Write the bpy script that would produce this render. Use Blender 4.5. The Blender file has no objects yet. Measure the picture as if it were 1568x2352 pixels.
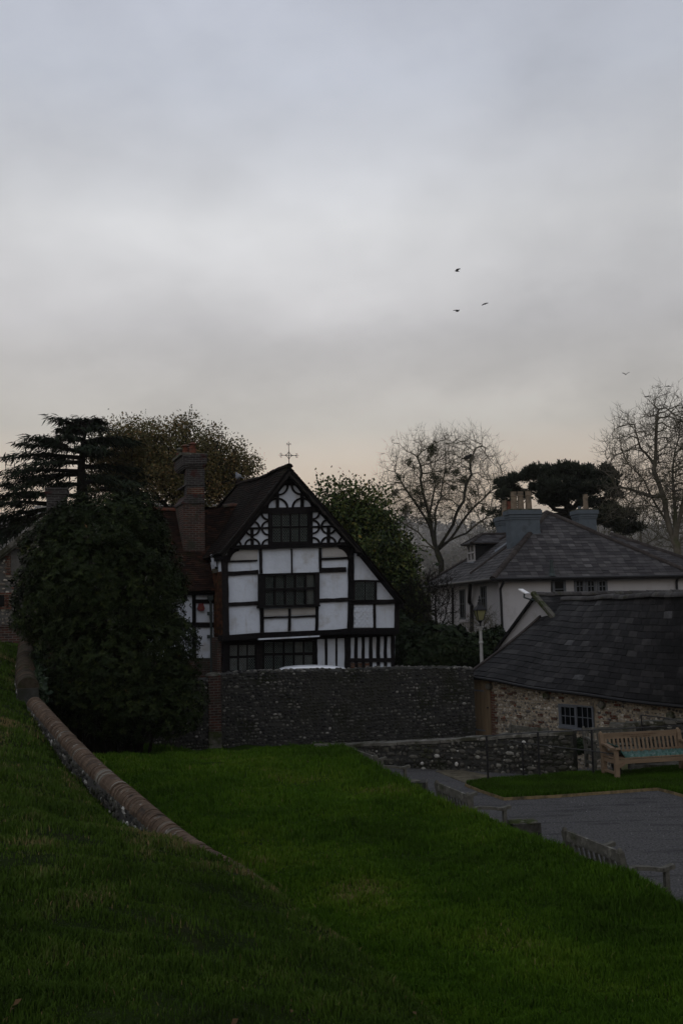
import bpy, math, random
import numpy as np
from mathutils import Vector, Matrix
random.seed(7)
rng = np.random.default_rng(7)
S = bpy.context.scene
COL = S.collection
V = Vector
Z = V((0, 0, 1))

# ---------------------------------------------------------------- camera model
EYE = 3.8
FPX = 2352 * 35 / 36
CX, CY, HOR = 784.0, 1176.0, 1405.0
PITCH = math.atan((HOR - CY) / FPX)
ROLL = 0.023
CAM = V((0, 0, EYE))
fwd = V((0, math.cos(PITCH), math.sin(PITCH)))
up0 = V((0, -math.sin(PITCH), math.cos(PITCH)))
r0 = V((1, 0, 0))
rc = r0 * math.cos(ROLL) - up0 * math.sin(ROLL)
uc = up0 * math.cos(ROLL) + r0 * math.sin(ROLL)
cd = bpy.data.cameras.new("camera")
cam = bpy.data.objects.new("camera", cd)
COL.objects.link(cam)
m = Matrix((rc, uc, -fwd)).transposed().to_4x4()
m.translation = CAM
cam.matrix_world = m
cd.sensor_fit = 'VERTICAL'
cd.sensor_height = 36
cd.lens = 35
cd.clip_start = 0.1
cd.clip_end = 6000
S.camera = cam


def ray(u, v):
    return fwd + rc * ((u - CX) / FPX) + uc * (-(v - CY) / FPX)


def P(u, v, Y):
    d = ray(u, v)
    return CAM + d * (Y / d.y)


def G(u, v, z):
    d = ray(u, v)
    return CAM + d * ((z - EYE) / d.z)


def PL(u, v, p0, n):
    d = ray(u, v)
    return CAM + d * ((p0 - CAM).dot(n) / d.dot(n))


def proj(p):
    q = p - CAM
    w = q.dot(fwd)
    return (CX + FPX * q.dot(rc) / w, CY - FPX * q.dot(uc) / w)


def crop(x0, y0, sc):
    return lambda x, y: ((x0 + x / sc) * 0.57415, (y0 + y / sc) * 0.57415)


# ---------------------------------------------------------------- objects
def tag(o, label=None, cat=None, group=None, kind=None):
    if label: o['label'] = label
    if cat: o['category'] = cat
    if group: o['group'] = group
    if kind: o['kind'] = kind
    return o


def empty(name, loc=(0, 0, 0), rz=0):
    o = bpy.data.objects.new(name, None)
    COL.objects.link(o)
    o.empty_display_size = 0.2
    o.matrix_basis = Matrix.Translation(V(loc)) @ Matrix.Rotation(rz, 4, 'Z')
    o['_w'] = 0
    return o


def wmat(o):
    if o.parent is None:
        return o.matrix_basis.copy()
    return wmat(o.parent) @ o.matrix_parent_inverse @ o.matrix_basis


def link(o, parent, local):
    COL.objects.link(o)
    if parent is not None:
        o.parent = parent
        if not local:
            o.matrix_parent_inverse = wmat(parent).inverted()
    return o


def children(o):
    return [c for c in bpy.data.objects if c.parent is o]


def copy_tree(o, parent=None):
    c = o.copy()
    COL.objects.link(c)
    if parent is not None:
        c.parent = parent
        c.matrix_parent_inverse = o.matrix_parent_inverse.copy()
    for ch in children(o):
        copy_tree(ch, c)
    return c


def finish_mesh(me, mats, tint=None, smooth=False, uv=True):
    for mm in (mats if isinstance(mats, (list, tuple)) else [mats]):
        me.materials.append(mm)
    n = len(me.polygons)
    if smooth:
        me.polygons.foreach_set('use_smooth', np.ones(n, bool))
    if tint is not None:
        at = me.attributes.new('tint', 'FLOAT', 'FACE')
        at.data.foreach_set('value', np.asarray(tint, np.float32))
    if uv:
        me.update()
        nl = len(me.loops)
        vi = np.empty(nl, np.int32); me.loops.foreach_get('vertex_index', vi)
        co = np.empty(len(me.vertices) * 3, np.float32); me.vertices.foreach_get('co', co); co = co.reshape(-1, 3)
        nr = np.empty(n * 3, np.float32); me.polygons.foreach_get('normal', nr); nr = nr.reshape(-1, 3)
        lt = np.empty(n, np.int32); me.polygons.foreach_get('loop_total', lt)
        nf = np.repeat(nr, lt, axis=0)
        ua = np.stack([-nf[:, 1], nf[:, 0], np.zeros(nl)], 1)
        ln = np.linalg.norm(ua, axis=1)
        flat = ln < 0.02
        ua[flat] = (1, 0, 0); ln[flat] = 1
        ua /= ln[:, None]
        va = np.cross(nf, ua)
        p = co[vi]
        uvs = np.stack([(p * ua).sum(1), (p * va).sum(1)], 1).astype(np.float32)
        lay = me.uv_layers.new(name='UVMap')
        lay.data.foreach_set('uv', uvs.ravel())
    me.update()


class MB:
    def __init__(s):
        s.v = []; s.f = []; s.t = []; s.mi = []; s.cur = 0

    def add(s, vs, fs, t=None):
        b = len(s.v)
        s.v.extend([tuple(q) for q in vs])
        for f in fs:
            s.f.append(tuple(b + i for i in f))
            s.t.append(random.random() if t is None else t)
            s.mi.append(s.cur)

    def box(s, c, hx, hy, hz, t=None):
        """c centre; hx,hy,hz half axis vectors"""
        c = V(c); hx = V(hx); hy = V(hy); hz = V(hz)
        vs = [c + hx * a + hy * b + hz * d for d in (-1, 1) for b in (-1, 1) for a in (-1, 1)]
        fs = [(0, 2, 3, 1), (4, 5, 7, 6), (0, 1, 5, 4), (2, 6, 7, 3), (0, 4, 6, 2), (1, 3, 7, 5)]
        if hx.cross(hy).dot(hz) < 0:
            fs = [f[::-1] for f in fs]
        s.add(vs, fs, random.random() if t is None else t)

    def abox(s, x0, x1, y0, y1, z0, z1, t=None):
        s.box(((x0 + x1) / 2, (y0 + y1) / 2, (z0 + z1) / 2), ((x1 - x0) / 2, 0, 0), (0, (y1 - y0) / 2, 0), (0, 0, (z1 - z0) / 2), t)

    def beam(s, p0, p1, w, h, up=Z, t=None):
        p0 = V(p0); p1 = V(p1)
        d = (p1 - p0); L = d.length; d = d / L
        sx = d.cross(V(up))
        if sx.length < 1e-4: sx = d.cross(V((1, 0, 0)))
        sx.normalize(); uy = sx.cross(d)
        s.box((p0 + p1) / 2, d * (L / 2), sx * (w / 2), uy * (h / 2), t)

    def prism(s, pts, ext, t=None):
        """closed polygon pts (list of V) extruded by vector ext"""
        pts = [V(p) for p in pts]; ext = V(ext)
        n = len(pts)
        nn = V((0, 0, 0))
        for i in range(n):
            nn += (pts[i] - pts[0]).cross(pts[(i + 1) % n] - pts[0])
        if nn.dot(ext) < 0:
            pts = pts[::-1]
        vs = pts + [p + ext for p in pts]
        fs = [tuple(range(n - 1, -1, -1)), tuple(range(n, 2 * n))]
        fs += [(i, (i + 1) % n, n + (i + 1) % n, n + i) for i in range(n)]
        s.add(vs, fs, random.random() if t is None else t)

    def tube(s, pts, rad, k=6, cap=True, t=None):
        pts = [V(p) for p in pts]
        if not isinstance(rad, (list, tuple)): rad = [rad] * len(pts)
        t = random.random() if t is None else t
        vs = []; prev = None
        for i, p in enumerate(pts):
            d = (pts[min(i + 1, len(pts) - 1)] - pts[max(i - 1, 0)])
            if d.length < 1e-9: d = V((0, 0, 1))
            d.normalize()
            if prev is None:
                a = d.cross(Z)
                if a.length < 0.01: a = d.cross(V((1, 0, 0)))
            else:
                a = prev - d * prev.dot(d)
            a.normalize(); prev = a
            b = d.cross(a)
            for j in range(k):
                an = 2 * math.pi * j / k
                vs.append(p + (a * math.cos(an) + b * math.sin(an)) * rad[i])
        fs = []
        for i in range(len(pts) - 1):
            for j in range(k):
                fs.append((i * k + j, i * k + (j + 1) % k, (i + 1) * k + (j + 1) % k, (i + 1) * k + j))
        if cap:
            fs.append(tuple(range(k - 1, -1, -1)))
            fs.append(tuple((len(pts) - 1) * k + j for j in range(k)))
        s.add(vs, fs, t)

    def lathe(s, c, prof, k=16, t=None):
        c = V(c)
        s.tube_profile([(c + Z * z, r) for r, z in prof], k, t)

    def tube_profile(s, pr, k, t=None):
        t = random.random() if t is None else t
        vs = []
        for p, r in pr:
            for j in range(k):
                an = 2 * math.pi * j / k
                vs.append(p + V((math.cos(an) * r, math.sin(an) * r, 0)))
        n = len(pr)
        fs = [(i * k + j, i * k + (j + 1) % k, (i + 1) * k + (j + 1) % k, (i + 1) * k + j) for i in range(n - 1) for j in range(k)]
        fs.append(tuple(range(k - 1, -1, -1))); fs.append(tuple((n - 1) * k + j for j in range(k)))
        s.add(vs, fs, t)

    def ell(s, c, a, b, d, nu=8, nv=6, t=None, jit=0):
        c = V(c); a = V(a); b = V(b); d = V(d)
        t = random.random() if t is None else t
        vs = [c - d]
        for i in range(1, nv):
            th = math.pi * i / nv
            for j in range(nu):
                an = 2 * math.pi * j / nu
                q = 1 + random.uniform(-jit, jit)
                vs.append(c + (a * (math.cos(an) * math.sin(th)) + b * (math.sin(an) * math.sin(th))) * q - d * math.cos(th))
        vs.append(c + d)
        fs = []
        for j in range(nu):
            fs.append((0, 1 + (j + 1) % nu, 1 + j))
            L = len(vs) - 1; o = 1 + (nv - 2) * nu
            fs.append((L, o + j, o + (j + 1) % nu))
        for i in range(nv - 2):
            for j in range(nu):
                fs.append((1 + i * nu + j, 1 + i * nu + (j + 1) % nu, 1 + (i + 1) * nu + (j + 1) % nu, 1 + (i + 1) * nu + j))
        s.add(vs, fs, t)

    def build(s, name, mat, parent=None, smooth=False, local=False, uv=True):
        me = bpy.data.meshes.new(name)
        me.from_pydata(s.v, [], s.f)
        finish_mesh(me, mat, s.t, smooth, uv)
        if any(s.mi):
            me.polygons.foreach_set('material_index', np.array(s.mi, np.int32))
        return link(bpy.data.objects.new(name, me), parent, local)


def build_np(name, verts, faces, mat, parent=None, tint=None, smooth=False, local=False):
    verts = np.ascontiguousarray(verts, np.float32); faces = np.ascontiguousarray(faces, np.int32)
    me = bpy.data.meshes.new(name)
    nf, k = faces.shape
    me.vertices.add(len(verts)); me.vertices.foreach_set('co', verts.ravel())
    me.loops.add(nf * k); me.loops.foreach_set('vertex_index', faces.ravel())
    me.polygons.add(nf); me.polygons.foreach_set('loop_start', np.arange(0, nf * k, k, dtype=np.int32))
    me.update(calc_edges=True)
    finish_mesh(me, mat, tint, smooth, uv=False)
    return link(bpy.data.objects.new(name, me), parent, local)


# ---------------------------------------------------------------- materials
def nt(name):
    mt = bpy.data.materials.new(name)
    mt.use_nodes = True
    return mt, mt.node_tree.nodes, mt.node_tree.links, mt.node_tree.nodes['Principled BSDF']


def ramp_node(N, stops, interp='LINEAR'):
    r = N.new('ShaderNodeValToRGB')
    r.color_ramp.interpolation = interp
    el = r.color_ramp.elements
    while len(el) > 1: el.remove(el[-1])
    el[0].position = stops[0][0]; el[0].color = (*stops[0][1], 1)
    for p, c in stops[1:]:
        e = el.new(p); e.color = (*c, 1)
    return r


SC = dict(lime_plaster=.68, grey_plaster=.62, clay_tiles=.30, red_clay_tiles=.42, hung_tiles=.62, barn_slates=.36, house_slates=.58, flint_stones=.72, lichened_flints=.8, barn_flints=1.08,
          tan_mortar=1.0, dark_mortar=.7, coping_bricks=.72, mossy_coping_bricks=.42, laurel_leaves=.62, green_leaves=1.05, shrub_leaves=.62, cedar_needles=.75, pine_needles=1.1,
          autumn_oak_leaves=1.7, grass_blades=1.04, rough_grass_blades=.94, turf=.7, worn_turf=.6, new_oak=.78, weathered_wood=.85, black_timber=.5, weathered_bargeboard=.6,
          dark_bark=.6, bark=.6, old_red_brick=.85, sooty_brick=.6, red_brick=.65, terracotta_ridge=.7, grey_ridge_tiles=.62, brown_hip_tiles=.6, white_render=.70, blue_grey_render=.6,
          grey_window_paint=.5, white_window_paint=.65, dull_window_paint=.7, lichened_coping=.7, green_seat_cover=.62, ivy_leaves=.6, grey_twigs=1.1, pale_twigs=1.0, mistletoe_sprigs=1.2,
          terracotta_pot=.7, buff_chimney_pot=.75, grey_mortar=.5, worn_paving=.8, mossy_stone=.75, window_lead=.85, curtained_glass=.6, oak_door=.95, timber_edging=.65, old_feathers=1)


def scl(c, k): return tuple(q * k for q in c)


def pm(name, base, noise=(4, 0.25), patches=(), rough=0.85, spec=0.25, bump=None, stretch=(1, 1, 1), coord='Object', metal=0.0, sheen=0, bump2=None):
    """base: a colour or a list of (pos, colour) read along the per-face tint attribute"""
    k_ = SC.get(name, 1.0)
    base = scl(base, k_) if isinstance(base[0], (int, float)) else [(p, scl(c, k_)) for p, c in base]
    patches = [(scl(q[0], k_), *q[1:]) for q in patches]
    mt, N, L, B = nt(name)
    tc = N.new('ShaderNodeTexCoord')
    mp = N.new('ShaderNodeMapping'); mp.inputs['Scale'].default_value = stretch
    L.new(tc.outputs[coord], mp.inputs['Vector'])
    if isinstance(base[0], (int, float)):
        rgb = N.new('ShaderNodeRGB'); rgb.outputs[0].default_value = (*base, 1); col = rgb.outputs[0]
    else:
        at = N.new('ShaderNodeAttribute'); at.attribute_name = 'tint'
        r = ramp_node(N, base); L.new(at.outputs['Fac'], r.inputs[0]); col = r.outputs[0]
    if noise:
        nz = N.new('ShaderNodeTexNoise'); nz.inputs['Scale'].default_value = noise[0]; nz.inputs['Detail'].default_value = 6
        nz.inputs['Roughness'].default_value = 0.65
        L.new(mp.outputs[0], nz.inputs['Vector'])
        mr = N.new('ShaderNodeMapRange'); mr.inputs['From Min'].default_value = 0.3; mr.inputs['From Max'].default_value = 0.7
        mr.inputs['To Min'].default_value = 1 - noise[1]; mr.inputs['To Max'].default_value = 1 + noise[1]
        L.new(nz.outputs['Fac'], mr.inputs['Value'])
        mx = N.new('ShaderNodeMix'); mx.data_type = 'RGBA'; mx.blend_type = 'MULTIPLY'; mx.inputs[0].default_value = 1
        L.new(col, mx.inputs[6]); L.new(mr.outputs[0], mx.inputs[7]); col = mx.outputs[2]
    for (c, sc, lo, hi, *st) in patches:
        nz = N.new('ShaderNodeTexNoise'); nz.inputs['Scale'].default_value = sc; nz.inputs['Detail'].default_value = 5
        nz.inputs['Roughness'].default_value = 0.6
        m2 = N.new('ShaderNodeMapping'); m2.inputs['Location'].default_value = (sc * 1.7, 3.1, sc)
        m2.inputs['Scale'].default_value = st[0] if st else (1, 1, 1)
        L.new(tc.outputs[coord], m2.inputs['Vector']); L.new(m2.outputs[0], nz.inputs['Vector'])
        mr = N.new('ShaderNodeMapRange'); mr.inputs['From Min'].default_value = lo; mr.inputs['From Max'].default_value = hi
        L.new(nz.outputs['Fac'], mr.inputs['Value'])
        mx = N.new('ShaderNodeMix'); mx.data_type = 'RGBA'
        L.new(mr.outputs[0], mx.inputs[0]); L.new(col, mx.inputs[6]); mx.inputs[7].default_value = (*c, 1); col = mx.outputs[2]
    L.new(col, B.inputs['Base Color'])
    B.inputs['Roughness'].default_value = rough
    B.inputs['Specular IOR Level'].default_value = spec * (1.0 if rough < 0.45 else 0.35)
    B.inputs['Metallic'].default_value = metal
    if bump:
        nz = N.new('ShaderNodeTexNoise'); nz.inputs['Scale'].default_value = bump[0]; nz.inputs['Detail'].default_value = 4
        L.new(mp.outputs[0], nz.inputs['Vector'])
        bp = N.new('ShaderNodeBump'); bp.inputs['Strength'].default_value = bump[1]; bp.inputs['Distance'].default_value = bump[2] if len(bump) > 2 else 0.02
        L.new(nz.outputs['Fac'], bp.inputs['Height']); L.new(bp.outputs[0], B.inputs['Normal'])
    return mt


def brick_mat(name, c1, c2, mortar, bw=0.225, bh=0.075, ms=0.012, patches=(), dark=0.3, rough=0.9):
    k_ = SC.get(name, 1.0)
    c1, c2, mortar = scl(c1, k_), scl(c2, k_), scl(mortar, k_)
    patches = [(scl(q[0], k_), *q[1:]) for q in patches]
    mt, N, L, B = nt(name)
    tc = N.new('ShaderNodeTexCoord')
    bt = N.new('ShaderNodeTexBrick')
    bt.inputs['Scale'].default_value = 1
    bt.inputs['Brick Width'].default_value = bw; bt.inputs['Row Height'].default_value = bh; bt.inputs['Mortar Size'].default_value = ms
    bt.inputs['Color1'].default_value = (*c1, 1); bt.inputs['Color2'].default_value = (*c2, 1); bt.inputs['Mortar'].default_value = (*mortar, 1)
    bt.inputs['Mortar Smooth'].default_value = 0.2
    nz0 = N.new('ShaderNodeTexNoise'); nz0.inputs['Scale'].default_value = 3
    vm = N.new('ShaderNodeVectorMath'); vm.operation = 'MULTIPLY_ADD'; vm.inputs[1].default_value = (0.02, 0.02, 0)
    L.new(tc.outputs['UV'], nz0.inputs['Vector']); L.new(nz0.outputs['Color'], vm.inputs[0]); L.new(tc.outputs['UV'], vm.inputs[2])
    L.new(vm.outputs[0], bt.inputs['Vector'])
    nz = N.new('ShaderNodeTexNoise'); nz.inputs['Scale'].default_value = 5; nz.inputs['Detail'].default_value = 8; nz.inputs['Roughness'].default_value = 0.7
    L.new(tc.outputs['Object'], nz.inputs['Vector'])
    mr = N.new('ShaderNodeMapRange'); mr.inputs['From Min'].default_value = 0.3; mr.inputs['From Max'].default_value = 0.7
    mr.inputs['To Min'].default_value = 1 - dark; mr.inputs['To Max'].default_value = 1 + dark
    L.new(nz.outputs['Fac'], mr.inputs['Value'])
    mx = N.new('ShaderNodeMix'); mx.data_type = 'RGBA'; mx.blend_type = 'MULTIPLY'; mx.inputs[0].default_value = 1
    L.new(bt.outputs['Color'], mx.inputs[6]); L.new(mr.outputs[0], mx.inputs[7]); col = mx.outputs[2]
    for (c, sc, lo, hi) in patches:
        n2 = N.new('ShaderNodeTexNoise'); n2.inputs['Scale'].default_value = sc; n2.inputs['Detail'].default_value = 5
        L.new(tc.outputs['Object'], n2.inputs['Vector'])
        mr = N.new('ShaderNodeMapRange'); mr.inputs['From Min'].default_value = lo; mr.inputs['From Max'].default_value = hi
        L.new(n2.outputs['Fac'], mr.inputs['Value'])
        mx = N.new('ShaderNodeMix'); mx.data_type = 'RGBA'
        L.new(mr.outputs[0], mx.inputs[0]); L.new(col, mx.inputs[6]); mx.inputs[7].default_value = (*c, 1); col = mx.outputs[2]
    L.new(col, B.inputs['Base Color']); B.inputs['Roughness'].default_value = rough; B.inputs['Specular IOR Level'].default_value = 0.08
    bp = N.new('ShaderNodeBump'); bp.inputs['Strength'].default_value = 0.6; bp.inputs['Distance'].default_value = 0.01; bp.invert = True
    L.new(bt.outputs['Fac'], bp.inputs['Height']); L.new(bp.outputs[0], B.inputs['Normal'])
    return mt


M = {}
M['plaster'] = pm('lime_plaster', (0.67, 0.725, 0.82), (1.3, 0.10), [((0.50, 0.50, 0.51), 1.7, 0.54, 0.74), ((0.50, 0.49, 0.49), 5, 0.60, 0.78, (1, 1, 0.22)), ((0.40, 0.39, 0.38), 16, 0.66, 0.74, (1, 1, .5))], 0.9, 0.2, (9, 0.5, 0.03))
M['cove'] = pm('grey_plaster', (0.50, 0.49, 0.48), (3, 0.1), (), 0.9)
M['timber'] = pm('black_timber', [(0, (0.008, 0.0075, 0.009)), (1, (0.022, 0.019, 0.02))], (14, 0.5), (), 0.75, 0.2, (30, 0.6, 0.02))
M['board'] = pm('weathered_bargeboard', (0.035, 0.032, 0.030), (12, 0.5), [((0.10, 0.095, 0.09), 9, 0.6, 0.8)], 0.85, 0.2, (30, 0.5, 0.02))
M['lead'] = pm('window_lead', (0.085, 0.105, 0.10), (8, 0.4), (), 0.5, 0.4)
M['glass'] = pm('dark_glass', (0.003, 0.004, 0.005), None, (), 0.12, 0.10, (7, 0.25, 0.01))
M['curtain'] = pm('curtained_glass', (0.075, 0.08, 0.082), (18, 0.5), (), 0.25, 0.5, None, (1, 1, 0.12))
M['clay'] = pm('clay_tiles', [(0, (0.014, 0.012, 0.010)), (0.5, (0.024, 0.018, 0.015)), (0.85, (0.036, 0.023, 0.017)), (1, (0.062, 0.030, 0.020))], (1.2, 0.4), [((0.035, 0.036, 0.014), 1.1, 0.56, 0.75), ((0.07, 0.065, 0.055), 14, 0.66, 0.8)], 0.92, 0.15)
M['clay_red'] = pm('red_clay_tiles', [(0, (0.018, 0.012, 0.010)), (0.5, (0.034, 0.019, 0.014)), (0.85, (0.052, 0.026, 0.018)), (1, (0.085, 0.036, 0.022))], (1.2, 0.4), [((0.035, 0.036, 0.014), 1.1, 0.56, 0.75)], 0.92, 0.15)
M['hung'] = pm('hung_tiles', [(0, (0.035, 0.022, 0.015)), (0.5, (0.08, 0.036, 0.022)), (1, (0.14, 0.06, 0.03))], (2.5, 0.35), [((0.10, 0.075, 0.035), 3, 0.55, 0.7)], 0.9, 0.15)
M['ridge'] = pm('terracotta_ridge', [(0, (0.07, 0.045, 0.035)), (0.6, (0.10, 0.05, 0.035)), (1, (0.20, 0.075, 0.045))], (6, 0.4), [((0.06, 0.06, 0.05), 4, 0.5, 0.65)], 0.9)
M['slate_barn'] = pm('barn_slates', [(0, (0.022, 0.021, 0.023)), (0.5, (0.038, 0.037, 0.039)), (0.85, (0.060, 0.058, 0.058)), (0.97, (0.085, 0.083, 0.082)), (0.985, (0.14, 0.14, 0.145)), (1, (0.19, 0.19, 0.195))], (3.0, 0.45), [((0.085, 0.083, 0.077), 7, 0.60, 0.75), ((0.02, 0.02, 0.021), .9, .5, .62)], 0.75, 0.3, (20, 0.4, 0.01))
M['slate_house'] = pm('house_slates', [(0, (0.040, 0.038, 0.041)), (0.6, (0.072, 0.068, 0.070)), (0.95, (0.105, 0.10, 0.10)), (1, (0.15, 0.145, 0.145))], (1.6, 0.25), [((0.13, 0.125, 0.12), 5, 0.64, 0.8)], 0.75, 0.3)
M['ridge_grey'] = pm('grey_ridge_tiles', [(0, (0.05, 0.047, 0.047)), (1, (0.10, 0.095, 0.093))], (6, 0.3), [((0.05, 0.05, 0.03), 3, 0.55, 0.7)], 0.85)
M['ridge_house'] = pm('brown_hip_tiles', [(0, (0.045, 0.038, 0.036)), (1, (0.07, 0.06, 0.055))], (6, 0.3), (), 0.85)
M['brick_old'] = brick_mat('old_red_brick', (0.075, 0.030, 0.022), (0.035, 0.022, 0.020), (0.09, 0.085, 0.075), patches=[((0.035, 0.037, 0.028), 2.3, 0.5, 0.66)])
M['brick_grey'] = brick_mat('sooty_brick', (0.06, 0.052, 0.052), (0.04, 0.034, 0.035), (0.11, 0.11, 0.105), patches=[((0.07, 0.032, 0.03), 2.0, 0.56, 0.62), ((0.04, 0.042, 0.03), 3.1, 0.58, 0.7)])
M['brick_red'] = brick_mat('red_brick', (0.13, 0.05, 0.032), (0.09, 0.036, 0.026), (0.16, 0.14, 0.11), patches=[((0.05, 0.045, 0.035), 2.5, 0.55, 0.75)])
M['pot'] = pm('terracotta_pot', (0.14, 0.05, 0.032), (7, 0.3), [((0.05, 0.05, 0.04), 5, 0.5, 0.65)], 0.85)
M['pot_cream'] = pm('buff_chimney_pot', (0.21, 0.165, 0.12), (6, 0.25), [((0.08, 0.075, 0.06), 4, 0.5, 0.7)], 0.85)
M['chimney_blue'] = pm('blue_grey_render', (0.125, 0.15, 0.175), (4, 0.12), [((0.08, 0.09, 0.10), 3, 0.55, 0.75)], 0.85)
M['render_white'] = pm('white_render', (0.47, 0.46, 0.47), (1.0, 0.05), [((0.38, 0.37, 0.36), 1.5, 0.55, 0.75)], 0.9)
M['black'] = pm('black_paint', (0.012, 0.012, 0.013), (8, 0.2), (), 0.45, 0.4)
M['gutter'] = pm('grey_downpipe', (0.035, 0.045, 0.045), (8, 0.3), (), 0.5, 0.4)
M['greywin'] = pm('grey_window_paint', (0.17, 0.185, 0.21), (8, 0.15), (), 0.6, 0.3)
M['whitewin'] = pm('white_window_paint', (0.45, 0.43, 0.43), (8, 0.1), (), 0.6, 0.3)
M['dullwin'] = pm('dull_window_paint', (0.10, 0.11, 0.12), (8, 0.1), (), 0.6, 0.3)
M['flint'] = pm('flint_stones', [(0, (0.014, 0.014, 0.016)), (0.45, (0.040, 0.040, 0.039)), (0.75, (0.085, 0.083, 0.076)), (0.92, (0.15, 0.145, 0.13)), (1, (0.30, 0.29, 0.27))], (20, 0.45), [((0.03, 0.03, 0.022), .8, 0.52, 0.62)], 0.6, 0.3)
M['flint_low'] = pm('lichened_flints', [(0, (0.02, 0.02, 0.019)), (0.5, (0.05, 0.047, 0.040)), (0.8, (0.11, 0.105, 0.09)), (0.93, (0.22, 0.215, 0.19)), (1, (0.48, 0.47, 0.44))], (16, 0.5), [((0.03, 0.032, 0.018), 1.6, 0.53, 0.66)], 0.65, 0.3)
M['flint_barn'] = pm('barn_flints', [(0, (0.04, 0.04, 0.042)), (0.25, (0.10, 0.09, 0.078)), (0.7, (0.225, 0.20, 0.165)), (0.93, (0.32, 0.30, 0.26)), (0.95, (0.11, 0.045, 0.03)), (1, (0.13, 0.05, 0.032))], (14, 0.4), [((0.08, 0.065, 0.05), 0.9, 0.54, 0.70)], 0.7, 0.25)
M['mortar_dark'] = pm('dark_mortar', (0.044, 0.044, 0.041), (6, 0.4), [((0.025, 0.027, 0.018), 1.2, 0.5, 0.65)], 0.95)
M['mortar_tan'] = pm('tan_mortar', (0.23, 0.195, 0.145), (5, 0.3), [((0.10, 0.08, 0.06), 1.0, 0.52, 0.72)], 0.95, 0.2, (25, 0.6, 0.02))
M['mortar_grey'] = pm('grey_mortar', (0.15, 0.145, 0.135), (5, 0.35), [((0.08, 0.08, 0.08), 2.0, 0.5, 0.7)], 0.95, 0.2, (25, 0.6, 0.02))
M['lichen'] = pm('lichened_coping', (0.13, 0.125, 0.11), (6, 0.4), [((0.045, 0.045, 0.03), 2.5, 0.45, 0.6), ((0.30, 0.29, 0.26), 5, 0.6, 0.7)], 0.9, 0.2, (18, 0.8, 0.02))
M['coping'] = pm('coping_bricks', [(0, (0.082, 0.057, 0.040)), (0.5, (0.104, 0.073, 0.051)), (0.90, (0.124, 0.088, 0.063)), (0.95, (0.15, 0.135, 0.11)), (1, (0.22, 0.21, 0.18))], (9, 0.35), [((0.24, 0.23, 0.205), 6.5, 0.62, 0.70), ((0.04, 0.034, 0.028), 4, 0.56, 0.7)], 0.88, 0.2, (40, 0.5, 0.01))
M['coping_far'] = pm('mossy_coping_bricks', [(0, (0.05, 0.042, 0.032)), (0.6, (0.085, 0.07, 0.05)), (1, (0.15, 0.085, 0.055))], (9, 0.4), [((0.045, 0.05, 0.02), 3, 0.5, 0.62)], 0.9, 0.2, (40, 0.5, 0.01))
M['oak'] = pm('new_oak', (0.185, 0.132, 0.088), (9, 0.2), [((0.13, 0.06, 0.04), 6, 0.62, 0.75)], 0.6, 0.3, (40, 0.3, 0.005), (0.25, 1, 1))
M['greywood'] = pm('weathered_wood', (0.085, 0.082, 0.070), (12, 0.4), [((0.19, 0.185, 0.16), 7, 0.58, 0.72), ((0.04, 0.045, 0.025), 4, 0.56, 0.7)], 0.85, 0.2, (40, 0.5, 0.01))
M['door'] = pm('oak_door', (0.120, 0.088, 0.055), (8, 0.3), (), 0.75, 0.25, (30, 0.4, 0.01), (1, 1, 0.1))
M['edging'] = pm('timber_edging', (0.22, 0.165, 0.09), (6, 0.4), [((0.07, 0.06, 0.04), 3, 0.5, 0.65)], 0.85)
M['cover'] = pm('green_seat_cover', (0.035, 0.115, 0.095), (9, 0.3), [((0.16, 0.23, 0.23), 9, 0.58, 0.72)], 0.35, 0.5, (26, 0.9, 0.02))
M['iron'] = pm('black_iron', (0.010, 0.010, 0.011), (12, 0.3), (), 0.5, 0.4)
M['handrail'] = pm('worn_handrail', (0.03, 0.03, 0.03), (12, 0.3), (), 0.5, 0.4)
M['stone'] = pm('mossy_stone', (0.10, 0.095, 0.08), (5, 0.4), [((0.04, 0.05, 0.018), 3.5, 0.48, 0.6), ((0.2, 0.195, 0.17), 7, 0.62, 0.72)], 0.9, 0.2, (15, 0.8, 0.03))
M['paving'] = pm('worn_paving', (0.105, 0.092, 0.065), (3, 0.4), [((0.045, 0.04, 0.03), 4, 0.5, 0.65), ((0.17, 0.15, 0.10), 7, 0.62, 0.75)], 0.9, 0.2, (12, 0.8, 0.02))
M['white_post'] = pm('white_lamp_paint', (0.27, 0.27, 0.26), (9, 0.12), [((0.25, 0.24, 0.22), 8, 0.62, 0.75)], 0.6)
M['lampglass'] = pm('yellowed_lamp_glass', (0.15, 0.145, 0.07), (6, 0.15), (), 0.25, 0.5)
M['panel_white'] = pm('white_plastic', (0.72, 0.73, 0.74), None, (), 0.4, 0.4)
M['red'] = pm('red_plastic', (0.10, 0.008, 0.012), None, (), 0.4, 0.4)
M['yellow'] = pm('yellow_mark', (0.13, 0.07, 0.012), None, (), 0.5, 0.3)
M['carpaint'] = pm('white_car_paint', (0.68, 0.70, 0.74), None, (), 0.18, 0.6)
M['carglass'] = pm('car_glass', (0.02, 0.022, 0.03), None, (), 0.08, 0.6)
M['tyre'] = pm('tyre_rubber', (0.02, 0.02, 0.02), None, (), 0.8)
M['rim'] = pm('alloy_rim', (0.3, 0.3, 0.31), None, (), 0.3, 0.5, metal=0.8)
M['bark'] = pm('bark', (0.045, 0.042, 0.036), (6, 0.4), [((0.05, 0.055, 0.03), 2, 0.5, 0.65)], 0.95, 0.1, (15, 0.7, 0.03))
M['twig'] = pm('grey_twigs', (0.072, 0.066, 0.048), (3, 0.3), (), 0.95, 0.1)
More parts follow.
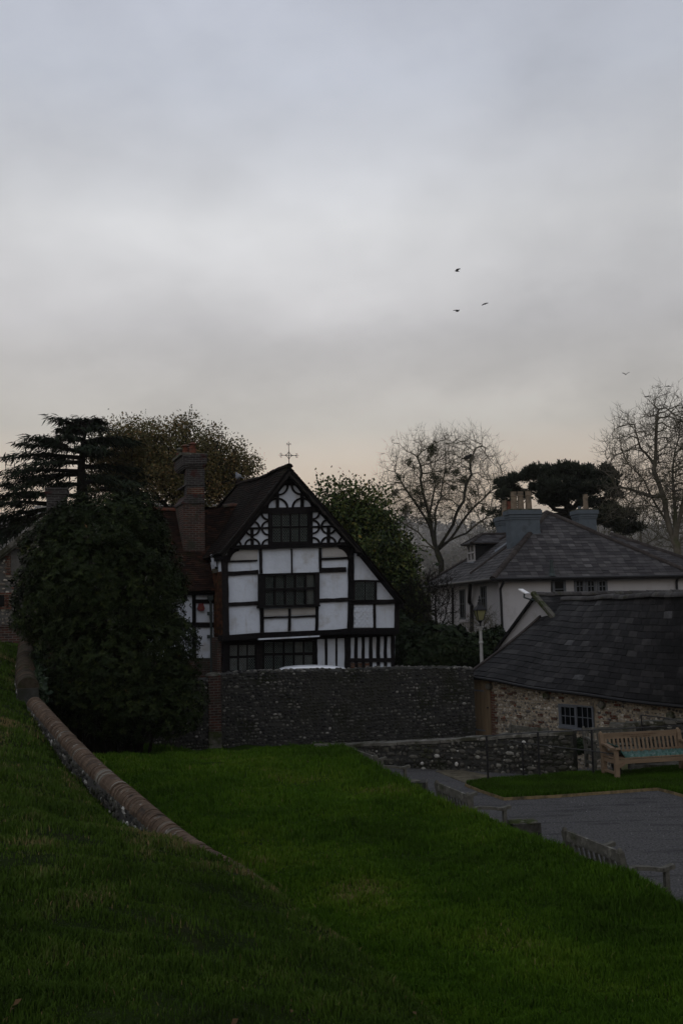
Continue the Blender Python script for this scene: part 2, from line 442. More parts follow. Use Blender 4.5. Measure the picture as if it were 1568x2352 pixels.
M['twig_pale'] = pm('pale_twigs', (0.095, 0.085, 0.068), (2, 0.3), [((0.06, 0.065, 0.035), 1, 0.5, 0.65)], 0.95, 0.1)
M['bark_dark'] = pm('dark_bark', (0.018, 0.016, 0.014), (6, 0.4), (), 0.95, 0.1)
M['oakleaf'] = pm('autumn_oak_leaves', [(0, (0.030, 0.034, 0.014)), (0.5, (0.048, 0.044, 0.018)), (0.8, (0.075, 0.052, 0.022)), (1, (0.10, 0.055, 0.025))], (0.25, 0.3), (), 0.7, 0.2)
M['laurel'] = pm('laurel_leaves', [(0, (0.009, 0.016, 0.005)), (0.5, (0.018, 0.030, 0.008)), (0.80, (0.036, 0.050, 0.013)), (0.98, (0.075, 0.088, 0.022)), (1, (0.12, 0.07, 0.03))], (0.5, 0.3), (), 0.5, 0.16)
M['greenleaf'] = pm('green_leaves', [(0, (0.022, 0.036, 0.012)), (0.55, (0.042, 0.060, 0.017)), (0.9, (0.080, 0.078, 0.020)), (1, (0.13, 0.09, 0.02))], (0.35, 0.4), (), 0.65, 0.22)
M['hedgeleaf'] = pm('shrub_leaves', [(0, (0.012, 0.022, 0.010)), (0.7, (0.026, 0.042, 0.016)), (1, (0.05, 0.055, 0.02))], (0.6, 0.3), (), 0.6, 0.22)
M['cedar'] = pm('cedar_needles', [(0, (0.012, 0.018, 0.012)), (0.6, (0.020, 0.030, 0.017)), (1, (0.036, 0.046, 0.022))], (0.4, 0.35), (), 0.8, 0.1)
M['pine'] = pm('pine_needles', [(0, (0.014, 0.018, 0.014)), (0.6, (0.022, 0.027, 0.019)), (1, (0.035, 0.04, 0.026))], (0.4, 0.3), (), 0.8, 0.1)
M['mistle'] = pm('mistletoe_sprigs', [(0, (0.022, 0.028, 0.014)), (1, (0.05, 0.058, 0.024))], (0.6, 0.3), (), 0.8, 0.1)
M['ivy'] = pm('ivy_leaves', [(0, (0.014, 0.026, 0.014)), (0.6, (0.026, 0.048, 0.022)), (1, (0.05, 0.07, 0.035))], (0.8, 0.3), (), 0.45, 0.3)
M['deadleaf'] = pm('dead_leaves', [(0, (0.030, 0.020, 0.010)), (1, (0.075, 0.045, 0.02))], None, (), .8)
M['grass'] = pm('grass_blades', [(0, (0.016, 0.030, 0.003)), (0.35, (0.026, 0.060, 0.0035)), (0.7, (0.042, 0.084, 0.005)), (0.92, (0.066, 0.100, 0.010)), (1, (0.12, 0.10, 0.04))], (0.6, 0.15), (), 0.7, 0.15)
M['bankgrass'] = pm('rough_grass_blades', [(0, (0.016, 0.026, 0.004)), (0.4, (0.027, 0.053, 0.006)), (0.75, (0.043, 0.077, 0.009)), (0.92, (0.08, 0.085, 0.03)), (1, (0.15, 0.11, 0.05))], (0.6, 0.15), (), 0.7, 0.15)
M['turf'] = pm('turf', (0.017, 0.036, 0.003), (1.5, 0.4), [((0.020, 0.024, 0.010), 1.1, 0.58, 0.75)], 0.95, 0.1, (20, 1, 0.04))
M['bankturf'] = pm('worn_turf', (0.016, 0.028, 0.004), (1.5, 0.4), [((0.028, 0.026, 0.014), 1.6, 0.55, 0.7)], 0.95, 0.1, (20, 1, 0.04))
M['earth'] = pm('field_earth', (0.12, 0.11, 0.085), (0.02, 0.3), [((0.07, 0.065, 0.05), 0.01, 0.5, 0.65)], 0.95, 0.1)
M['gravel'] = pm('grey_gravel', (0.068, 0.067, 0.066), (24, 0.60), [((0.034, 0.033, 0.034), 2.2, 0.52, 0.70, (0.35, 1.6, 1)), ((0.12, 0.118, 0.115), 30, 0.62, 0.72)], 0.9, 0.2, (60, 1, 0.03))
M['lane'] = pm('lane_tarmac', (0.05, 0.05, 0.052), (8, 0.3), (), 0.9)
M['bird'] = pm('dark_feathers', (0.02, 0.02, 0.022), None, (), 0.7)
M['pigeon'] = pm('grey_feathers', (0.14, 0.15, 0.17), (12, 0.3), (), 0.7)
M['wood_far'] = pm('far_wood', [(0, (0.028, 0.030, 0.020)), (1, (0.055, 0.048, 0.034))], (0.02, 0.4), (), 0.95, 0.05)
# ---------------------------------------------------------------- sky, sun, haze
def setup_light():
    w = bpy.data.worlds.new("World"); S.world = w; w.use_nodes = True
    N = w.node_tree.nodes; L = w.node_tree.links
    bg = N['Background']; bg.inputs['Strength'].default_value = 0.1
    EL, AZ = math.radians(34), math.radians(200)      # soft sun behind the cloud, over the photographer's left shoulder
    sky = N.new('ShaderNodeTexSky'); sky.sky_type = 'NISHITA'; sky.sun_disc = False
    sky.sun_elevation = EL; sky.sun_rotation = AZ
    tc = N.new('ShaderNodeTexCoord')
    sp = N.new('ShaderNodeSeparateXYZ'); L.new(tc.outputs['Generated'], sp.inputs[0])
    # overcast layer: colour by elevation, then slow cloud noise
    r = ramp_node(N, [(0.000, (0.250, 0.215, 0.175)), (0.050, (0.270, 0.235, 0.190)), (0.080, (0.380, 0.320, 0.250)), (0.105, (0.570, 0.445, 0.320)), (0.130, (0.610, 0.495, 0.378)), (0.150, (0.60, 0.515, 0.42)), (0.184, (0.530, 0.500, 0.450)), (0.280, (0.600, 0.590, 0.595)), (0.370, (0.680, 0.685, 0.700)), (0.485, (0.540, 0.570, 0.640)), (0.560, (0.500, 0.530, 0.610)), (1.000, (0.500, 0.530, 0.610))])
    L.new(sp.outputs['Z'], r.inputs[0])
    mp = N.new('ShaderNodeMapping'); mp.inputs['Scale'].default_value = (1.0, 1.0, 1.7); mp.inputs['Location'].default_value = (0.35, 0.2, 0.10); mp.inputs['Rotation'].default_value = (0, 0.38, 0)
    L.new(tc.outputs['Generated'], mp.inputs[0])
    n1 = N.new('ShaderNodeTexNoise'); n1.inputs['Scale'].default_value = 3.2; n1.inputs['Detail'].default_value = 6; n1.inputs['Roughness'].default_value = 0.55
    L.new(mp.outputs[0], n1.inputs['Vector'])
    m1 = N.new('ShaderNodeMapRange'); m1.inputs['From Min'].default_value = 0.32; m1.inputs['From Max'].default_value = 0.68
    m1.inputs['To Min'].default_value = 16.6; m1.inputs['To Max'].default_value = 21.6
    L.new(n1.outputs['Fac'], m1.inputs['Value'])
    # unseen sky behind the photographer, made brighter to lift the plaster walls
    my = N.new('ShaderNodeMapRange'); my.inputs['From Min'].default_value = -1; my.inputs['From Max'].default_value = 0.75
    my.inputs['To Min'].default_value = 1.15; my.inputs['To Max'].default_value = 1.0
    L.new(sp.outputs['Y'], my.inputs['Value'])
    mu = N.new('ShaderNodeMath'); mu.operation = 'MULTIPLY'; L.new(m1.outputs[0], mu.inputs[0]); L.new(my.outputs[0], mu.inputs[1])
    # soft lighter and darker banks of cloud
    nw = N.new('ShaderNodeTexNoise'); nw.inputs['Scale'].default_value = 4.5; nw.inputs['Detail'].default_value = 5; nw.inputs['Roughness'].default_value = 0.55
    L.new(mp.outputs[0], nw.inputs['Vector'])
    wv_ = N.new('ShaderNodeVectorMath'); wv_.operation = 'MULTIPLY_ADD'; wv_.inputs[1].default_value = (0.30, 0.0, 0.24)
    L.new(nw.outputs['Color'], wv_.inputs[0]); L.new(tc.outputs['Generated'], wv_.inputs[2])
    tot = None
    for (pu, pv, ru, rv, am) in ((780, 470, 480, 340, .07), (460, 780, 270, 130, -.14), (1070, 820, 380, 110, -.14), (1520, 430, 330, 420, -.10), (1430, 730, 200, 110, -.05), (120, 870, 280, 90, -.06), (760, 680, 170, 110, .04), (330, 330, 260, 120, -.04), (1150, 1000, 420, 60, .05), (930, 560, 160, 90, -.05)):
        dv = ray(pu, pv).normalized()
        sb_ = N.new('ShaderNodeVectorMath'); sb_.operation = 'SUBTRACT'; sb_.inputs[1].default_value = (dv.x + .15, 0, dv.z + .12); L.new(wv_.outputs[0], sb_.inputs[0])
        ms_ = N.new('ShaderNodeVectorMath'); ms_.operation = 'MULTIPLY'; ms_.inputs[1].default_value = (FPX / ru, 0, FPX / rv); L.new(sb_.outputs[0], ms_.inputs[0])
        ln_ = N.new('ShaderNodeVectorMath'); ln_.operation = 'LENGTH'; L.new(ms_.outputs[0], ln_.inputs[0])
        mr_ = N.new('ShaderNodeMapRange'); mr_.interpolation_type = 'SMOOTHSTEP'; mr_.inputs['From Min'].default_value = 0; mr_.inputs['From Max'].default_value = 1.7
        mr_.inputs['To Min'].default_value = am; mr_.inputs['To Max'].default_value = 0; L.new(ln_.outputs['Value'], mr_.inputs['Value'])
        ad = N.new('ShaderNodeMath'); ad.operation = 'ADD'; ad.inputs[0].default_value = 1.0
        if tot is not None: L.new(tot, ad.inputs[0])
        L.new(mr_.outputs[0], ad.inputs[1]); tot = ad.outputs[0]
    mc = N.new('ShaderNodeMath'); mc.operation = 'MULTIPLY'; L.new(mu.outputs[0], mc.inputs[0]); L.new(tot, mc.inputs[1]); mu = mc
    # the right-hand side of the sky is a little darker
    mxx = N.new('ShaderNodeMapRange'); mxx.inputs['From Min'].default_value = 0.05; mxx.inputs['From Max'].default_value = 0.42
    mxx.inputs['To Min'].default_value = 1.0; mxx.inputs['To Max'].default_value = 0.84
    L.new(sp.outputs['X'], mxx.inputs['Value'])
    mu2 = N.new('ShaderNodeMath'); mu2.operation = 'MULTIPLY'; L.new(mu.outputs[0], mu2.inputs[0]); L.new(mxx.outputs[0], mu2.inputs[1])
    sc = N.new('ShaderNodeVectorMath'); sc.operation = 'SCALE'; L.new(r.outputs[0], sc.inputs[0]); L.new(mu2.outputs[0], sc.inputs['Scale'])
    mx = N.new('ShaderNodeMix'); mx.data_type = 'RGBA'; mx.inputs[0].default_value = 0.94
    L.new(sky.outputs[0], mx.inputs[6]); L.new(sc.outputs[0], mx.inputs[7]); L.new(mx.outputs[2], bg.inputs['Color'])
    ld = bpy.data.lights.new("sun", 'SUN'); ld.energy = 0.5; ld.angle = math.radians(70); ld.color = (1.0, 0.95, 0.9)
    lo = bpy.data.objects.new("sun", ld); COL.objects.link(lo)
    d = V((math.sin(AZ) * math.cos(EL), math.cos(AZ) * math.cos(EL), math.sin(EL)))
    lo.rotation_euler = (-d).to_track_quat('-Z', 'Y').to_euler()
    S.view_settings.view_transform = 'Standard'; S.view_settings.look = 'None'
    S.view_settings.exposure = EXPO; S.view_settings.gamma = 1
    S.cycles.max_bounces = 5; S.cycles.diffuse_bounces = 3; S.cycles.glossy_bounces = 2; S.cycles.transparent_max_bounces = 4
    S.cycles.volume_bounces = 1
    S.cycles.use_denoising = True
    try:
        S.cycles.denoiser = 'OPENIMAGEDENOISE'; S.cycles.denoising_prefilter = 'ACCURATE'
    except Exception:
        pass
    S.cycles.use_adaptive_sampling = False
    S.cycles.filter_width = 1.5


EXPO = -0.80
setup_light()

HAZE = 0.00014
mb = MB(); mb.abox(-2600, 2600, -60, 3600, -3.4, 330)
mt = bpy.data.materials.new('haze_air'); mt.use_nodes = True
N = mt.node_tree.nodes; L = mt.node_tree.links
N.remove(N['Principled BSDF'])
pv = N.new('ShaderNodeVolumePrincipled'); pv.inputs['Color'].default_value = (0.93, 0.90, 0.88, 1); pv.inputs['Density'].default_value = HAZE
pv.inputs['Anisotropy'].default_value = 0.0
L.new(pv.outputs[0], N['Material Output'].inputs['Volume'])
tag(mb.build('haze', mt, uv=False), kind='stuff')


def sstep(a, b, x):
    t = np.clip((x - a) / (b - a), 0, 1)
    return t * t * (3 - 2 * t)


def wav(x, y, f, s=0):
    """cheap smooth noise in -1..1"""
    r = np.zeros_like(np.asarray(x, float))
    g = np.random.default_rng(100 + s)
    for i in range(7):
        a = g.uniform(0, 6.283); k = f * g.uniform(0.6, 1.9); ph = g.uniform(0, 6.283)
        r = r + np.sin((x * math.cos(a) + y * math.sin(a)) * k * 6.283 + ph)
    return r / 3.2


def grid_mesh(name, xs, ys, zf, mat, **kw):
    X, Y = np.meshgrid(xs, ys)
    Zz = zf(X, Y)
    nx, ny = len(xs), len(ys)
    vs = np.stack([X.ravel(), Y.ravel(), Zz.ravel()], 1)
    i = np.arange(nx * ny).reshape(ny, nx)
    fs = np.stack([i[:-1, :-1].ravel(), i[:-1, 1:].ravel(), i[1:, 1:].ravel(), i[1:, :-1].ravel()], 1)
    return build_np(name, vs, fs, mat, smooth=True, **kw)


def ground_z(x, y):
    z = -2.0 + 2.2 * sstep(31.5, 35, y)
    d = np.sqrt((x - 0) ** 2 + y ** 2)
    hill = (sstep(500, 2600, d) * (185 + 45 * wav(x, y, 0.0005, 3) + 8 * wav(x, y, 0.003, 4)) + sstep(250, 900, d) * 14) * sstep(60, 700, y)
    return z + hill - 0.6 * sstep(60, 130, d)


ax_ = np.concatenate([-np.geomspace(2500, 40, 70), np.linspace(-38, 38, 40), np.geomspace(40, 2500, 70)])
ay_ = np.concatenate([-np.geomspace(4000, 30, 20), np.linspace(-28, 60, 60), np.geomspace(62, 3500, 90)])
tag(grid_mesh('ground', ax_, ay_, ground_z, M['earth']), kind='structure')

# gravel court in front, sunken yard by the barn, lane behind the tall wall
def poly_sheet(name, pts, mat, z=None, kind='structure'):
    mb = MB()
    mb.prism([V((p[0], p[1], (z if z is not None else p[2]))) for p in pts], V((0, 0, -0.15)))
    o = mb.build(name, mat)
    tag(o, kind=kind)
    return o


# edge of the upper bank / near wall in plan: (x, y, z of wall top)
wpix = [(80, 1600, 20.3), (200, 1728, 16.4), (300, 1815, 13.9), (420, 1913, 12.1), (540, 1985, 11.0)]
WP = [P(*p) for p in wpix]
tail = [P(760, 2150, 8.5), P(1000, 2352, 6.7), P(1180, 2560, 5.2)]
far = [P(62, 1465, 28.2)]
ex = np.array([far[0].x] + [p.x for p in WP] + [p.x for p in tail] + [1.9, 2.2])
ey = np.array([far[0].y] + [p.y for p in WP] + [p.y for p in tail] + [0.0, -8.0])
ez = np.array([2.75] + [p.z - .2 for p in WP[:3]] + [WP[3].z - .13, WP[4].z - 0.0] + [p.z for p in tail] + [1.05, 1.1])
o_ = np.argsort(ey)
EYs, EXs, EZs = ey[o_], ex[o_], ez[o_]
print('wall', [tuple(round(c, 2) for c in p) for p in WP], [tuple(round(c, 2) for c in p) for p in tail], far)


def edge_x(y): return np.interp(y, EYs, EXs)
def edge_z(y): return np.interp(y, EYs, EZs)


def bank_z(x, y):
    d = np.maximum(edge_x(y) - x, -0.6) * 0.9
    zt = np.where(y > 14, 0.9, 1.3)
    f = zt * (1 - np.exp(-np.maximum(d, 0) * 0.36 / zt))
    z = edge_z(y) + f + np.where(d < 0, d * 0.9, 0) + 0.035 * wav(x, y, 0.55, 1) + 0.02 * wav(x, y, 1.6, 2)
    z = z - 0.30 * np.exp(-((d - 0.15) / 0.38) ** 2) * sstep(11.8, 13.2, y) * (1 - sstep(17, 20, y) * .6)
    return z


# crest of the lawn above the court
crest = [(-0.6, 25.5), (0.05, 22.5), (0.33, 20.6), (0.62, 19.0), (1.45, 16.0), (2.2, 14.2), (2.75, 12.2), (3.05, 11.2), (3.35, 9.6), (3.6, 8), (3.9, 5), (4.1, 0), (4.2, -8)]
cy_ = np.array([c[1] for c in crest][::-1]); cx_ = np.array([c[0] for c in crest][::-1])
LAWN = 0.80


def crest_x(y): return np.interp(y, cy_, cx_)


def lawn_z(x, y):
    base = LAWN - 0.62 * sstep(20.5, 28, y) - 0.15 * sstep(23, 27, y) * sstep(-6, -1, x) + 0.05 * wav(x, y, 0.18, 5) + 0.028 * wav(x, y, 0.7, 6)
    base = base - 0.25 * np.exp(-np.maximum(x - edge_x(y), 0) / 0.9) * sstep(9.5, 11.5, y)   # dip against the wall
    over = np.maximum(x - crest_x(y) - 0.02 * wav(x, y, 0.9, 8), -2)
    base = base + 0.05 * np.exp(-(over / 0.8) ** 2)
    return base - np.maximum(over + 0.05, 0) ** 1.3 * 2.2


class Local:
    pass


def strip_mesh(name, yv, x0f, x1f, nx, zf, mat):
    t = np.linspace(0, 1, nx)
    Y = np.repeat(yv[:, None], nx, 1)
    X = x0f(yv)[:, None] * (1 - t) + x1f(yv)[:, None] * t
    Zz = np.maximum(zf(X, Y), -0.3)
    i = np.arange(len(yv) * nx).reshape(len(yv), nx)
    fs = np.stack([i[:-1, :-1].ravel(), i[:-1, 1:].ravel(), i[1:, 1:].ravel(), i[1:, :-1].ravel()], 1)
    return tag(build_np(name, np.stack([X.ravel(), Y.ravel(), Zz.ravel()], 1), fs, mat, smooth=True), kind='structure')


strip_mesh('lawn', np.arange(-8, 29.0, 0.2), lambda y: np.where(y > 21, -13.0, edge_x(y) - 0.35), lambda y: crest_x(y) + 0.9, 90, lawn_z, M['turf'])
strip_mesh('grass_bank', np.arange(-8, 33, 0.2), lambda y: edge_x(y) - 16 - 0 * y, lambda y: edge_x(y) + np.where(y > 10.6, -0.05, 0.6), 110, bank_z, M['bankturf'])

court = [(-1.2, -8), (30, -8), (30, 21.5), (9.5, 23.0), (6.5, 23.6), (5.0, 23.9), (2.5, 24.9), (0.3, 25.9), (-2, 27.5), (-2, 20)]
poly_sheet('gravel_court', court, M['gravel'], 0.0)
# ---------------------------------------------------------------- grass blades
def blades(name, pts, zf, mat, lens, wid, tintv, seed):
    g = np.random.default_rng(seed)
    n = len(pts)
    x, y = pts[:, 0], pts[:, 1]
    z = zf(x, y)
    a = g.uniform(0, 6.283, n); ln = lens * g.uniform(0.55, 1.25, n); lean = g.uniform(0.1, 0.75, n)
    la = g.uniform(0, 6.283, n)
    b0 = np.stack([x - np.cos(a) * wid, y - np.sin(a) * wid, z - 0.01], 1)
    b1 = np.stack([x + np.cos(a) * wid, y + np.sin(a) * wid, z - 0.01], 1)
    md = np.stack([x + np.cos(la) * ln * lean * 0.35, y + np.sin(la) * ln * lean * 0.35, z + ln * 0.6], 1)
    w2 = wid * 0.7
    m0 = md - np.stack([np.cos(a) * w2, np.sin(a) * w2, 0 * a], 1); m1 = md + np.stack([np.cos(a) * w2, np.sin(a) * w2, 0 * a], 1)
    tp = np.stack([x + np.cos(la) * ln * lean, y + np.sin(la) * ln * lean, z + ln * np.sqrt(np.maximum(1 - lean ** 2 * 0.7, 0.2))], 1)
    vs = np.stack([b0, b1, m1, m0, tp], 1).reshape(-1, 3)
    i = np.arange(n)[:, None] * 5
    tri = np.concatenate([i + np.array([[0, 1, 2]]), i + np.array([[0, 2, 3]]), i + np.array([[3, 2, 4]])], 1).reshape(-1, 3)
    return build_np(name, vs, tri, mat, tint=np.repeat(tintv, 3))


def scatter(n, y0, y1, xf0, xf1, seed, power=1.6):
    g = np.random.default_rng(seed)
    u = g.uniform(0, 1, n)
    k = 1 - power                       # density per unit depth falls as y^-power
    y = (y0 ** k + u * (y1 ** k - y0 ** k)) ** (1 / k)
    a, b = xf0(y), xf1(y)
    keepw = np.maximum(b - a, 0)
    x = a + g.uniform(0, 1, n) * (b - a)
    return np.stack([x, y], 1)[keepw > 0.02]


fov = lambda y: y * 0.46 + 1.3
lp = scatter(370000, 4.2, 27.8, lambda y: np.maximum(np.where(y > 21.5, -7.6 + 0 * y, edge_x(y) + 0.08), -fov(y)), lambda y: np.minimum(crest_x(y) + 0.22, fov(y)), 11)
dl = np.hypot(lp[:, 0], lp[:, 1])
tv = 0.52 + 0.22 * wav(lp[:, 0], lp[:, 1], 0.20, 21) + 0.17 * wav(lp[:, 0], lp[:, 1], 0.75, 22) + 0.08 * wav(lp[:, 0], lp[:, 1], 2.2, 20) + rng.normal(0, 0.09, len(lp))
edge_n = np.exp(-np.maximum(crest_x(lp[:, 1]) - lp[:, 0], 0) / 0.5)
tv = tv - 0.22 * edge_n + np.where(rng.random(len(lp)) < 0.008, 0.5, 0)
clump = 0.85 + 0.40 * wav(lp[:, 0], lp[:, 1], 0.7, 23) + 0.35 * wav(lp[:, 0], lp[:, 1], 2.4, 29) + 0.6 * edge_n
tag(blades('lawn_grass', lp, lawn_z, M['grass'], (0.045 + 0.0018 * dl) * np.clip(clump, 0.4, 2), 0.0018 + 0.00042 * dl, np.clip(tv, 0, 1), 31), kind='stuff')

bp_ = scatter(360000, 2.6, 30.5, lambda y: np.maximum(edge_x(y) - 9, -fov(y)), lambda y: np.minimum(edge_x(y) + np.where(y > 10.9, -0.17, 0.45), fov(y)), 12, 1.9)
db = np.hypot(bp_[:, 0], bp_[:, 1])
dd = edge_x(bp_[:, 1]) - bp_[:, 0]
bare = wav(bp_[:, 0], bp_[:, 1], 0.45, 24) + 0.5 * wav(bp_[:, 0], bp_[:, 1], 1.5, 25)
near_edge = np.exp(-(dd / 0.9) ** 2) * (bp_[:, 1] < 10.5)
keep = ~((bare > 0.75 - 0.55 * near_edge) & (rng.random(len(bp_)) < 0.75))
bp_, db, dd, near_edge = bp_[keep], db[keep], dd[keep], near_edge[keep]
tv = 0.46 + 0.20 * sstep(5, 12, bp_[:, 1]) + 0.18 * wav(bp_[:, 0], bp_[:, 1], 0.3, 26) + 0.16 * wav(bp_[:, 0], bp_[:, 1], 1.1, 27) + rng.normal(0, 0.09, len(bp_)) + 0.10 * near_edge
tv = tv + np.where(rng.random(len(bp_)) < 0.008, 0.6, 0)
clump = 0.85 + 0.35 * wav(bp_[:, 0], bp_[:, 1], 0.8, 28)
tag(blades('bank_grass', bp_, bank_z, M['bankgrass'], (0.04 + 0.0022 * db) * np.clip(clump, 0.35, 2), 0.0016 + 0.00042 * db, np.clip(tv, 0, 1), 32), kind='stuff')


# ---------------------------------------------------------------- stone faces
def stone_face(mb, o, u, n, width, zlo, ztop, size, gap=1.15, out=0.04, skip=(), seed=0, whites=0.08, course=True, tints=None, flat=0.5):
    """stones standing proud of a vertical face. o: start of the foot line, u: along, n: outward; zlo/ztop: functions of distance"""
    g = random.Random(seed)
    z = -5.0
    u = V(u); n = V(n)
    zmin = min(zlo(i * width / 20) for i in range(21)); zmax = max(ztop(i * width / 20) for i in range(21))
    row = 0
    z = zmin
    while z < zmax:
        rh = size * g.uniform(0.85, 1.15)
        x = g.uniform(0, size)
        while x < width:
            sw = size * g.choice([0.55, 0.7, 0.8, 0.9, 1, 1.1, 1.3, 1.6]) * (1 if course else g.uniform(0.8, 1.5))
            xc = x + sw / 2; zc = z + rh / 2 + g.uniform(-.12, .12) * size * (1 if course else 2.4)
            x += sw * gap
            if xc > width or zc < zlo(xc) + size * 0.3 or zc > ztop(xc) - size * 0.35: continue
            if any(a < xc < b and c < zc < d for a, b, c, d in skip): continue
            if g.random() < 0.06: continue
            c = V(o) + u * xc + Z * (zc - V(o).z) + n * 0.0
            rx = sw * 0.5 * g.uniform(0.85, 1.05); rz = rh * 0.48 * g.uniform(0.75, 1.05)
            d = out * g.uniform(0.5, 1.2)
            k = 7
            ph = g.uniform(0, 6.28)
            rr = [g.uniform(0.82, 1.12) for _ in range(k)]
            vs = []
            for lev, (q, h) in enumerate(((1, 0), (0.9, 0.6), (0.55, 0.95))):
                for j in range(k):
                    an = ph + 6.283 * j / k
                    vs.append(c + u * (math.cos(an) * rx * rr[j] * q) + Z * (math.sin(an) * rz * rr[j] * q) + n * (d * h - 0.004))
            vs.append(c + n * d)
            fs = []
            for lev in range(2):
                for j in range(k):
                    fs.append((lev * k + j, lev * k + (j + 1) % k, (lev + 1) * k + (j + 1) % k, (lev + 1) * k + j))
            for j in range(k):
                fs.append((2 * k + j, 2 * k + (j + 1) % k, 3 * k))
            # keep outward orientation
            if (u.cross(Z)).dot(n) < 0: fs = [f[::-1] for f in fs]
            tt = g.random() * 0.9 if g.random() > whites else g.uniform(0.9, 1)
            if tints: tt = tints(xc, zc, g)
            mb.add(vs, fs, tt)
        z += rh * gap
        row += 1


def pl_fn(pts):
    """piecewise-linear function from (x, z) pairs"""
    xs = [p[0] for p in pts]; zs = [p[1] for p in pts]
    return lambda x: float(np.interp(x, xs, zs))


def wall_body(mb, o, u, n, width, zlo, topf, thick, steps=40, rnd=0.0):
    u = V(u); n = V(n)
    prev = None
    k = 5
    vs = []; fs = []
    for i in range(steps + 1):
        x = width * i / steps
        c = V(o) + u * x; c.z = 0
        zt = topf(x)
        ring = [c + n * 0 + Z * zlo, c + Z * (zt - rnd)]
        for j in range(1, k):
            a = math.pi * j / k
            ring.append(c - n * (thick / 2) + n * (thick / 2 * math.cos(a)) + Z * (zt - rnd + rnd * math.sin(a)))
        ring += [c - n * thick + Z * (zt - rnd), c - n * thick + Z * zlo]
        vs += ring
    R = k + 3
    for i in range(steps):
        for j in range(R - 1):
            fs.append((i * R + j, (i + 1) * R + j, (i + 1) * R + j + 1, i * R + j + 1))
    fs.append(tuple(range(R))); fs.append(tuple(steps * R + j for j in range(R - 1, -1, -1)))
    if (u.cross(Z)).dot(n) < 0: fs = [f[::-1] for f in fs]
    mb.add(vs, fs, 0.5)


# tall flint wall
A = P(508, 1708, 28.6); Bp = P(1092, 1683, 31.0); A.z = 0; Bp.z = 0
du = (Bp - A); WL = du.length; du.normalize(); dn = V((du.y, -du.x, 0))
tops = []
for px, py in ((508, 1548), (530, 1544), (560, 1542), (620, 1540), (700, 1538), (780, 1537), (860, 1534), (900, 1532), (960, 1531), (1010, 1532), (1040, 1531), (1092, 1534)):
    q = PL(px, py, A, dn); tops.append(((q - A).dot(du), q.z))
tf = pl_fn(tops)
root = tag(empty('flint_wall', A), 'tall wall of small coursed flints in front of the half-timbered house', 'wall')
mb = MB(); wall_body(mb, A, du, dn, WL, -2.0, tf, 0.42, 60, 0.06); mb.build('wall_core', M['mortar_dark'], root)
mb = MB()
stone_face(mb, A, du, dn, WL, pl_fn([(0, 0.0), (1.5, 0.0), (5, -.3), (WL, -1.0)]), tf, 0.082, 1.14, 0.035, seed=3, whites=0.05, course=False)
# rough stones along the top
for i in range(150):
    x = random.uniform(0, WL); c = A + du * x - dn * random.uniform(0.02, 0.40); c.z = tf(x) - random.uniform(0.0, 0.03)
    s = random.uniform(0.03, 0.06)
    mb.ell(c, du * s * 1.3, dn * s, Z * s * 0.8, 6, 4, random.choice([0.2, 0.4, 0.6, 0.8, 0.9, 0.93]), 0.2)
mb.build('flint_facing', M['flint'], root)
# brick pier at its near end, and the lower run of wall beyond it behind the shrub
PA = PL(480, 1710, A, dn); pw = (A - PA).dot(du)
root2 = tag(empty('brick_pier', PA), 'brick pier with pale stone foot at the left end of the tall flint wall', 'pier')
ptop = PL(490, 1551, A, dn).z
mb = MB(); mb.box(A - du * (pw / 2) - dn * 0.18 + Z * (ptop / 2 + 0.2), du * (pw / 2), dn * 0.22, Z * (ptop / 2 - 0.2)); mb.build('pier_shaft', M['brick_old'], root2)
mb = MB()
for k in range(3):
    mb.box(A - du * (pw / 2) - dn * 0.17 + Z * (0.10 + k * 0.17), du * (pw / 2 + .01), dn * 0.24, Z * 0.078)
mb.build('pier_foot', M['stone'], root2)
mb = MB(); mb.ell(A - du * (pw / 2) - dn * 0.18 + Z * (ptop - .02), du * (pw / 2 + .05), dn * 0.26, Z * 0.10, 9, 6, None, 0.12); mb.build('pier_cap', M['lichen'], root2)
LA = PA - du * 7.0
root3 = tag(empty('flint_wall', LA), 'lower flint wall half hidden behind the big dark shrub', 'wall')
tl = pl_fn([(0, 1.2), (5, ptop - .25), (7, ptop - 0.06)])
mb = MB(); wall_body(mb, LA, du, dn, 7.0 - 0.004, -2, tl, 0.40, 20, 0.06); mb.build('wall_core', M['mortar_dark'], root3)
mb = MB(); stone_face(mb, LA + du * 3, du, dn, 4.0, lambda x: 0.0, lambda x: tl(x + 3), 0.085, 1.16, 0.035, seed=4, whites=0.06); mb.build('flint_facing', M['flint'], root3)

# low flint wall in the middle distance
A2 = P(735, 1722, 25.6); A2.z = 0; B2 = G(1318, 1783, 0.0)
u2 = B2 - A2; W2 = u2.length; u2.normalize(); n2 = V((u2.y, -u2.x, 0))
t2 = []
for px, py in ((735, 1713), (800, 1710), (880, 1706), (1000, 1700), (1116, 1693), (1200, 1687), (1300, 1681), (1318, 1680)):
    q = PL(px, py, A2, n2); t2.append(((q - A2).dot(u2), q.z))
tf2 = pl_fn(t2)
root = tag(empty('flint_wall', A2), 'low mossy wall of large flints with pale coping beside the iron handrail', 'wall')
mb = MB(); wall_body(mb, A2, u2, n2, W2, -2.0, lambda x: tf2(x) - 0.07, 0.40, 40, 0.02); mb.build('wall_core', M['mortar_dark'], root)
mb = MB(); stone_face(mb, A2, u2, n2, W2, lambda x: -0.05, lambda x: tf2(x) - 0.05, 0.125, 1.12, 0.05, seed=5, whites=0.06, course=False)
stone_face(mb, A2, u2, n2, W2, lambda x: -0.05, lambda x: tf2(x) - 0.05, 0.06, 1.5, 0.035, seed=15, whites=0.05, course=False)
mb.build('flint_facing', M['flint_low'], root)
mb = MB(); x = 0
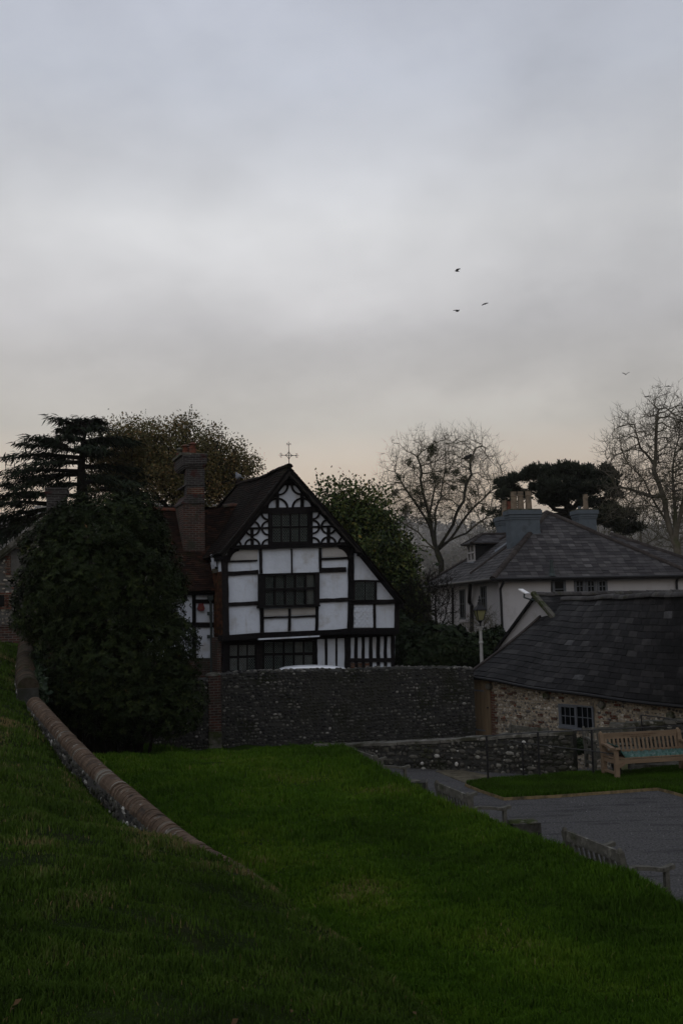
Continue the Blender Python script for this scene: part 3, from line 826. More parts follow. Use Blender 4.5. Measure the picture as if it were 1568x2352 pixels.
while x < W2:
    w = random.uniform(0.35, 0.65); w = min(w, W2 - x + 0.02)
    c = A2 + u2 * (x + w / 2) - n2 * 0.20; c.z = tf2(x + w / 2) - 0.035 + random.uniform(-.01, .01)
    sl = (tf2(x + w) - tf2(x)) / w
    mb.box(c, (u2 + Z * sl) * (w / 2 - 0.006), n2 * (0.23 + random.uniform(-.015, .015)), Z * 0.035)
    x += w
mb.build('coping', M['lichen'], root)
print('lowwall', A2, B2, [round(z, 2) for _, z in t2], 'flint', A, Bp, [round(z, 2) for _, z in tops])

# ---------------------------------------------------------------- near wall with half-round brick coping
def coped_wall(root, path, r, mat, bodymat, depth, brick=0.072, seed=1, facing=None):
    g = random.Random(seed)
    # resample
    L = [0.0]
    for a, b in zip(path[:-1], path[1:]): L.append(L[-1] + (b - a).length)
    def at(s):
        i = int(np.searchsorted(L, s) - 1); i = max(0, min(i, len(path) - 2))
        t = (s - L[i]) / (L[i + 1] - L[i])
        # catmull-rom
        p0 = path[max(i - 1, 0)]; p1 = path[i]; p2 = path[i + 1]; p3 = path[min(i + 2, len(path) - 1)]
        return 0.5 * ((2 * p1) + (p2 - p0) * t + (2 * p0 - 5 * p1 + 4 * p2 - p3) * t * t + (3 * p1 - p0 - 3 * p2 + p3) * t ** 3)
    mb = MB(); s = 0.0; k = 9
    while s < L[-1] - brick:
        bl = brick * g.uniform(0.85, 1.2)
        a = at(s + 0.004); b = at(min(s + bl - 0.005, L[-1]))
        d = (b - a).normalized(); sd = d.cross(Z).normalized(); up = sd.cross(d)
        rr = r * g.uniform(0.98, 1.02); off = up * g.uniform(-.005, .005) + sd * g.uniform(-.005, .005)
        tw = d * g.uniform(-.012, .012)
        vs = []
        for p in (a, b):
            for j in range(k + 1):
                an = math.pi * j / k
                vs.append(p + off + sd * (math.cos(an) * rr) + up * (math.sin(an) * rr - r) + tw * math.cos(an))
        fs = [(j, j + 1, k + 1 + j + 1, k + 1 + j) for j in range(k)]
        fs += [tuple(range(k + 1)), tuple(range(2 * k + 1, k, -1)), (0, k + 1, 2 * k + 1, k)]
        mb.add(vs, [f[::-1] for f in fs], g.random())
        s += bl
    mb.build('coping', mat, root)
    mb = MB(); n = 40
    for i in range(n):
        a = at(L[-1] * i / n); b = at(L[-1] * (i + 1) / n)
        d = (b - a).normalized(); sd = d.cross(Z).normalized()
        w = r * 0.93
        mb.prism([a - sd * w - Z * (r * 1.0), a + sd * w - Z * (r * 1.0), a + sd * w - Z * depth, a - sd * w - Z * depth], b - a)
    mb.build('wall_core', bodymat, root)
    mb = MB()
    for i in range(int(L[-1] * 130)):
        p = at(g.uniform(0, L[-1])); q = at(min(L[-1], L[-1] * 0.5)); 
        d = (at(L[-1] * 0.6) - at(L[-1] * 0.4)).normalized(); sd = d.cross(Z).normalized()
        side = g.choice([-1, 1])
        sz = g.uniform(0.03, 0.06)
        mb.ell(p + sd * side * (r * 0.93) - Z * (r + g.uniform(0.02, 0.45)), d * sz * 1.2, sd * sz * 0.5, Z * sz * 0.8, 6, 4, None, 0.25)
    mb.build('flint_facing', M['flint_low'], root)


WPx = [WP[0]] + WP[1:] + [P(600, 2028, 10.3), P(690, 2098, 9.3)]
WPx[-1].z -= 0.06
root = tag(empty('coped_wall', WP[0]), 'low retaining wall with half-round brick coping running down the grass bank', 'wall')
coped_wall(root, WPx, 0.155, M['coping'], M['mortar_grey'], 1.5, 0.075, 2)
FP_ = [P(62, 1463, 28.6), P(60, 1500, 25.5), P(60, 1535, 23.0), P(66, 1556, 21.2)]
root = tag(empty('coped_wall', FP_[0]), 'higher mossy wall with rounded brick top below the old flint building', 'wall')
coped_wall(root, FP_, 0.23, M['coping_far'], M['mortar_dark'], 2.2, 0.085, 3)

# ivy on the far wall
g = np.random.default_rng(5)
def leaf_cloud(name, pos, size, mat, parent=None, tint=None, seed=0, up=0.3, aspect=0.45, nrm=None, local=False, spread=1.0):
    g = np.random.default_rng(seed); n = len(pos)
    a = g.normal(0, 1, (n, 3)); a[:, 2] += up * 0
    a /= np.linalg.norm(a, axis=1)[:, None]
    nn = g.normal(0, spread, (n, 3)); nn[:, 2] += up
    if nrm is not None: nn += nrm
    nn /= np.linalg.norm(nn, axis=1)[:, None]
    a = a - nn * (a * nn).sum(1)[:, None]; a /= np.linalg.norm(a, axis=1)[:, None] + 1e-9
    b = np.cross(nn, a)
    s = (size * g.uniform(0.6, 1.3, n))[:, None] if np.isscalar(size) else size[:, None]
    v0 = pos; v1 = pos + a * s * 0.5 + b * s * aspect * 0.5 + nn * s * 0.06; v2 = pos + a * s - nn * s * 0.1; v3 = pos + a * s * 0.5 - b * s * aspect * 0.5 + nn * s * 0.06
    vs = np.stack([v0, v1, v2, v3], 1).reshape(-1, 3)
    fs = np.arange(4 * n).reshape(n, 4)
    if tint is None: tint = g.random(n)
    return build_np(name, vs, fs, mat, parent, tint=tint, local=local)

ip = []
for i in range(2600):
    t = g.random(); k = min(int(t * 3), 2); f = t * 3 - k
    p = FP_[k].lerp(FP_[k + 1], f)
    d = (FP_[k + 1] - FP_[k]).normalized(); sd = V((-d.y, d.x, 0)).normalized()
    an = g.uniform(-0.2, 1.0) ** 1
    ip.append(p + V((1, 0.25, 0)) * (0.20 + 0.12 * g.random()) + Z * (-0.1 - g.random() * 1.5) + V((g.normal(0, .05), 0, 0)))
o = leaf_cloud('ivy', np.array(ip), 0.11, M['ivy'], None, None, 3, 0.2, 0.8)
tag(o, 'dark green ivy hanging over the right side of the mossy wall', 'ivy')
# ---------------------------------------------------------------- roof tiles
def tiled(mb, origin, u, v, poly, gauge, width, lift=0.02, jit=0.006, warp=None, seed=0, lap=1.25, missing=0.0, tintf=None, bond=0.5, gap=0.004):
    """tiles over a convex polygon given in (u, v) metres on the plane origin + u*a + v*b; v runs up the slope"""
    g = random.Random(seed)
    u = V(u); v = V(v); n = u.cross(v).normalized()
    if n.z < -0.01: n = -n
    flip = u.cross(v).dot(n) < 0
    vs_ = [p[1] for p in poly]; v0, v1 = min(vs_), max(vs_)
    def span(vv):
        xs = []
        for i in range(len(poly)):
            a, b = poly[i], poly[(i + 1) % len(poly)]
            if (a[1] - vv) * (b[1] - vv) <= 0 and a[1] != b[1]:
                xs.append(a[0] + (b[0] - a[0]) * (vv - a[1]) / (b[1] - a[1]))
        return (min(xs), max(xs)) if len(xs) >= 2 else None
    W = warp or (lambda a, b: V((0, 0, 0)))
    r = 0; vv = v0
    while vv < v1 - 0.01:
        sp = span(min(vv + gauge * 0.5, v1 - 0.003))
        if sp:
            x = sp[0] + g.uniform(-.004, .004) - (width * bond * (r % 2))
            dr = g.uniform(-.3, .3) * jit
            while x < sp[1]:
                w = width * g.uniform(0.95, 1.05)
                a = max(x, sp[0]); b = min(x + w - gap, sp[1])
                x += w
                if b - a < width * 0.12: continue
                if g.random() < missing: continue
                lo = vv - jit * g.uniform(-1, 1) + dr; hi = min(vv + gauge * lap, v1 + 0.02)
                l0 = lift * g.uniform(0.75, 1.3)
                def pt(aa, bb, h): return origin + u * aa + v * bb + n * h + W(aa, bb)
                q = [pt(a, lo, l0), pt(b, lo, l0 * g.uniform(.9, 1.1)), pt(b, hi, 0.003), pt(a, hi, 0.003), pt(a, lo, l0 - lift * 0.75), pt(b, lo, l0 - lift * 0.75)]
                fs = [(0, 1, 2, 3), (4, 5, 1, 0), (0, 3, 4), (1, 5, 2)]
                if flip: fs = [f[::-1] for f in fs]
                mb.add(q, fs, tintf(g) if tintf else g.random())
        vv += gauge; r += 1


def under_sheet(mb, origin, u, v, poly, warp=None, drop=0.03, thick=0.10, nu=8, nv=8):
    """the boarding under the tiles"""
    u = V(u); v = V(v); n = u.cross(v).normalized()
    if n.z < 0: n = -n
    mb.prism([origin + u * a + v * b - n * drop for a, b in poly], -n * thick, 0.2)


def ridge_tiles(mb, pts, r=0.13, seg=0.42, k=8, seed=0, lift=0.03):
    g = random.Random(seed)
    pts = [V(p) for p in pts]
    L = [0.0]
    for a, b in zip(pts[:-1], pts[1:]): L.append(L[-1] + (b - a).length)
    def at(s):
        i = max(0, min(int(np.searchsorted(L, s) - 1), len(pts) - 2)); t = (s - L[i]) / (L[i + 1] - L[i])
        return pts[i].lerp(pts[i + 1], t)
    s = 0.0
    while s < L[-1] - 0.05:
        e = min(s + seg, L[-1]); a, b = at(s), at(e); d = (b - a).normalized()
        sd = d.cross(Z).normalized(); up = sd.cross(d)
        if up.z < 0: up = -up
        rr = r * g.uniform(.95, 1.05); o = up * (lift * g.uniform(.3, 1)) - up * r * 0.55
        vs = []
        for p, q in ((a, rr), (b, rr * 0.96)):
            for j in range(k + 1):
                an = math.pi * j / k
                vs.append(p + o + sd * (math.cos(an) * q) + up * (math.sin(an) * q))
        fs = [(j, j + 1, k + 2 + j, k + 1 + j) for j in range(k)] + [tuple(range(k + 1)), tuple(range(2 * k + 1, k, -1)), (0, k + 1, 2 * k + 1, k)]
        mb.add(vs, fs, g.random())
        s = e - 0.0 + 0.006


# ---------------------------------------------------------------- the half-timbered house
PHI = math.radians(20)
hn = V((math.sin(PHI), -math.cos(PHI), 0))        # facade normal
hr = V((math.cos(PHI), math.sin(PHI), 0))         # along the facade, to the right
hp = P(700, 1400, 33.9); hp.z = 0
c2 = crop(800, 1750, 1.8447)
c3 = crop(840, 2100, 3.7333)
c1 = crop(0, 1600, 1.42545)
c6 = crop(600, 1700, 3.92)


def FP(x, y, off=0.0):
    u, v = c2(x, y)
    return PL(u, v, hp + hn * off, hn)


def FD(u, v, off=0.0):
    return PL(u, v, hp + hn * off, hn)


house = tag(empty('timber_house', FP(640, 1720)), 'black and white half-timbered house with a steep gable and a long sloping right side', 'house')
UP = 0.45   # jetty of the upper floor
rj = random.Random(3)


def slab(mb, px, off0, off1, t=None):
    mb.prism([FP(x, y, off1) for x, y in px], -hn * (off1 - off0), t)


def bar(mb, a, b, w, off0, off1, wob=1.6, steps=None, w2=None):
    """hand-hewn timber between two points of the facade, w in crop pixels"""
    a = np.array(a, float); b = np.array(b, float); d = b - a; L = np.hypot(*d); d /= L; nrm = np.array([-d[1], d[0]])
    n = steps or max(2, int(L / 45)); w2 = w2 or w
    e0 = []; e1 = []
    for i in range(n + 1):
        t = i / n; c = a + d * L * t; ww = (w + (w2 - w) * t) / 2
        e0.append(c + nrm * (ww + rj.uniform(-wob, wob))); e1.append(c - nrm * (ww + rj.uniform(-wob, wob)))
    t_ = rj.random()
    for i in range(n):
        mb.prism([FP(*q, off1) for q in (e0[i], e0[i + 1], e1[i + 1], e1[i])], -hn * (off1 - off0), t_)


def arc(mb, cx, cy, r, a0, a1, w, off0, off1, ry=None):
    n = max(4, int(abs(a1 - a0) / 14)); ry = ry or r
    p = [(cx + r * math.cos(math.radians(a0 + (a1 - a0) * i / n)), cy - ry * math.sin(math.radians(a0 + (a1 - a0) * i / n))) for i in range(n + 1)]
    for i in range(n):
        bar(mb, p[i], p[i + 1], w, off0, off1, 0.3, 1)


# body of the house: the gable outline pushed back through the depth
DEP = 8.0
mb = MB()
def back_prism(mb, px, off1, depth, t=None): mb.prism([FP(x, y, off1) for x, y in px], -hn * depth, t)
back_prism(mb, [(178, 1465), (178, 862), (660, 262), (1128, 800), (1128, 1440)], UP - 0.02, DEP)
back_prism(mb, [(1124, 1440), (1124, 850), (1190, 865), (1462, 1200), (1462, 1440)], UP - 0.025, DEP)
back_prism(mb, [(178, 1960), (178, 1462), (1440, 1430), (1430, 1960)], -0.02, DEP - 0.4)
mb.build('wall', M['plaster'], house)

# coved plaster under the gable beam and in the bay
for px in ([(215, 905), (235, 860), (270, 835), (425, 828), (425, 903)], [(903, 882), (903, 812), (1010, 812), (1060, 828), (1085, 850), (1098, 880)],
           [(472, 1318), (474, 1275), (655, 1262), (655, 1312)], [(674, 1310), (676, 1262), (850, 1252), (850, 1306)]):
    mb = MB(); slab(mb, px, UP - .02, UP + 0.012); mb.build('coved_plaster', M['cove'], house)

tb = MB()
F0, F1 = UP - 0.03, UP + 0.045
# gable timbers
bar(tb, (440, 541), (885, 528), 40, F0, F1 + .02)
bar(tb, (232, 812), (1122, 786), 30, F0, F1 + .10)
bar(tb, (585, 342), (742, 337), 24, F0, F1 + .01)
slab(tb, [(600, 345), (660, 265), (722, 340)], F0, F1 - .01)
for x0, y0, x1, y1 in ((640, 290, 205, 838), (682, 290, 1150, 815)):
    bar(tb, (x0, y0), (x1, y1), 52, F0, F1 + .012)
bar(tb, (573, 395), (573, 522), 22, F0, F1); bar(tb, (755, 385), (756, 520), 24, F0, F1)
AR = F1 - 0.012
arc(tb, 583, 352, 66, 0, -90, 13, F0, AR, 70); arc(tb, 745, 352, 66, 180, 270, 13, F0, AR, 66)
arc(tb, 573, 522, 74, 0, 180, 14, F0, AR, 72); arc(tb, 757, 520, 72, 0, 180, 14, F0, AR, 72)
# left and right panels of the gable
bar(tb, (345, 672), (508, 666), 16, F0, F1); bar(tb, (387, 668), (388, 800), 20, F0, F1)
arc(tb, 506, 556, 50, 180, 270, 13, F0, AR); arc(tb, 508, 668, 50, 90, 270, 13, F0, AR); arc(tb, 508, 800, 48, 90, 180, 13, F0, AR)
arc(tb, 388, 670, 52, -178, 75, 13, F0, AR); arc(tb, 388, 802, 54, 0, 180, 13, F0, AR); arc(tb, 250, 806, 56, 0, 62, 13, F0, AR)
bar(tb, (833, 659), (1000, 655), 16, F0, F1); bar(tb, (950, 657), (950, 785), 20, F0, F1)
arc(tb, 833, 553, 48, 0, -90, 13, F0, AR); arc(tb, 833, 659, 48, -90, 90, 13, F0, AR); arc(tb, 835, 788, 48, 0, 90, 13, F0, AR)
arc(tb, 950, 657, 52, 105, 358, 13, F0, AR); arc(tb, 950, 788, 54, 0, 180, 13, F0, AR); arc(tb, 1080, 786, 56, 115, 180, 13, F0, AR)
# posts, studs and rails of the upper floor
bar(tb, (183, 868), (196, 1475), 46, F0, F1 + .02); bar(tb, (448, 822), (453, 1004), 20, F0, F1); bar(tb, (457, 1245), (460, 1445), 26, F0, F1)
bar(tb, (678, 822), (681, 1000), 9, F0, F1, .8); bar(tb, (888, 816), (890, 1000), 16, F0, F1); bar(tb, (1118, 782), (1112, 1440), 38, F0, F1 + .02, 3)
bar(tb, (212, 915), (425, 908), 12, F0, F1); bar(tb, (208, 1006), (432, 993), 30, F0, F1, 3); bar(tb, (212, 1233), (442, 1222), 30, F0, F1, 2.5)
bar(tb, (898, 897), (1103, 888), 15, F0, F1); bar(tb, (896, 980), (1079, 974), 36, F0, F1, 1); bar(tb, (878, 1204), (1098, 1195), 28, F0, F1, 3)
bar(tb, (662, 1262), (662, 1428), 18, F0, F1); bar(tb, (866, 1240), (862, 1425), 20, F0, F1); bar(tb, (466, 1331), (852, 1318), 13, F0, F1)
# curved braces
arc(tb, 290, 925, 78, 92, 172, 22, F0, F1 - .008, 98); arc(tb, 1012, 905, 92, 2, 80, 24, F0, F1 - .008, 98)
slab(tb, [(205, 925), (205, 835), (290, 826), (240, 856), (219, 905)], F0, F1 - .004)
slab(tb, [(1105, 905), (1105, 800), (1010, 804), (1070, 830), (1092, 862)], F0, F1 - .004)
# lean-to on the right
bar(tb, (1128, 1059), (1345, 1060), 15, F0, F1); bar(tb, (1128, 1217), (1478, 1211), 34, F0, F1 + .02); bar(tb, (1296, 1064), (1297, 1205), 15, F0, F1)
bar(tb, (1287, 1228), (1290, 1410), 19, F0, F1); bar(tb, (1456, 1205), (1452, 1440), 30, F0, F1 + .02); bar(tb, (1500, 1200), (1462, 1222), 26, F0, F1)
# jetty beam
for pa in ([(165, 1462), (450, 1440), (450, 1484), (165, 1502)], [(450, 1440), (850, 1424), (850, 1462), (450, 1484)], [(850, 1424), (1000, 1418), (1110, 1406), (1110, 1452), (850, 1462)], [(1110, 1406), (1465, 1404), (1465, 1452), (1110, 1452)]):
    slab(tb, pa, -0.10, F1 + .03)
# ground floor
G0, G1 = -0.05, 0.045
slab(tb, [(175, 1500), (440, 1484), (440, 1530), (175, 1535)], G0, G1)
bar(tb, (193, 1500), (190, 1960), 46, G0, G1 + .02); bar(tb, (438, 1485), (438, 1960), 66, G0, G1); bar(tb, (850, 1470), (852, 1960), 32, G0, G1)
slab(tb, [(440, 1462), (1440, 1440), (1440, 1466), (440, 1505)], G0, G1 - .006)
bar(tb, (932, 1460), (934, 1960), 15, G0, G1, 1); bar(tb, (1008, 1460), (1009, 1960), 11, G0, G1, 1); bar(tb, (1091, 1440), (1090, 1960), 40, G0, G1 + .01)
for x, w in ((1154, 22), (1205, 20), (1261, 23), (1316, 23), (1370, 20)): bar(tb, (x, 1450), (x + rj.uniform(-4, 4), 1960), w, G0, G1, 2)
bar(tb, (1424, 1440), (1428, 1960), 24, G0, G1 + .01); bar(tb, (1105, 1645), (1430, 1642), 30, G0, G1 + .006)
tb.build('timber_frame', M['timber'], house)
mb = MB(); slab(mb, [(432, 1483), (882, 1461), (882, 1471), (432, 1495)], F1 - .10, F1 + .055); mb.build('drip_board', M['plaster'], house)
mb = MB(); slab(mb, [(1113, 1663), (1198, 1663), (1198, 1960), (1113, 1960)], -.03, .012); mb.build('brick_infill', M['brick_red'], house); mb = MB(); slab(mb, [(1218, 1663), (1251, 1663), (1251, 1960), (1218, 1960)], -.03, .012)
mb.build('brick_infill', M['brick_red'], house)
mb = MB()
for i in range(9):
    for j in range(5):
        y = 1236 + i * 18.5 + rj.uniform(-1, 1); x = 1130 + j * 30 + (i % 2) * 14
        slab(mb, [(x, y), (min(x + 28.5, 1279), y - 1), (min(x + 28.5, 1279), y + 16.4), (x, y + 17.2)], UP - .03, UP + rj.uniform(.004, .012))
mb.build('brick_infill', M['plaster'], house)


def diamonds(mb, q, off, nx, ny, w=2.1):
    """lead lattice in quad q (4 facade points tl,tr,br,bl) in crop pixels"""
    q = [np.array(p, float) for p in q]
    def B(s, t): return (q[0] * (1 - s) + q[1] * s) * (1 - t) + (q[3] * (1 - s) + q[2] * s) * t
    def seg(a, b):
        A_, B_ = B(*a), B(*b); d = B_ - A_; L = np.hypot(*d)
        if L < 1: return
        nrm = np.array([-d[1], d[0]]) / L * w / 2
        mb.prism([FP(*p, off + 0.008) for p in (A_ + nrm, B_ + nrm, B_ - nrm, A_ - nrm)], -hn * 0.012)
    for k in range(-ny, nx):
        # lines s*nx - t*ny = k + .5  and mirrored
        for sgn in (1, -1):
            pts = []
            for t in (0, 1):
                s = (k + .5 + t * ny) / nx
                pts.append((s, t))
            (s0, t0), (s1, t1) = pts
            lo, hi = 0.0, 1.0
            ds = s1 - s0
            a = max(0, min((0 - s0) / ds, (1 - s0) / ds)); b = min(1, max((0 - s0) / ds, (1 - s0) / ds))
            if b - a < 0.02: continue
            p0 = (s0 + ds * a, a); p1 = (s0 + ds * b, b)
            if sgn < 0: p0 = (1 - p0[0], p0[1]); p1 = (1 - p1[0], p1[1])
            seg(p0, p1)
    e = 1.9
    for a, b in (((0, 0), (1, 0)), ((1, 0), (1, 1)), ((1, 1), (0, 1)), ((0, 1), (0, 0))):
        A_, B_ = B(*a), B(*b); d = B_ - A_; nrm = np.array([-d[1], d[0]]) / np.hypot(*d) * e / 2
        mb.prism([FP(*p, off + 0.010) for p in (A_ + nrm, B_ + nrm, B_ - nrm, A_ - nrm)], -hn * 0.014)


def leaded_window(outer, cols, rows, skew, off, curtains=(), proud=0.10, nx=3, ny=4):
    """outer = (x0,y0,x1,y1); cols/rows: light spans; skew = dy/dx"""
    x0, y0, x1, y1 = outer
    sk = lambda x, y: (x, y + skew * (x - x0))
    fr = MB()
    def fq(a, b, c, d, o1): slab(fr, [sk(a, b), sk(c, b), sk(c, d), sk(a, d)], off - .04, off + o1)
    xs = [x0] + [q for c in cols for q in c] + [x1]
    for i in range(0, len(xs), 2): fq(xs[i], y0, xs[i + 1], y1, proud if i in (0, len(xs) - 2) else proud - .02)
    ys = [y0] + [q for r in rows for q in r] + [y1]
    for i in range(0, len(ys), 2): fq(x0 + .5, ys[i], x1 - .5, ys[i + 1], proud - .006 if i in (0, len(ys) - 2) else proud - .03)
    slab(fr, [sk(x0 - 6, y1 - 6), sk(x1 + 6, y1 - 6), sk(x1 + 6, y1 + 8), sk(x0 - 6, y1 + 8)], off - .03, off + proud + .06)
    w = fr.build('window', M['timber'], house)
    gl = MB(); cu = MB(); ld = MB()
    for i, (a, b) in enumerate(cols):
        for j, (c, d) in enumerate(rows):
            q = [sk(a, c), sk(b, c), sk(b, d), sk(a, d)]
            slab(cu if (i, j) in curtains else gl, q, off - .03, off + .012 + .004 * ((i + j) % 2))
            diamonds(ld, [sk(a + 1.5, c + 1.5), sk(b - 1.5, c + 1.5), sk(b - 1.5, d - 1.5), sk(a + 1.5, d - 1.5)], off + .020, nx, ny)
    gl.build('pane', M['glass'], w)
    if cu.f: tag(cu.build('pane', M['curtain'], w), 'pane with a pale curtain behind it')
    ld.build('leading', M['lead'], w)
    return w


leaded_window((508, 553, 832, 795), ((537, 597), (608, 661), (677, 728), (740, 795)), ((568, 656), (672, 770)), -.02, UP, proud=.08)
leaded_window((437, 1006, 882, 1252), ((487, 550), (564, 627), (640, 701), (713, 775), (788, 850)), ((1022, 1114), (1134, 1240)), -.028, UP, curtains=((4, 0), (4, 1)), proud=.16, nx=4, ny=5)
leaded_window((1133, 1064, 1292, 1202), ((1145, 1213), (1223, 1285)), ((1068, 1196),), 0.0, UP, proud=.06, nx=4, ny=6)
leaded_window((205, 1520, 420, 1790), ((222, 276), (290, 345), (356, 410)), ((1536, 1612), (1632, 1720)), -.03, 0.0, curtains=((0, 0), (1, 0), (2, 0), (0, 1), (1, 1)), proud=.07, nx=3, ny=4)
leaded_window((463, 1496, 838, 1800), ((478, 540), (552, 612), (627, 687), (700, 760), (773, 833)), ((1512, 1590), (1612, 1720)), -.016, 0.0, curtains=((3, 0), (3, 1), (4, 1)), proud=.09, nx=4, ny=5)

# bargeboards
bb = MB()
for a, b, w in (((652, 250), (168, 850), 40), ((674, 250), (1185, 828), 42)):
    a = np.array(a, float); b = np.array(b, float); nst = 14
    d = (b - a) / np.hypot(*(b - a)); nrm = np.array([-d[1], d[0]]); s_ = 1 if nrm[1] > 0 else -1
    for i in range(nst):
        t0, t1 = i / nst, (i + 1) / nst
        p0, p1 = a + (b - a) * t0, a + (b - a) * t1
        w0 = w * (1 + .12 * math.sin(t0 * 40)); w1 = w * (1 + .12 * math.sin(t1 * 40))
        slab(bb, [p0 - nrm * s_ * 14, p1 - nrm * s_ * 14, p1 + nrm * s_ * (w1 - 16), p0 + nrm * s_ * (w0 - 16)], UP + .30, UP + .40)
for cxy in ((176, 862), (1184, 836)):
    slab(bb, [(cxy[0] + 15 * math.cos(i * .785), cxy[1] + 15 * math.sin(i * .785)) for i in range(8)], UP + .28, UP + .415)
slab(bb, [(640, 262), (660, 236), (684, 260), (662, 275)], UP + .29, UP + .41)
bb.build('bargeboard', M['board'], house)

# roof: left slope with sagging ridge, right slope, long catslide, hipped back
R0 = FP(660, 212, UP + .48); A0 = FP(152, 858, UP + .48)
RT = FP(1203, 832, UP + .48); CT = FP(1522, 1226, UP + .48)
bk = -hn
s_ = 0.0
for k in range(200):
    s_ = k * 0.05
    if proj(R0 + bk * s_)[0] < 548: break
RL = s_
uR, vR = 548, 1112
RB = R0 + bk * RL
RBz = P(uR, vR, RB.y).z
print('ridge', R0, RL, RB.z, RBz)
sag_end = RBz - RB.z
def rz(t): # change of ridge height along the ridge (t metres back)
    f = t / RL
    return sag_end * f + 0.045 * math.sin(f * 9.0) * (1 - f) - 0.05 * math.sin(f * 3.14)
rf = MB()
vl = (R0 - A0); Lv = vl.length; vl /= Lv
LT = RL + 3.2
def warpL(a, b):
    f = max(0, min(1, b / Lv))
    return Z * (rz(min(a, RL)) * f ** 1.3 - 0.10 * math.sin(math.pi * f) + 0.02 * math.sin(a * 2.3 + b * 1.7))
tiled(rf, A0, bk, vl, [(0, 0), (LT, 0), (RL, Lv), (0, Lv)], 0.105, 0.17, 0.022, 0.010, warpL, 1)
vr = (R0 - RT); Lr = vr.length; vr /= Lr
def warpR(a, b):
    f = max(0, min(1, b / Lr)); return Z * (rz(min(a, RL)) * f)
tiled(rf, RT, bk, vr, [(0, 0), (LT, 0), (RL, Lr), (0, Lr)], 0.105, 0.17, 0.022, 0.010, warpR, 2)
vc = (RT - CT); Lc = vc.length; vc /= Lc
tiled(rf, CT, bk, vc, [(0, 0), (LT, 0), (LT, Lc + .05), (0, Lc + .05)], 0.105, 0.17, 0.022, 0.010, None, 3)
# hipped back
E1_, E2_ = A0 + bk * LT, RT + bk * LT
RBt = V((RB.x, RB.y, RBz))
uh = (E2_ - E1_); Wh = uh.length; uh /= Wh
fx = (RBt - E1_).dot(uh); vh = RBt - E1_ - uh * fx; Lh = vh.length; vh /= Lh
tiled(rf, E1_, uh, vh, [(0, 0), (Wh, 0), (fx, Lh)], 0.105, 0.17, 0.022, 0.01, None, 4)
us = MB()
for o_, v_, L_ in ((A0, vl, Lv), (RT, vr, Lr)):
    n_ = 6
    nn = bk.cross(v_).normalized(); nn = nn if nn.z > 0 else -nn
    for i in range(n_):
        a0, a1 = RL * i / n_, RL * (i + 1) / n_
        for j in range(3):
            f0, f1 = j / 3, (j + 1) / 3
            def q(a, f): return o_ + bk * (a + 0.05) + v_ * (L_ * f) + Z * (rz(min(a, RL)) * f ** 1.3 - (0.10 * math.sin(math.pi * f) if o_ is A0 else 0)) - nn * 0.035
            us.prism([q(a0, f0), q(a1, f0), q(a1, f1), q(a0, f1)], -nn * 0.05, .2)
    us.prism([o_ + bk * (RL) - nn * .04, o_ + bk * LT - nn * .04, o_ + bk * RL + v_ * L_ + Z * sag_end - nn * .04], -nn * .05, .2)
nn = bk.cross(vc).normalized(); nn = nn if nn.z > 0 else -nn
us.prism([CT + bk * .05 - nn * .035, CT + bk * LT - nn * .035, CT + bk * LT + vc * Lc - nn * .035, CT + bk * .05 + vc * Lc - nn * .035], -nn * .05, .2)
nn = uh.cross(vh).normalized(); nn = nn if nn.z > 0 else -nn
us.prism([E1_ - nn * .035, E2_ - nn * .035, RBt - nn * .035], -nn * .05, .2)
roof = rf.build('roof', M['clay'], house)
us.build('roof_boarding', M['timber'], roof)
mb = MB()
ridge_tiles(mb, [R0 + bk * (RL * i / 14) + Z * (rz(RL * i / 14) + .01) for i in range(15)], 0.12, 0.36, seed=2)
mb.build('ridge_tiles', M['clay'], roof)
mb = MB(); ridge_tiles(mb, [RBt, E1_ + Z * .03], 0.10, 0.3, seed=3); ridge_tiles(mb, [RBt, E2_ + Z * .03], 0.10, 0.3, seed=4)
mb.ell(RBt + Z * 0.06, hr * .14, hn * .16, Z * .14, 8, 6); mb.build('hip_tiles', M['clay'], roof)
mb = MB(); mb.beam(RT + bk * 0.1 - Z * .12, RT + bk * 2 - Z * .12, .1, .1); mb.beam(CT + bk * .05 - Z * .09 - hr * .1, CT + bk * LT - Z * .09 - hr * .1, .05, .16); mb.beam(A0 + bk * .1 + hr * .12 - Z * .10, A0 + bk * 2.2 + hr * .12 - Z * .10, .05, .12); mb.build('eaves_board', M['timber'], house)

# tile-hung flank, coved jetty and brick corner at the left
tl_, bl_ = FP(172, 990, UP - .03), FP(180, 1478, UP - .03)
ht = MB()
hh = tl_.z - bl_.z
tiled(ht, bl_ - hr * 0.03, bk, Z, [(0, 0), (1.5, 0), (1.5, hh), (0, hh)], 0.105, 0.17, 0.02, 0.006, None, 9)
# flip outward: face to the left
ht.build('tile_hanging', M['hung'], house)
mb = MB()
def F3(x, y, off): return FD(*c3(x, y), off)
mb.prism([F3(x, y, -.45) for x, y in ((30, 440), (168, 440), (172, 650), (84, 640), (56, 590))], -hn * .25)
mb.build('coved_plaster', M['plaster'], house)
mb = MB()
mb.prism([F3(x, y, -.43) for x, y in ((84, 418), (98, 418), (120, 640), (106, 640))], -hn * .05)
mb.prism([F3(x, y, -.42) for x, y in ((80, 622), (175, 630), (175, 664), (84, 658))], -hn * .1)
mb.build('timber_frame', M['timber'], house)
mb = MB(); mb.prism([F3(x, y, -.40) for x, y in ((62, 650), (170, 680), (165, 722), (62, 715))], -hn * .3); mb.build('corbel', M['stone'], house)
mb = MB(); mb.prism([F3(x, y, -.055) for x, y in ((112, 1690), (176, 1690), (176, 2700), (112, 2700))], -hn * 1.3); mb.build('brick_corner', M['brick_old'], house)

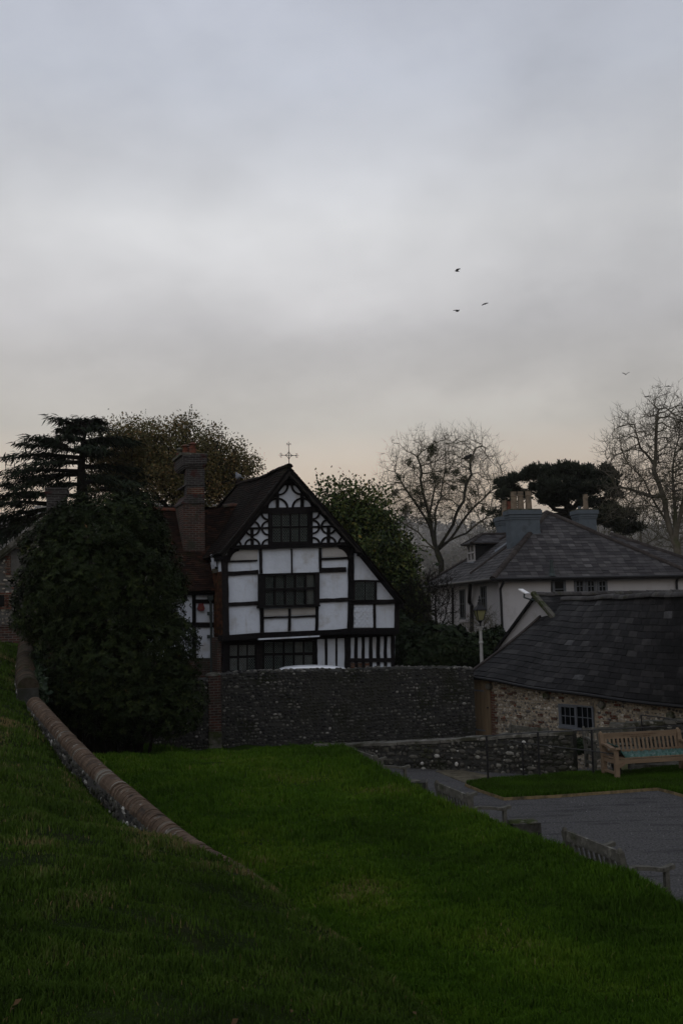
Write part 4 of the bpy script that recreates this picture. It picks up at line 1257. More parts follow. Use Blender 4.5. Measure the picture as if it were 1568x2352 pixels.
# back wing: wall, roof, chimney stack
WO = -1.05
wl, wr = FD(280, 1360, WO), FD(506, 1357, WO)
weave = FD(440, 1357, WO + .35).z; wrz = FD(436, 1165, WO - 2.5).z
mb = MB()
mb.prism([V((wl.x, wl.y, 0.95)), V((wr.x, wr.y, 0.95)), V((wr.x, wr.y, weave + .12)), V((wl.x, wl.y, weave + .12))], -hn * 4.9)
mb.build('wing_wall', M['plaster'], house)
mb = MB()
q = FD(440, 1478 / 1.42545 * .57415 + 1600 * .57415, WO); zb = q.z
mb.prism([V((wl.x, wl.y, -.3)) + hn * .06, V((wr.x, wr.y, -.3)) + hn * .06, V((wr.x, wr.y, zb)) + hn * .06, V((wl.x, wl.y, zb)) + hn * .06], -hn * 1.0)
mb.build('brick_plinth', M['brick_old'], house)
tb = MB()
def W1(x, y, off=0.0): return FD(*c1(x, y), WO + off)
for pts in ([(1035, 1268), (1235, 1268), (1235, 1296), (1035, 1296)], [(1097, 1100), (1118, 1100), (1120, 1480), (1100, 1480)], [(1115, 1137), (1235, 1137), (1235, 1160), (1115, 1160)], [(1030, 1085), (1240, 1085), (1240, 1106), (1030, 1106)], [(1125, 1472), (1240, 1472), (1240, 1496), (1125, 1496)]):
    tb.prism([W1(x, y, .05 + .002 * len(tb.f) / 6) for x, y in pts], -hn * .1)
tb.build('timber_frame', M['timber'], house)
mb = MB(); mb.prism([W1(x, y, .16) for x, y in ((1186, 1118), (1218, 1116), (1216, 1138), (1208, 1146), (1195, 1146), (1188, 1138))], -hn * .14)
mb.tube([W1(1201, 1140, .10), W1(1205, 1300, .10), W1(1206, 1580, .10)], .042, 8)
for y in (1218, 1350): mb.prism([W1(x, yy, .15) for x, yy in ((1183, y - 10), (1213, y - 10), (1213, y + 10), (1183, y + 10))], -hn * .06)
mb.build('downpipe', M['gutter'], house)
al = MB(); al.prism([W1(x, y, .14) for x, y in ((1136, 1162), (1160, 1160), (1169, 1188), (1163, 1202), (1135, 1203), (1127, 1190))], -hn * .12)
a_ = al.build('alarm_box', M['red'], house)
al = MB()
for dy in (2, 8): al.prism([W1(x, y + dy, .147) for x, y in ((1144, 1182), (1149, 1177), (1154, 1182), (1152, 1184), (1149, 1181), (1146, 1184))], -hn * .01)
al.build('emblem', M['yellow'], a_)
wf = MB()
we0 = FD(270, 1357, WO + .35); we0.z = weave
wrid = V((we0.x, we0.y, wrz)) - hn * 2.85
wv = wrid - we0; Lw = wv.length; wv /= Lw
WW = 8.2
def warpW(a, b):
    # ridge lower to the left of the stack, and the slope sweeps up to the main roof on the right
    f = b / Lw
    k = float(sstep(3.0, 5.0, a)); return Z * ((-0.12 * (1 - k) + 0.10 * k) * f - .06 * math.sin(math.pi * min(1, f)) + .02 * math.sin(a * 1.9 + b))
tiled(wf, we0, hr, wv, [(0, 0), (3.65, 0), (WW, Lw * .9), (WW, Lw), (0, Lw)], 0.105, 0.17, 0.022, 0.010, warpW, 6)
bs = MB()
nn = hr.cross(wv).normalized(); nn = nn if nn.z > 0 else -nn
bs.prism([we0 - nn * .12, we0 + hr * 3.6 - nn * .12, we0 + hr * WW + wv * Lw * .9 - nn * .12, we0 + hr * WW + wv * Lw - nn * .12, we0 + wv * Lw - nn * .12], -nn * .08, .2)
# far slope of the wing
wv2 = V((-hn.x * 2.85, -hn.y * 2.85, -(wrz - weave))); 
tiled(wf, we0 + wv * Lw + wv2, hr, -wv2.normalized(), [(0, 0), (WW, 0), (WW, wv2.length), (0, wv2.length)], 0.105, 0.17, 0.022, 0.010, None, 7)
r2 = wf.build('roof', M['clay_red'], house); bs.build('roof_boarding', M['timber'], r2)
mb = MB(); ridge_tiles(mb, [wrid + hr * a + warpW(a, Lw) + Z * .02 for a in (0.2, 1, 2, 3.0)], .12, .4, seed=5); tag(mb.build('ridge_tiles', M['pot'], r2), 'orange ridge tiles')
mb = MB(); ridge_tiles(mb, [wrid + hr * a + warpW(a, Lw) + Z * .02 for a in (4.2, 4.7, 5.2, 5.7, 6.4)], .12, .4, seed=6); mb.build('ridge_tiles', M['ridge'], r2)

# chimney stack
stack_z = FD(445, 1262, -3).z
f_ = (stack_z - weave) / (wrz - weave)
CO = WO + .35 - 2.85 * f_ + .05
def K(x, y, off=0.0): return FD(*c6(x, y), CO + off)
ch = MB()
def block(px, off, depth, mbx=ch): mbx.prism([K(x, y, off) for x, y in px], -hn * depth)
CD = 1.55
block([(530, 2120), (862, 2120), (860, 1215), (520, 1225)], 0, CD)            # body through the roof
chim = ch.build('chimney', M['brick_old'], house)
sh = MB()
block([(505, 1235), (866, 1220), (866, 1195), (505, 1205)], .05, CD + .1, sh)      # shoulder
block([(515, 1205), (864, 1195), (858, 1130), (545, 1150)], .02, CD + .04, sh)
block([(555, 1155), (858, 1140), (858, 1090), (570, 1100)], -.02, CD - .04, sh)
for k in range(3):                                                                # three shafts side by side in depth
    block([(575, 1110), (856, 1100), (858, 655), (578, 665)], -.05 - k * .53, .33, sh)
block([(650, 1100), (835, 1100), (835, 655), (650, 660)], -.10, CD - .2, sh)
block([(560, 945), (858, 940), (858, 915), (562, 920)], -.02, CD - .02, sh)
block([(560, 680), (866, 670), (868, 640), (552, 652)], -.01, CD - .0, sh)
block([(540, 655), (875, 642), (878, 610), (535, 620)], .03, CD + .06, sh)
block([(528, 622), (892, 605), (896, 490), (522, 505)], .07, CD + .14, sh)
block([(520, 508), (900, 490), (902, 452), (520, 470)], .09, CD + .18, sh)
sh.build('chimney_shafts', M['brick_grey'], chim)
mb = MB()
block([(578, 1088), (846, 1085), (846, 978), (590, 984)], -.035, .06, mb)
mb.build('brick_panel', M['brick_red'], chim)
mb = MB()
ctop = K(700, 470).z
cc = K(700, 470, 0) - hn * .35
mb.prism([cc + hr * a + hn * b + Z * (-.02) for a, b in ((-.5, .35), (.5, .35), (.5, -1.2), (-.5, -1.2))], Z * .10)
mb.build('flaunching', M['stone'], chim)
for i, (dx, dd, hh_) in enumerate(((0.02, 0.05, .36), (-.16, .45, .34), (-.30, .85, .25), (.12, .8, .33))):
    b0 = cc + hr * dx - hn * dd + Z * .06
    mb = MB(); mb.lathe(b0, [(.135, 0), (.125, .06), (.115, hh_ * .6), (.125, hh_ * .62), (.125, hh_ * .72), (.10, hh_ * .74)], 14)
    pot = mb.build('chimney_pot', M['pot'], chim, smooth=False)
    mb = MB(); mb.lathe(b0 + Z * hh_ * .74, [(.09, 0), (.09, .10), (.16, .11), (.15, .125), (.12, .14), (.10, .16), (.03, .20)], 14); mb.build('cowl', M['pot'] if i != 2 else M['stone'], pot)

# wrought-iron cross on the gable tip
fx_ = tag(empty('gable_cross', R0), 'wrought-iron cross finial with curled ends on the tip of the timbered gable', 'finial')
mb = MB(); b0 = R0 + hn * -.05
H_ = .82
mb.tube([b0 - Z * .1, b0 + Z * H_], [.016, .010], 6); c0 = b0 + Z * .37
mb.tube([c0 - hr * .27, c0 + hr * .27], .011, 6)
d_ = .13
for a, b in ((1, 0), (0, 1), (-1, 0), (0, -1)):
    p = c0 + hr * a * d_ + Z * b * d_; q = c0 + hr * (-b) * d_ + Z * a * d_
    m_ = (p + q) / 2 - (((p + q) / 2) - c0) * .25
    mb.tube([p, m_, q], .010, 5)
for c_, dr in ((c0 + hr * .24, hr), (c0 - hr * .24, -hr), (b0 + Z * (H_ - .10), Z)):
    sd = Z if dr is not Z else hr
    for sg in (1, -1):
        pts = [c_ - dr * .02]
        for i in range(7):
            an = i * .75
            pts.append(c_ + dr * (.03 + .035 * math.sin(an)) + sd * sg * (.035 + .035 * (1 - math.cos(an)) * .5))
        mb.tube(pts, .007, 5)
    mb.tube([c_, c_ + dr * .12], [.012, .004], 5)
mb.ell(b0 + Z * .03, hr * .05, hn * .05, Z * .06, 8, 5)
mb.build('ironwork', M['iron'], fx_)
# ---------------------------------------------------------------- slate barn
E0 = P(1073, 1553, 31.5); Er = P(1568, 1622, 25.0)
ba = V((E0.x - Er.x, E0.y - Er.y, 0)); LR = ba.length; ba.normalize()      # along the barn, away
bn = V((-ba.y, ba.x, 0))
if bn.y > 0: bn = -bn                                            # outward, towards the court
R0b = PL(1285, 1378, E0, ba); Rr = PL(1568, 1366, Er, ba)
BL = LR * 1.5
sv = R0b - E0; Lb = sv.length; sv /= Lb
dE = Er - (E0 - ba * LR); dR = Rr - (R0b - ba * LR)
print('barn', ba, bn, E0, R0b, Er, Rr, LR)
barn = tag(empty('barn', (E0.x, E0.y, -.7)), 'long low flint barn with a dark slate roof and a plank door', 'barn')
def warpB(a, b):
    f = b / Lb; return (dE * (1 - f) + dR * f) * (a / LR) + Z * (-.10 * math.sin(math.pi * min(1, max(0, f))) + .025 * math.sin(a * .9 + 1) * (1 - f) + .02 * math.sin(a * 1.7))
rf = MB()
tiled(rf, E0, -ba, sv, [(0, 0), (BL, 0), (BL, Lb), (0, Lb)], 0.30, 0.40, 0.022, 0.014, warpB, 21, 1.25, 0, None, 0.5, 0.012)
# back slope
sb = V((-bn.x, -bn.y, 0)) * ((R0b - E0).dot(-bn)) - Z * (R0b.z - E0.z)
tiled(rf, R0b + sb, -ba, -sb.normalized(), [(0, 0), (BL, 0), (BL, Lb), (0, Lb)], 0.205, 0.30, 0.014, 0.012, lambda a, b: dR * ((BL - a) / LR) if False else dR * (a / LR), 22, 1.3)
roof = rf.build('roof', M['slate_barn'], barn)
mb = MB()
nb = (-ba).cross(sv).normalized(); nb = nb if nb.z > 0 else -nb
for i in range(8):
    f0, f1 = i / 8, (i + 1) / 8
    for k in range(12):
        a0, a1 = .02 + (BL - .02) * k / 12, .02 + (BL - .02) * (k + 1) / 12
        pr = lambda f, a: E0 - ba * a + sv * (Lb * f) + warpB(a, Lb * f) - nb * .035
        mb.prism([pr(f0, a0), pr(f0, a1), pr(f1, a1), pr(f1, a0)], -nb * .09, .2)
        pr2 = lambda f, a: R0b + sb * f - ba * a - Z * .05 + dR * (a / LR)
        mb.prism([pr2(f0, a0), pr2(f0, a1), pr2(f1, a1), pr2(f1, a0)], -Z * .09, .2)
mb.build('roof_boarding', M['timber'], roof)
mb = MB(); ridge_tiles(mb, [R0b - ba * (BL * i / 20) + dR * (BL * i / 20 / LR) + Z * (.02 + .02 * math.sin(i * 1.3)) for i in range(21)], .13, .36, 8, 11); mb.build('ridge_tiles', M['ridge_grey'], roof)
mb = MB()
for i in range(12):
    f0, f1 = i / 12, (i + 1) / 12
    p0 = E0 + ba * .02 + sv * (Lb * f0) + warpB(0, Lb * f0) + nb * .03; p1 = E0 + ba * .02 + sv * (Lb * f1) + warpB(0, Lb * f1) + nb * .03
    mb.beam(p0, p1, .10, .07, nb)
mb.build('verge', M['ridge_house'], roof)
mb = MB(); mb.tube([E0 - Z * .05 + bn * .03 - ba * (i * .7) + warpB(i * .7, 0) for i in range(19)], .045, 8); mb.build('gutter', M['black'], barn)
# walls
wb0 = E0 - bn * .28 - ba * .12; wb0.z = 0
ztop = E0.z - .06
zt_b = lambda x: ztop + dE.z * x / LR
mb = MB()
mb.prism([wb0 + Z * -2, wb0 - ba * (BL - .4) + Z * -2, wb0 - ba * (BL - .4) + Z * zt_b(BL - .4), wb0 + Z * ztop], -bn * (2 * (R0b - E0).dot(-bn) - .56), .5)
gpk = V((R0b.x, R0b.y, R0b.z - .12))
mb.prism([V((wb0.x, wb0.y, ztop)) , V((wb0.x, wb0.y, ztop)) - bn * (2 * (R0b - E0).dot(-bn) - .56), gpk - ba * .12], -ba * .3, .5)
mb.build('wall', M['mortar_tan'], barn)
def BP(u, v, off=0.0): return PL(u, v, wb0 + bn * off, bn)
def bxy(u, v): q = BP(u, v); return ((q - wb0).dot(-ba), q.z)
c7 = crop(1700, 2600, 1.52085)
dx0, dz1 = bxy(*c7(300, 195)); dx1, _ = bxy(*c7(392, 205))
dz0 = -.75
wx0, wz1 = bxy(*c7(823, 335)); wx1, wz0 = bxy(*c7(1025, 482))
qx = bxy(*c7(415, 215))[0]
ux = -ba
mb = MB()
sk_ = [(dx0 - .25, dx1 + .17, -9, 9), (wx0 - .10, wx1 + .10, wz0 - .12, wz1 + .10)]
stone_face(mb, wb0, ux, bn, BL - .5, lambda x: -.8, lambda x: zt_b(x) - .05, 0.105, 1.12, .028, sk_, 31, .05, False)
stone_face(mb, wb0, ux, bn, BL - .5, lambda x: -.8, lambda x: zt_b(x) - .05, 0.05, 1.6, .022, sk_, 32, .05, False)
mb.build('flint_facing', M['flint_barn'], barn)
mb = MB()
for k in range(24):
    z = dz0 + k * .085
    if z + .07 > ztop: break
    l = .17 if k % 2 else .28
    mb.box(wb0 + ux * (dx1 + .02 + l / 2) + bn * .0 + Z * (z + .036), ux * (l / 2), bn * .035, Z * .036)
    l = .14 if k % 2 else .24
    mb.box(wb0 + ux * (dx0 - .02 - l / 2) + bn * .0 + Z * (z + .036), ux * (l / 2), bn * .035, Z * .036)
for k in range(40):  # stray bricks
    x = random.uniform(dx1 + .5, 7); z = random.uniform(-.3, zt_b(x) - .15)
    if wx0 - .25 < x < wx1 + .25 and wz0 - .15 < z < wz1 + .15: continue
    mb.box(wb0 + ux * x + Z * z, ux * .1, bn * .034, Z * .034)
mb.build('brick_quoins', M['brick_red'], barn)
door = MB()
nb_ = 5
for i in range(nb_):
    a = dx0 + (dx1 - dx0) * i / nb_; b = dx0 + (dx1 - dx0) * (i + 1) / nb_ - .006
    door.box(wb0 + ux * ((a + b) / 2) + bn * .02 + Z * ((dz0 + dz1) / 2), ux * ((b - a) / 2), bn * .03, Z * ((dz1 - dz0) / 2))
dobj = door.build('door', M['door'], barn)
for zz in (dz1 - .25, dz0 + .45 + .35):
    mb = MB(); mb.box(wb0 + ux * (dx0 + .22) + bn * .055 + Z * zz, ux * .24, bn * .006, Z * .022)
    mb.build('hinge', M['greywin'], dobj)
mb = MB(); mb.ell(wb0 + ux * (dx1 - .06) + bn * .07 + Z * (dz1 - .75), ux * .03, bn * .03, Z * .03); mb.build('latch', M['iron'], dobj)
mb = MB(); mb.box(wb0 + ux * ((dx0 + dx1) / 2) + bn * .03 + Z * (dz1 + .05), ux * ((dx1 - dx0) / 2 + .08), bn * .05, Z * .05)
for xx in (dx0 - .03, dx1 + .03): mb.box(wb0 + ux * xx + bn * .03 + Z * ((dz0 + dz1) / 2), ux * .03, bn * .05, Z * ((dz1 - dz0) / 2))
mb.build('door_frame', M['door'], barn)
# window of two sliding lights
wm = (wx0 + wx1) / 2
fr = MB()
def wbx(a, b, c, d, o, mbx=None, dep=.022): (mbx or fr).box(wb0 + ux * ((a + b) / 2) + bn * o + Z * ((c + d) / 2), ux * ((b - a) / 2), bn * dep, Z * ((d - c) / 2))
wbx(wx0 - .04, wx1 + .04, wz1, wz1 + .045, .05); wbx(wx0 - .06, wx1 + .06, wz0 - .06, wz0, .06); wbx(wx0 - .04, wx0, wz0, wz1, .045); wbx(wx1, wx1 + .05, wz0, wz1, .045)
wbx(wm - .035, wm + .035, wz0, wz1, .043)
for a, b, o in ((wx0, wm - .035, .035), (wm + .035, wx1, .022)):
    for k in range(1, 3): x = a + (b - a) * k / 3; wbx(x - .010, x + .010, wz0, wz1, o, None, .006)
    z = (wz0 + wz1) / 2; wbx(a, b, z - .011, z + .011, o - .001, None, .006)
    if a == wx0: wbx(a, a + .04, wz0, wz1, o + .003); wbx(a, b, wz0, wz0 + .05, o + .005); wbx(a, b, wz1 - .04, wz1, o + .005)
win = fr.build('window', M['greywin'], barn)
mb = MB(); wbx(wx0, wx1, wz0, wz1, .002, mb, .012); mb.build('pane', M['glass'], win)
for k, (cx_p, cy_p) in enumerate(((397, 222), (745, 278), (1083, 333), (1500, 400))):
    q = BP(*c7(cx_p, cy_p), .0); mb = MB()
    mb.tube([q - bn * .1, q + bn * .12, q + bn * .14], [.10, .105, .08], 12); mb.build('beam_end', M['stone'], barn)

# small range behind the barn with a white gable and flat aerial
wa = V((.91, .41, 0)).normalized(); wn = V((-wa.y, wa.x, 0))
AP = P(1234, 1366, 33.5)
rng_ = tag(empty('outbuilding', (AP.x, AP.y, 0)), 'slate-roofed outbuilding with a white brick gable just behind the flint barn', 'outbuilding')
hw = 2.6; dropz = 1.9
pl_ = AP + wn * hw - Z * dropz; pr_ = AP - wn * hw - Z * dropz
WLn = 14
rf = MB()
for pe, sgn in ((pr_, 1), (pl_, -1)):
    vv = AP - pe; L_ = vv.length; vv /= L_
    tiled(rf, pe - wa * .12, wa, vv, [(0, 0), (WLn, 0), (WLn, L_), (0, L_)], .21, .30, .014, .01, None, 41)
rr = rf.build('roof', M['slate_barn'], rng_)
mb = MB(); ridge_tiles(mb, [AP - wa * .12 + Z * .02, AP + wa * WLn + Z * .02], .13, .36, 8, 12); mb.build('ridge_tiles', M['ridge_grey'], rr)
mb = MB(); mb.prism([AP - Z * .02, pl_ + V((0, 0, -.02)), V((pl_.x, pl_.y, -1)), V((pr_.x, pr_.y, -1)), pr_ + V((0, 0, -.02))], wa * (WLn - .3)); mb.build('wall', M['render_white'], rng_)
mb = MB(); mb.beam(AP - wa * .16 + Z * .02, pr_ - wa * .16, .16, .13, Z); mb.ell(AP - wa * .15 + Z * .03, wa * .13, wn * .10, Z * .10, 8, 6); mb.build('verge', M['stone'], rng_)
mb = MB(); mb.beam(AP - wa * .15 - Z * .05, pl_ - wa * .15 - Z * .05, .05, .06, Z); mb.build('bargeboard', M['black'], rng_)
c8 = crop(1650, 1900, 2.6133)
ant = tag(empty('aerial', AP), 'flat white antenna panel on a bent bracket at the tip of the white gable', 'aerial')
pz = AP - wa * .22
a0 = P(*c8(1103, 1190), AP.y - .3); a1 = P(*c8(1150, 1190), AP.y + .15); a2 = P(*c8(1226, 1237), AP.y + .15); a3 = P(*c8(1178, 1237), AP.y - .3)
mb = MB(); nn = (a1 - a0).cross(a3 - a0).normalized(); mb.prism([a0, a1, a2, a3], nn * .03 * (1 if nn.z < 0 else -1)); mb.build('panel', M['panel_white'], ant)
mb = MB(); pc = (a0 + a2) / 2 - Z * .03; e_ = P(*c8(1163, 1282), AP.y - .2); w_ = P(*c8(1258, 1310), AP.y - .2)
mb.tube([pc, e_], .03, 6); mb.tube([e_, w_, w_ + wa * .25], .028, 6); mb.build('bracket', M['gutter'], ant)

# ---------------------------------------------------------------- white house with hipped slate roof
c9 = crop(2150, 1900, 2.6988)
C0 = P(1130, 1329, 43.5)
fr_ = V((.985, .17, 0)).normalized(); bk_ = V((-fr_.y, fr_.x, 0))
WW_, DD = 9.6, 12.6
hip = P(1255, 1177, C0.y + 5.2)
wh = tag(empty('white_house', (C0.x, C0.y, .2)), 'pale rendered house with a hipped slate roof, dormer and tall buff chimney pots', 'house')
Cr = C0 + fr_ * WW_; Cbl = C0 + bk_ * DD; Cbr = Cr + bk_ * DD
print('white', C0, hip, proj(Cr), proj(Cbl))
def hipface(mbx, a, b, t, seed, g=.25, w=.34):
    u = (b - a); W = u.length; u /= W; fx = (t - a).dot(u); v = t - a - u * fx; L = v.length; v /= L
    tiled(mbx, a, u, v, [(0, 0), (W, 0), (fx, L)], g, w, .020, .010, None, seed, 1.3, 0, None, .5, .014)
    return a, u, v, fx, L
rf = MB()
FF = hipface(rf, C0, Cr, hip, 51); LF = hipface(rf, Cbl, C0, hip, 52); hipface(rf, Cr, Cbr, hip, 53); hipface(rf, Cbr, Cbl, hip, 54)
roof = rf.build('roof', M['slate_house'], wh)
mb = MB(); [mb.prism([q - Z * .05 for q in t_], -Z * .04, .2) for t_ in ((C0, Cr, hip), (Cbl, C0, hip), (Cr, Cbr, hip), (Cbr, Cbl, hip))]; mb.build('roof_boarding', M['black'], roof)
mb = MB()
for q, k in ((C0, 1), (Cr, 2), (Cbl, 3), (Cbr, 4)): ridge_tiles(mb, [q + Z * .03, hip + Z * .03], .15, .45, 8, k)
mb.build('hip_tiles', M['ridge_house'], roof)
ov = .42
wc = C0 + fr_ * ov + bk_ * ov; wc.z = C0.z
w1, w2, w3 = wc + fr_ * (WW_ - 2 * ov), wc + fr_ * (WW_ - 2 * ov) + bk_ * (DD - 2 * ov), wc + bk_ * (DD - 2 * ov)
mb = MB(); mb.prism([V((q.x, q.y, -.5)) for q in (wc, w1, w2, w3)], Z * (C0.z - .06 + .5)); mb.build('wall', M['render_white'], wh)
mb = MB()
mb.prism([C0 - Z * .12, Cr - Z * .12, Cbr - Z * .12, Cbl - Z * .12], Z * .10)
for a, b in ((C0, Cr), (Cbl, C0), (Cr, Cbr)): mb.tube([a - Z * .03, b - Z * .03], .07, 8)
mb.build('gutter', M['black'], wh)
WFn = -bk_; WLf = -fr_
def WF_(u, v, off=0.0): return PL(u, v, wc + WFn * off, WFn)
def WL_(u, v, off=0.0): return PL(u, v, wc + WLf * off, WLf)
def sash(fn, nrm, x0, y0, x1, y1, cols, rows, matf, name='window'):
    tl, br = fn(x0, y0), fn(x1, y1); ax = fr_ if abs(nrm.dot(fr_)) < .5 else bk_
    if abs(nrm.dot(fr_)) > .5: ax = -bk_
    W = abs((br - tl).dot(ax)); zt, zb = tl.z, br.z
    def bx(a, b, c, d, o, m): m.box(tl + ax * ((a + b) / 2) + nrm * o + Z * ((c + d) / 2 - tl.z), ax * ((b - a) / 2), nrm * .03, Z * ((d - c) / 2))
    f = MB()
    bx(-.06, W + .06, zt - .05, zt, .02, f); bx(-.08, W + .08, zb - .05, zb + .04, .05, f); bx(-.06, .05, zb, zt, .018, f); bx(W - .05, W + .06, zb, zt, .018, f)
    for i in range(1, cols): x = W * i / cols; bx(x - .02, x + .02, zb, zt, .012, f)
    for j in range(1, rows): z = zb + (zt - zb) * j / rows; bx(0, W, z - .02, z + .02, .012 if rows > 2 or j != 1 else .02, f)
    w = f.build(name, matf, wh)
    g_ = MB(); bx(0, W, zb, zt, -.012, g_); g_.build('pane', M['glass'], w)
    return w
x0, y0 = c9(165, 1140); x1, y1 = c9(295, 1420); sash(WF_, WFn, x0, y0, x1, y1, 1, 3, M['greywin'])
mb = MB(); mb.prism([WF_(*c9(x, y), .02) for x, y in ((142, 1150), (172, 1150), (172, 1420), (142, 1420))], -WFn * .05); mb.build('shutter', M['black'], wh)
for a, b in ((400, 497), (522, 618), (645, 740)):
    x0, y0 = c9(a, 1138); x1, y1 = c9(b, 1330); sash(WF_, WFn, x0, y0, x1, y1, 2, 3, M['greywin'])
x0, y0 = c8(495, 1200); x1, y1 = c8(552, 1500); sash(WL_, WLf, x0, y0, x1, y1, 2, 2, M['dullwin'])
x0, y0 = c8(715, 1165); x1, y1 = c8(772, 1410); sash(WL_, WLf, x0, y0, x1, y1, 2, 2, M['dullwin'])
mb = MB(); mb.prism([WL_(*c8(x, y), .16) for x, y in ((460, 1512), (560, 1512), (560, 1540), (460, 1540))], -WLf * .2); mb.build('window_sill', M['render_white'], wh)
mb = MB()
def pipe(pts, r=.055): mb.tube(pts, r, 8)
pipe([C0 + fr_ * .55 + bk_ * .0 - Z * .08, WF_(*c8(915, 1190), .10), WF_(*c8(922, 1300), .10), V((WF_(*c8(930, 1500), .10).x, WF_(930, 1500, .1).y, -.4)) if False else WF_(*c8(940, 1700), .10)])
mb.build('downpipe', M['black'], wh); mb = MB()
pipe([WF_(*c9(1530, 1085), .4), WF_(*c9(1495, 1150), .10), WF_(*c9(1508, 1400), .10)])
mb.build('downpipe', M['black'], wh)
mb = MB(); pipe([WL_(*c8(600, 1120), .35), WL_(*c8(590, 1330), .10), WL_(*c8(615, 1370), .10), WL_(*c8(615, 1640), .10)], .09); mb.build('downpipe', M['black'], wh); mb = MB(); pipe([WL_(*c8(415, 1180), .1), WL_(*c8(420, 1640), .1)], .06); mb.build('downpipe', M['black'], wh)
# shared height of the left slope
ls_n = (C0 - Cbl).cross(hip - Cbl).normalized(); ls_n = ls_n if ls_n.z > 0 else -ls_n
fs_n = (Cr - C0).cross(hip - C0).normalized(); fs_n = fs_n if fs_n.z > 0 else -fs_n
def onleft(u, v, h=0.0): return PL(u, v, C0 + ls_n * h, ls_n)
def onfront(u, v, h=0.0): return PL(u, v, C0 + fs_n * h, fs_n)
mb = MB(); ridge_tiles(mb, [onleft(*c8(600, 1030), .03), onleft(*c8(880, 825), .03), onleft(*c8(1070, 690), .03)], .11, .4, 8, 9); mb.build('hip_tiles', M['ridge_house'], roof)
mb = MB()
for pts in (((980, 660), (1020, 620), (1030, 690), (990, 700)),):
    mb.prism([onleft(*c8(x, y), .05) for x, y in pts], -ls_n * .03)
mb.prism([onleft(*c8(x, y), .05) for x, y in ((850, 790), (1010, 680), (1018, 690), (862, 806))], -ls_n * .03)
mb.prism([onleft(*c8(x, y), .04) for x, y in ((550, 918), (600, 905), (650, 905), (625, 922))], -ls_n * .03)
mb.prism([onfront(*c8(x, y), .04) for x, y in ((1255, 592), (1330, 588), (1338, 612), (1270, 616))], -fs_n * .03)
mb.build('lead_flashing', M['greywin'], roof)
# dormer
K0 = onleft(*c8(655, 900)); K1t = PL(*c8(655, 712), K0, fr_)
dh = K1t.z - K0.z
dw = 1.25
dor = MB()
Ld = dh / (ls_n.dot(-fr_) / ls_n.z if abs(ls_n.dot(fr_)) > 1e-6 else 1)
slope = abs(ls_n.dot(fr_)) / ls_n.z
Ld = dh / slope
f0 = K0; 
dor.prism([f0 + Z * 0, f0 + Z * dh, f0 + fr_ * Ld + Z * dh], bk_ * .06)
dor.prism([f0 + bk_ * dw, f0 + bk_ * dw + Z * dh, f0 + bk_ * dw + fr_ * Ld + Z * dh], -bk_ * .06)
dobj = dor.build('dormer', M['black'], wh)
mb = MB()
mb.prism([f0 + bk_ * .06 + Z * .0, f0 + bk_ * (dw - .06), f0 + bk_ * (dw - .06) + Z * dh, f0 + bk_ * .06 + Z * dh], fr_ * .06); mb.build('pane', M['curtain'], dobj)
mb = MB()
for a in (0, .5, 1): mb.box(f0 - fr_ * .02 + bk_ * (.05 + (dw - .1) * a) + Z * (dh / 2), fr_ * .035, bk_ * .05, Z * (dh / 2))
for z in (.04, dh * .5, dh - .05): mb.box(f0 - fr_ * .022 + bk_ * (dw / 2) + Z * z, fr_ * .035, bk_ * (dw / 2 - .01), Z * .045)
mb.build('window_frame', M['whitewin'], dobj)
mb = MB()
o_ = .28; e0 = f0 - fr_ * o_ - bk_ * o_ + Z * dh; e1 = f0 - fr_ * o_ + bk_ * (dw + o_) + Z * dh
rise = .50; p0 = f0 + fr_ * .55 + bk_ * (dw / 2) + Z * (dh + rise); LL = Ld + rise / slope + .3
hipface(mb, e1, e0, p0, 61, .2, .28)
vv = (p0 - bk_ * (dw / 2 + o_) - Z * rise); 
e0b = e0 + fr_ * LL; p0b = p0 + fr_ * (LL - .55)
v_ = (p0 - e0) - fr_ * (p0 - e0).dot(fr_); Lv_ = v_.length; v_ /= Lv_
tiled(mb, e0, fr_, v_, [(0, 0), (LL, 0), (LL, Lv_), ((p0 - e0).dot(fr_), Lv_)], .2, .28, .013, .008, None, 62, 1.3)
v_ = (p0 - e1) - fr_ * (p0 - e1).dot(fr_); v_ /= v_.length
tiled(mb, e1, fr_, v_, [(0, 0), (LL, 0), (LL, Lv_), ((p0 - e1).dot(fr_), Lv_)], .2, .28, .013, .008, None, 63, 1.3)
dr = mb.build('roof', M['slate_house'], dobj)
mb = MB(); ridge_tiles(mb, [p0 + Z * .02, p0b + Z * .02], .10, .4, 8, 3); ridge_tiles(mb, [e0 + Z * .02, p0 + Z * .02], .09, .4, 8, 4); ridge_tiles(mb, [e1 + Z * .02, p0 + Z * .02], .09, .4, 8, 4)
mb.prism([e0 - Z * .05, e1 - Z * .05, e1 + fr_ * LL - Z * .05, e0 + fr_ * LL - Z * .05], Z * .05)
mb.build('hip_tiles', M['ridge_house'], dobj)

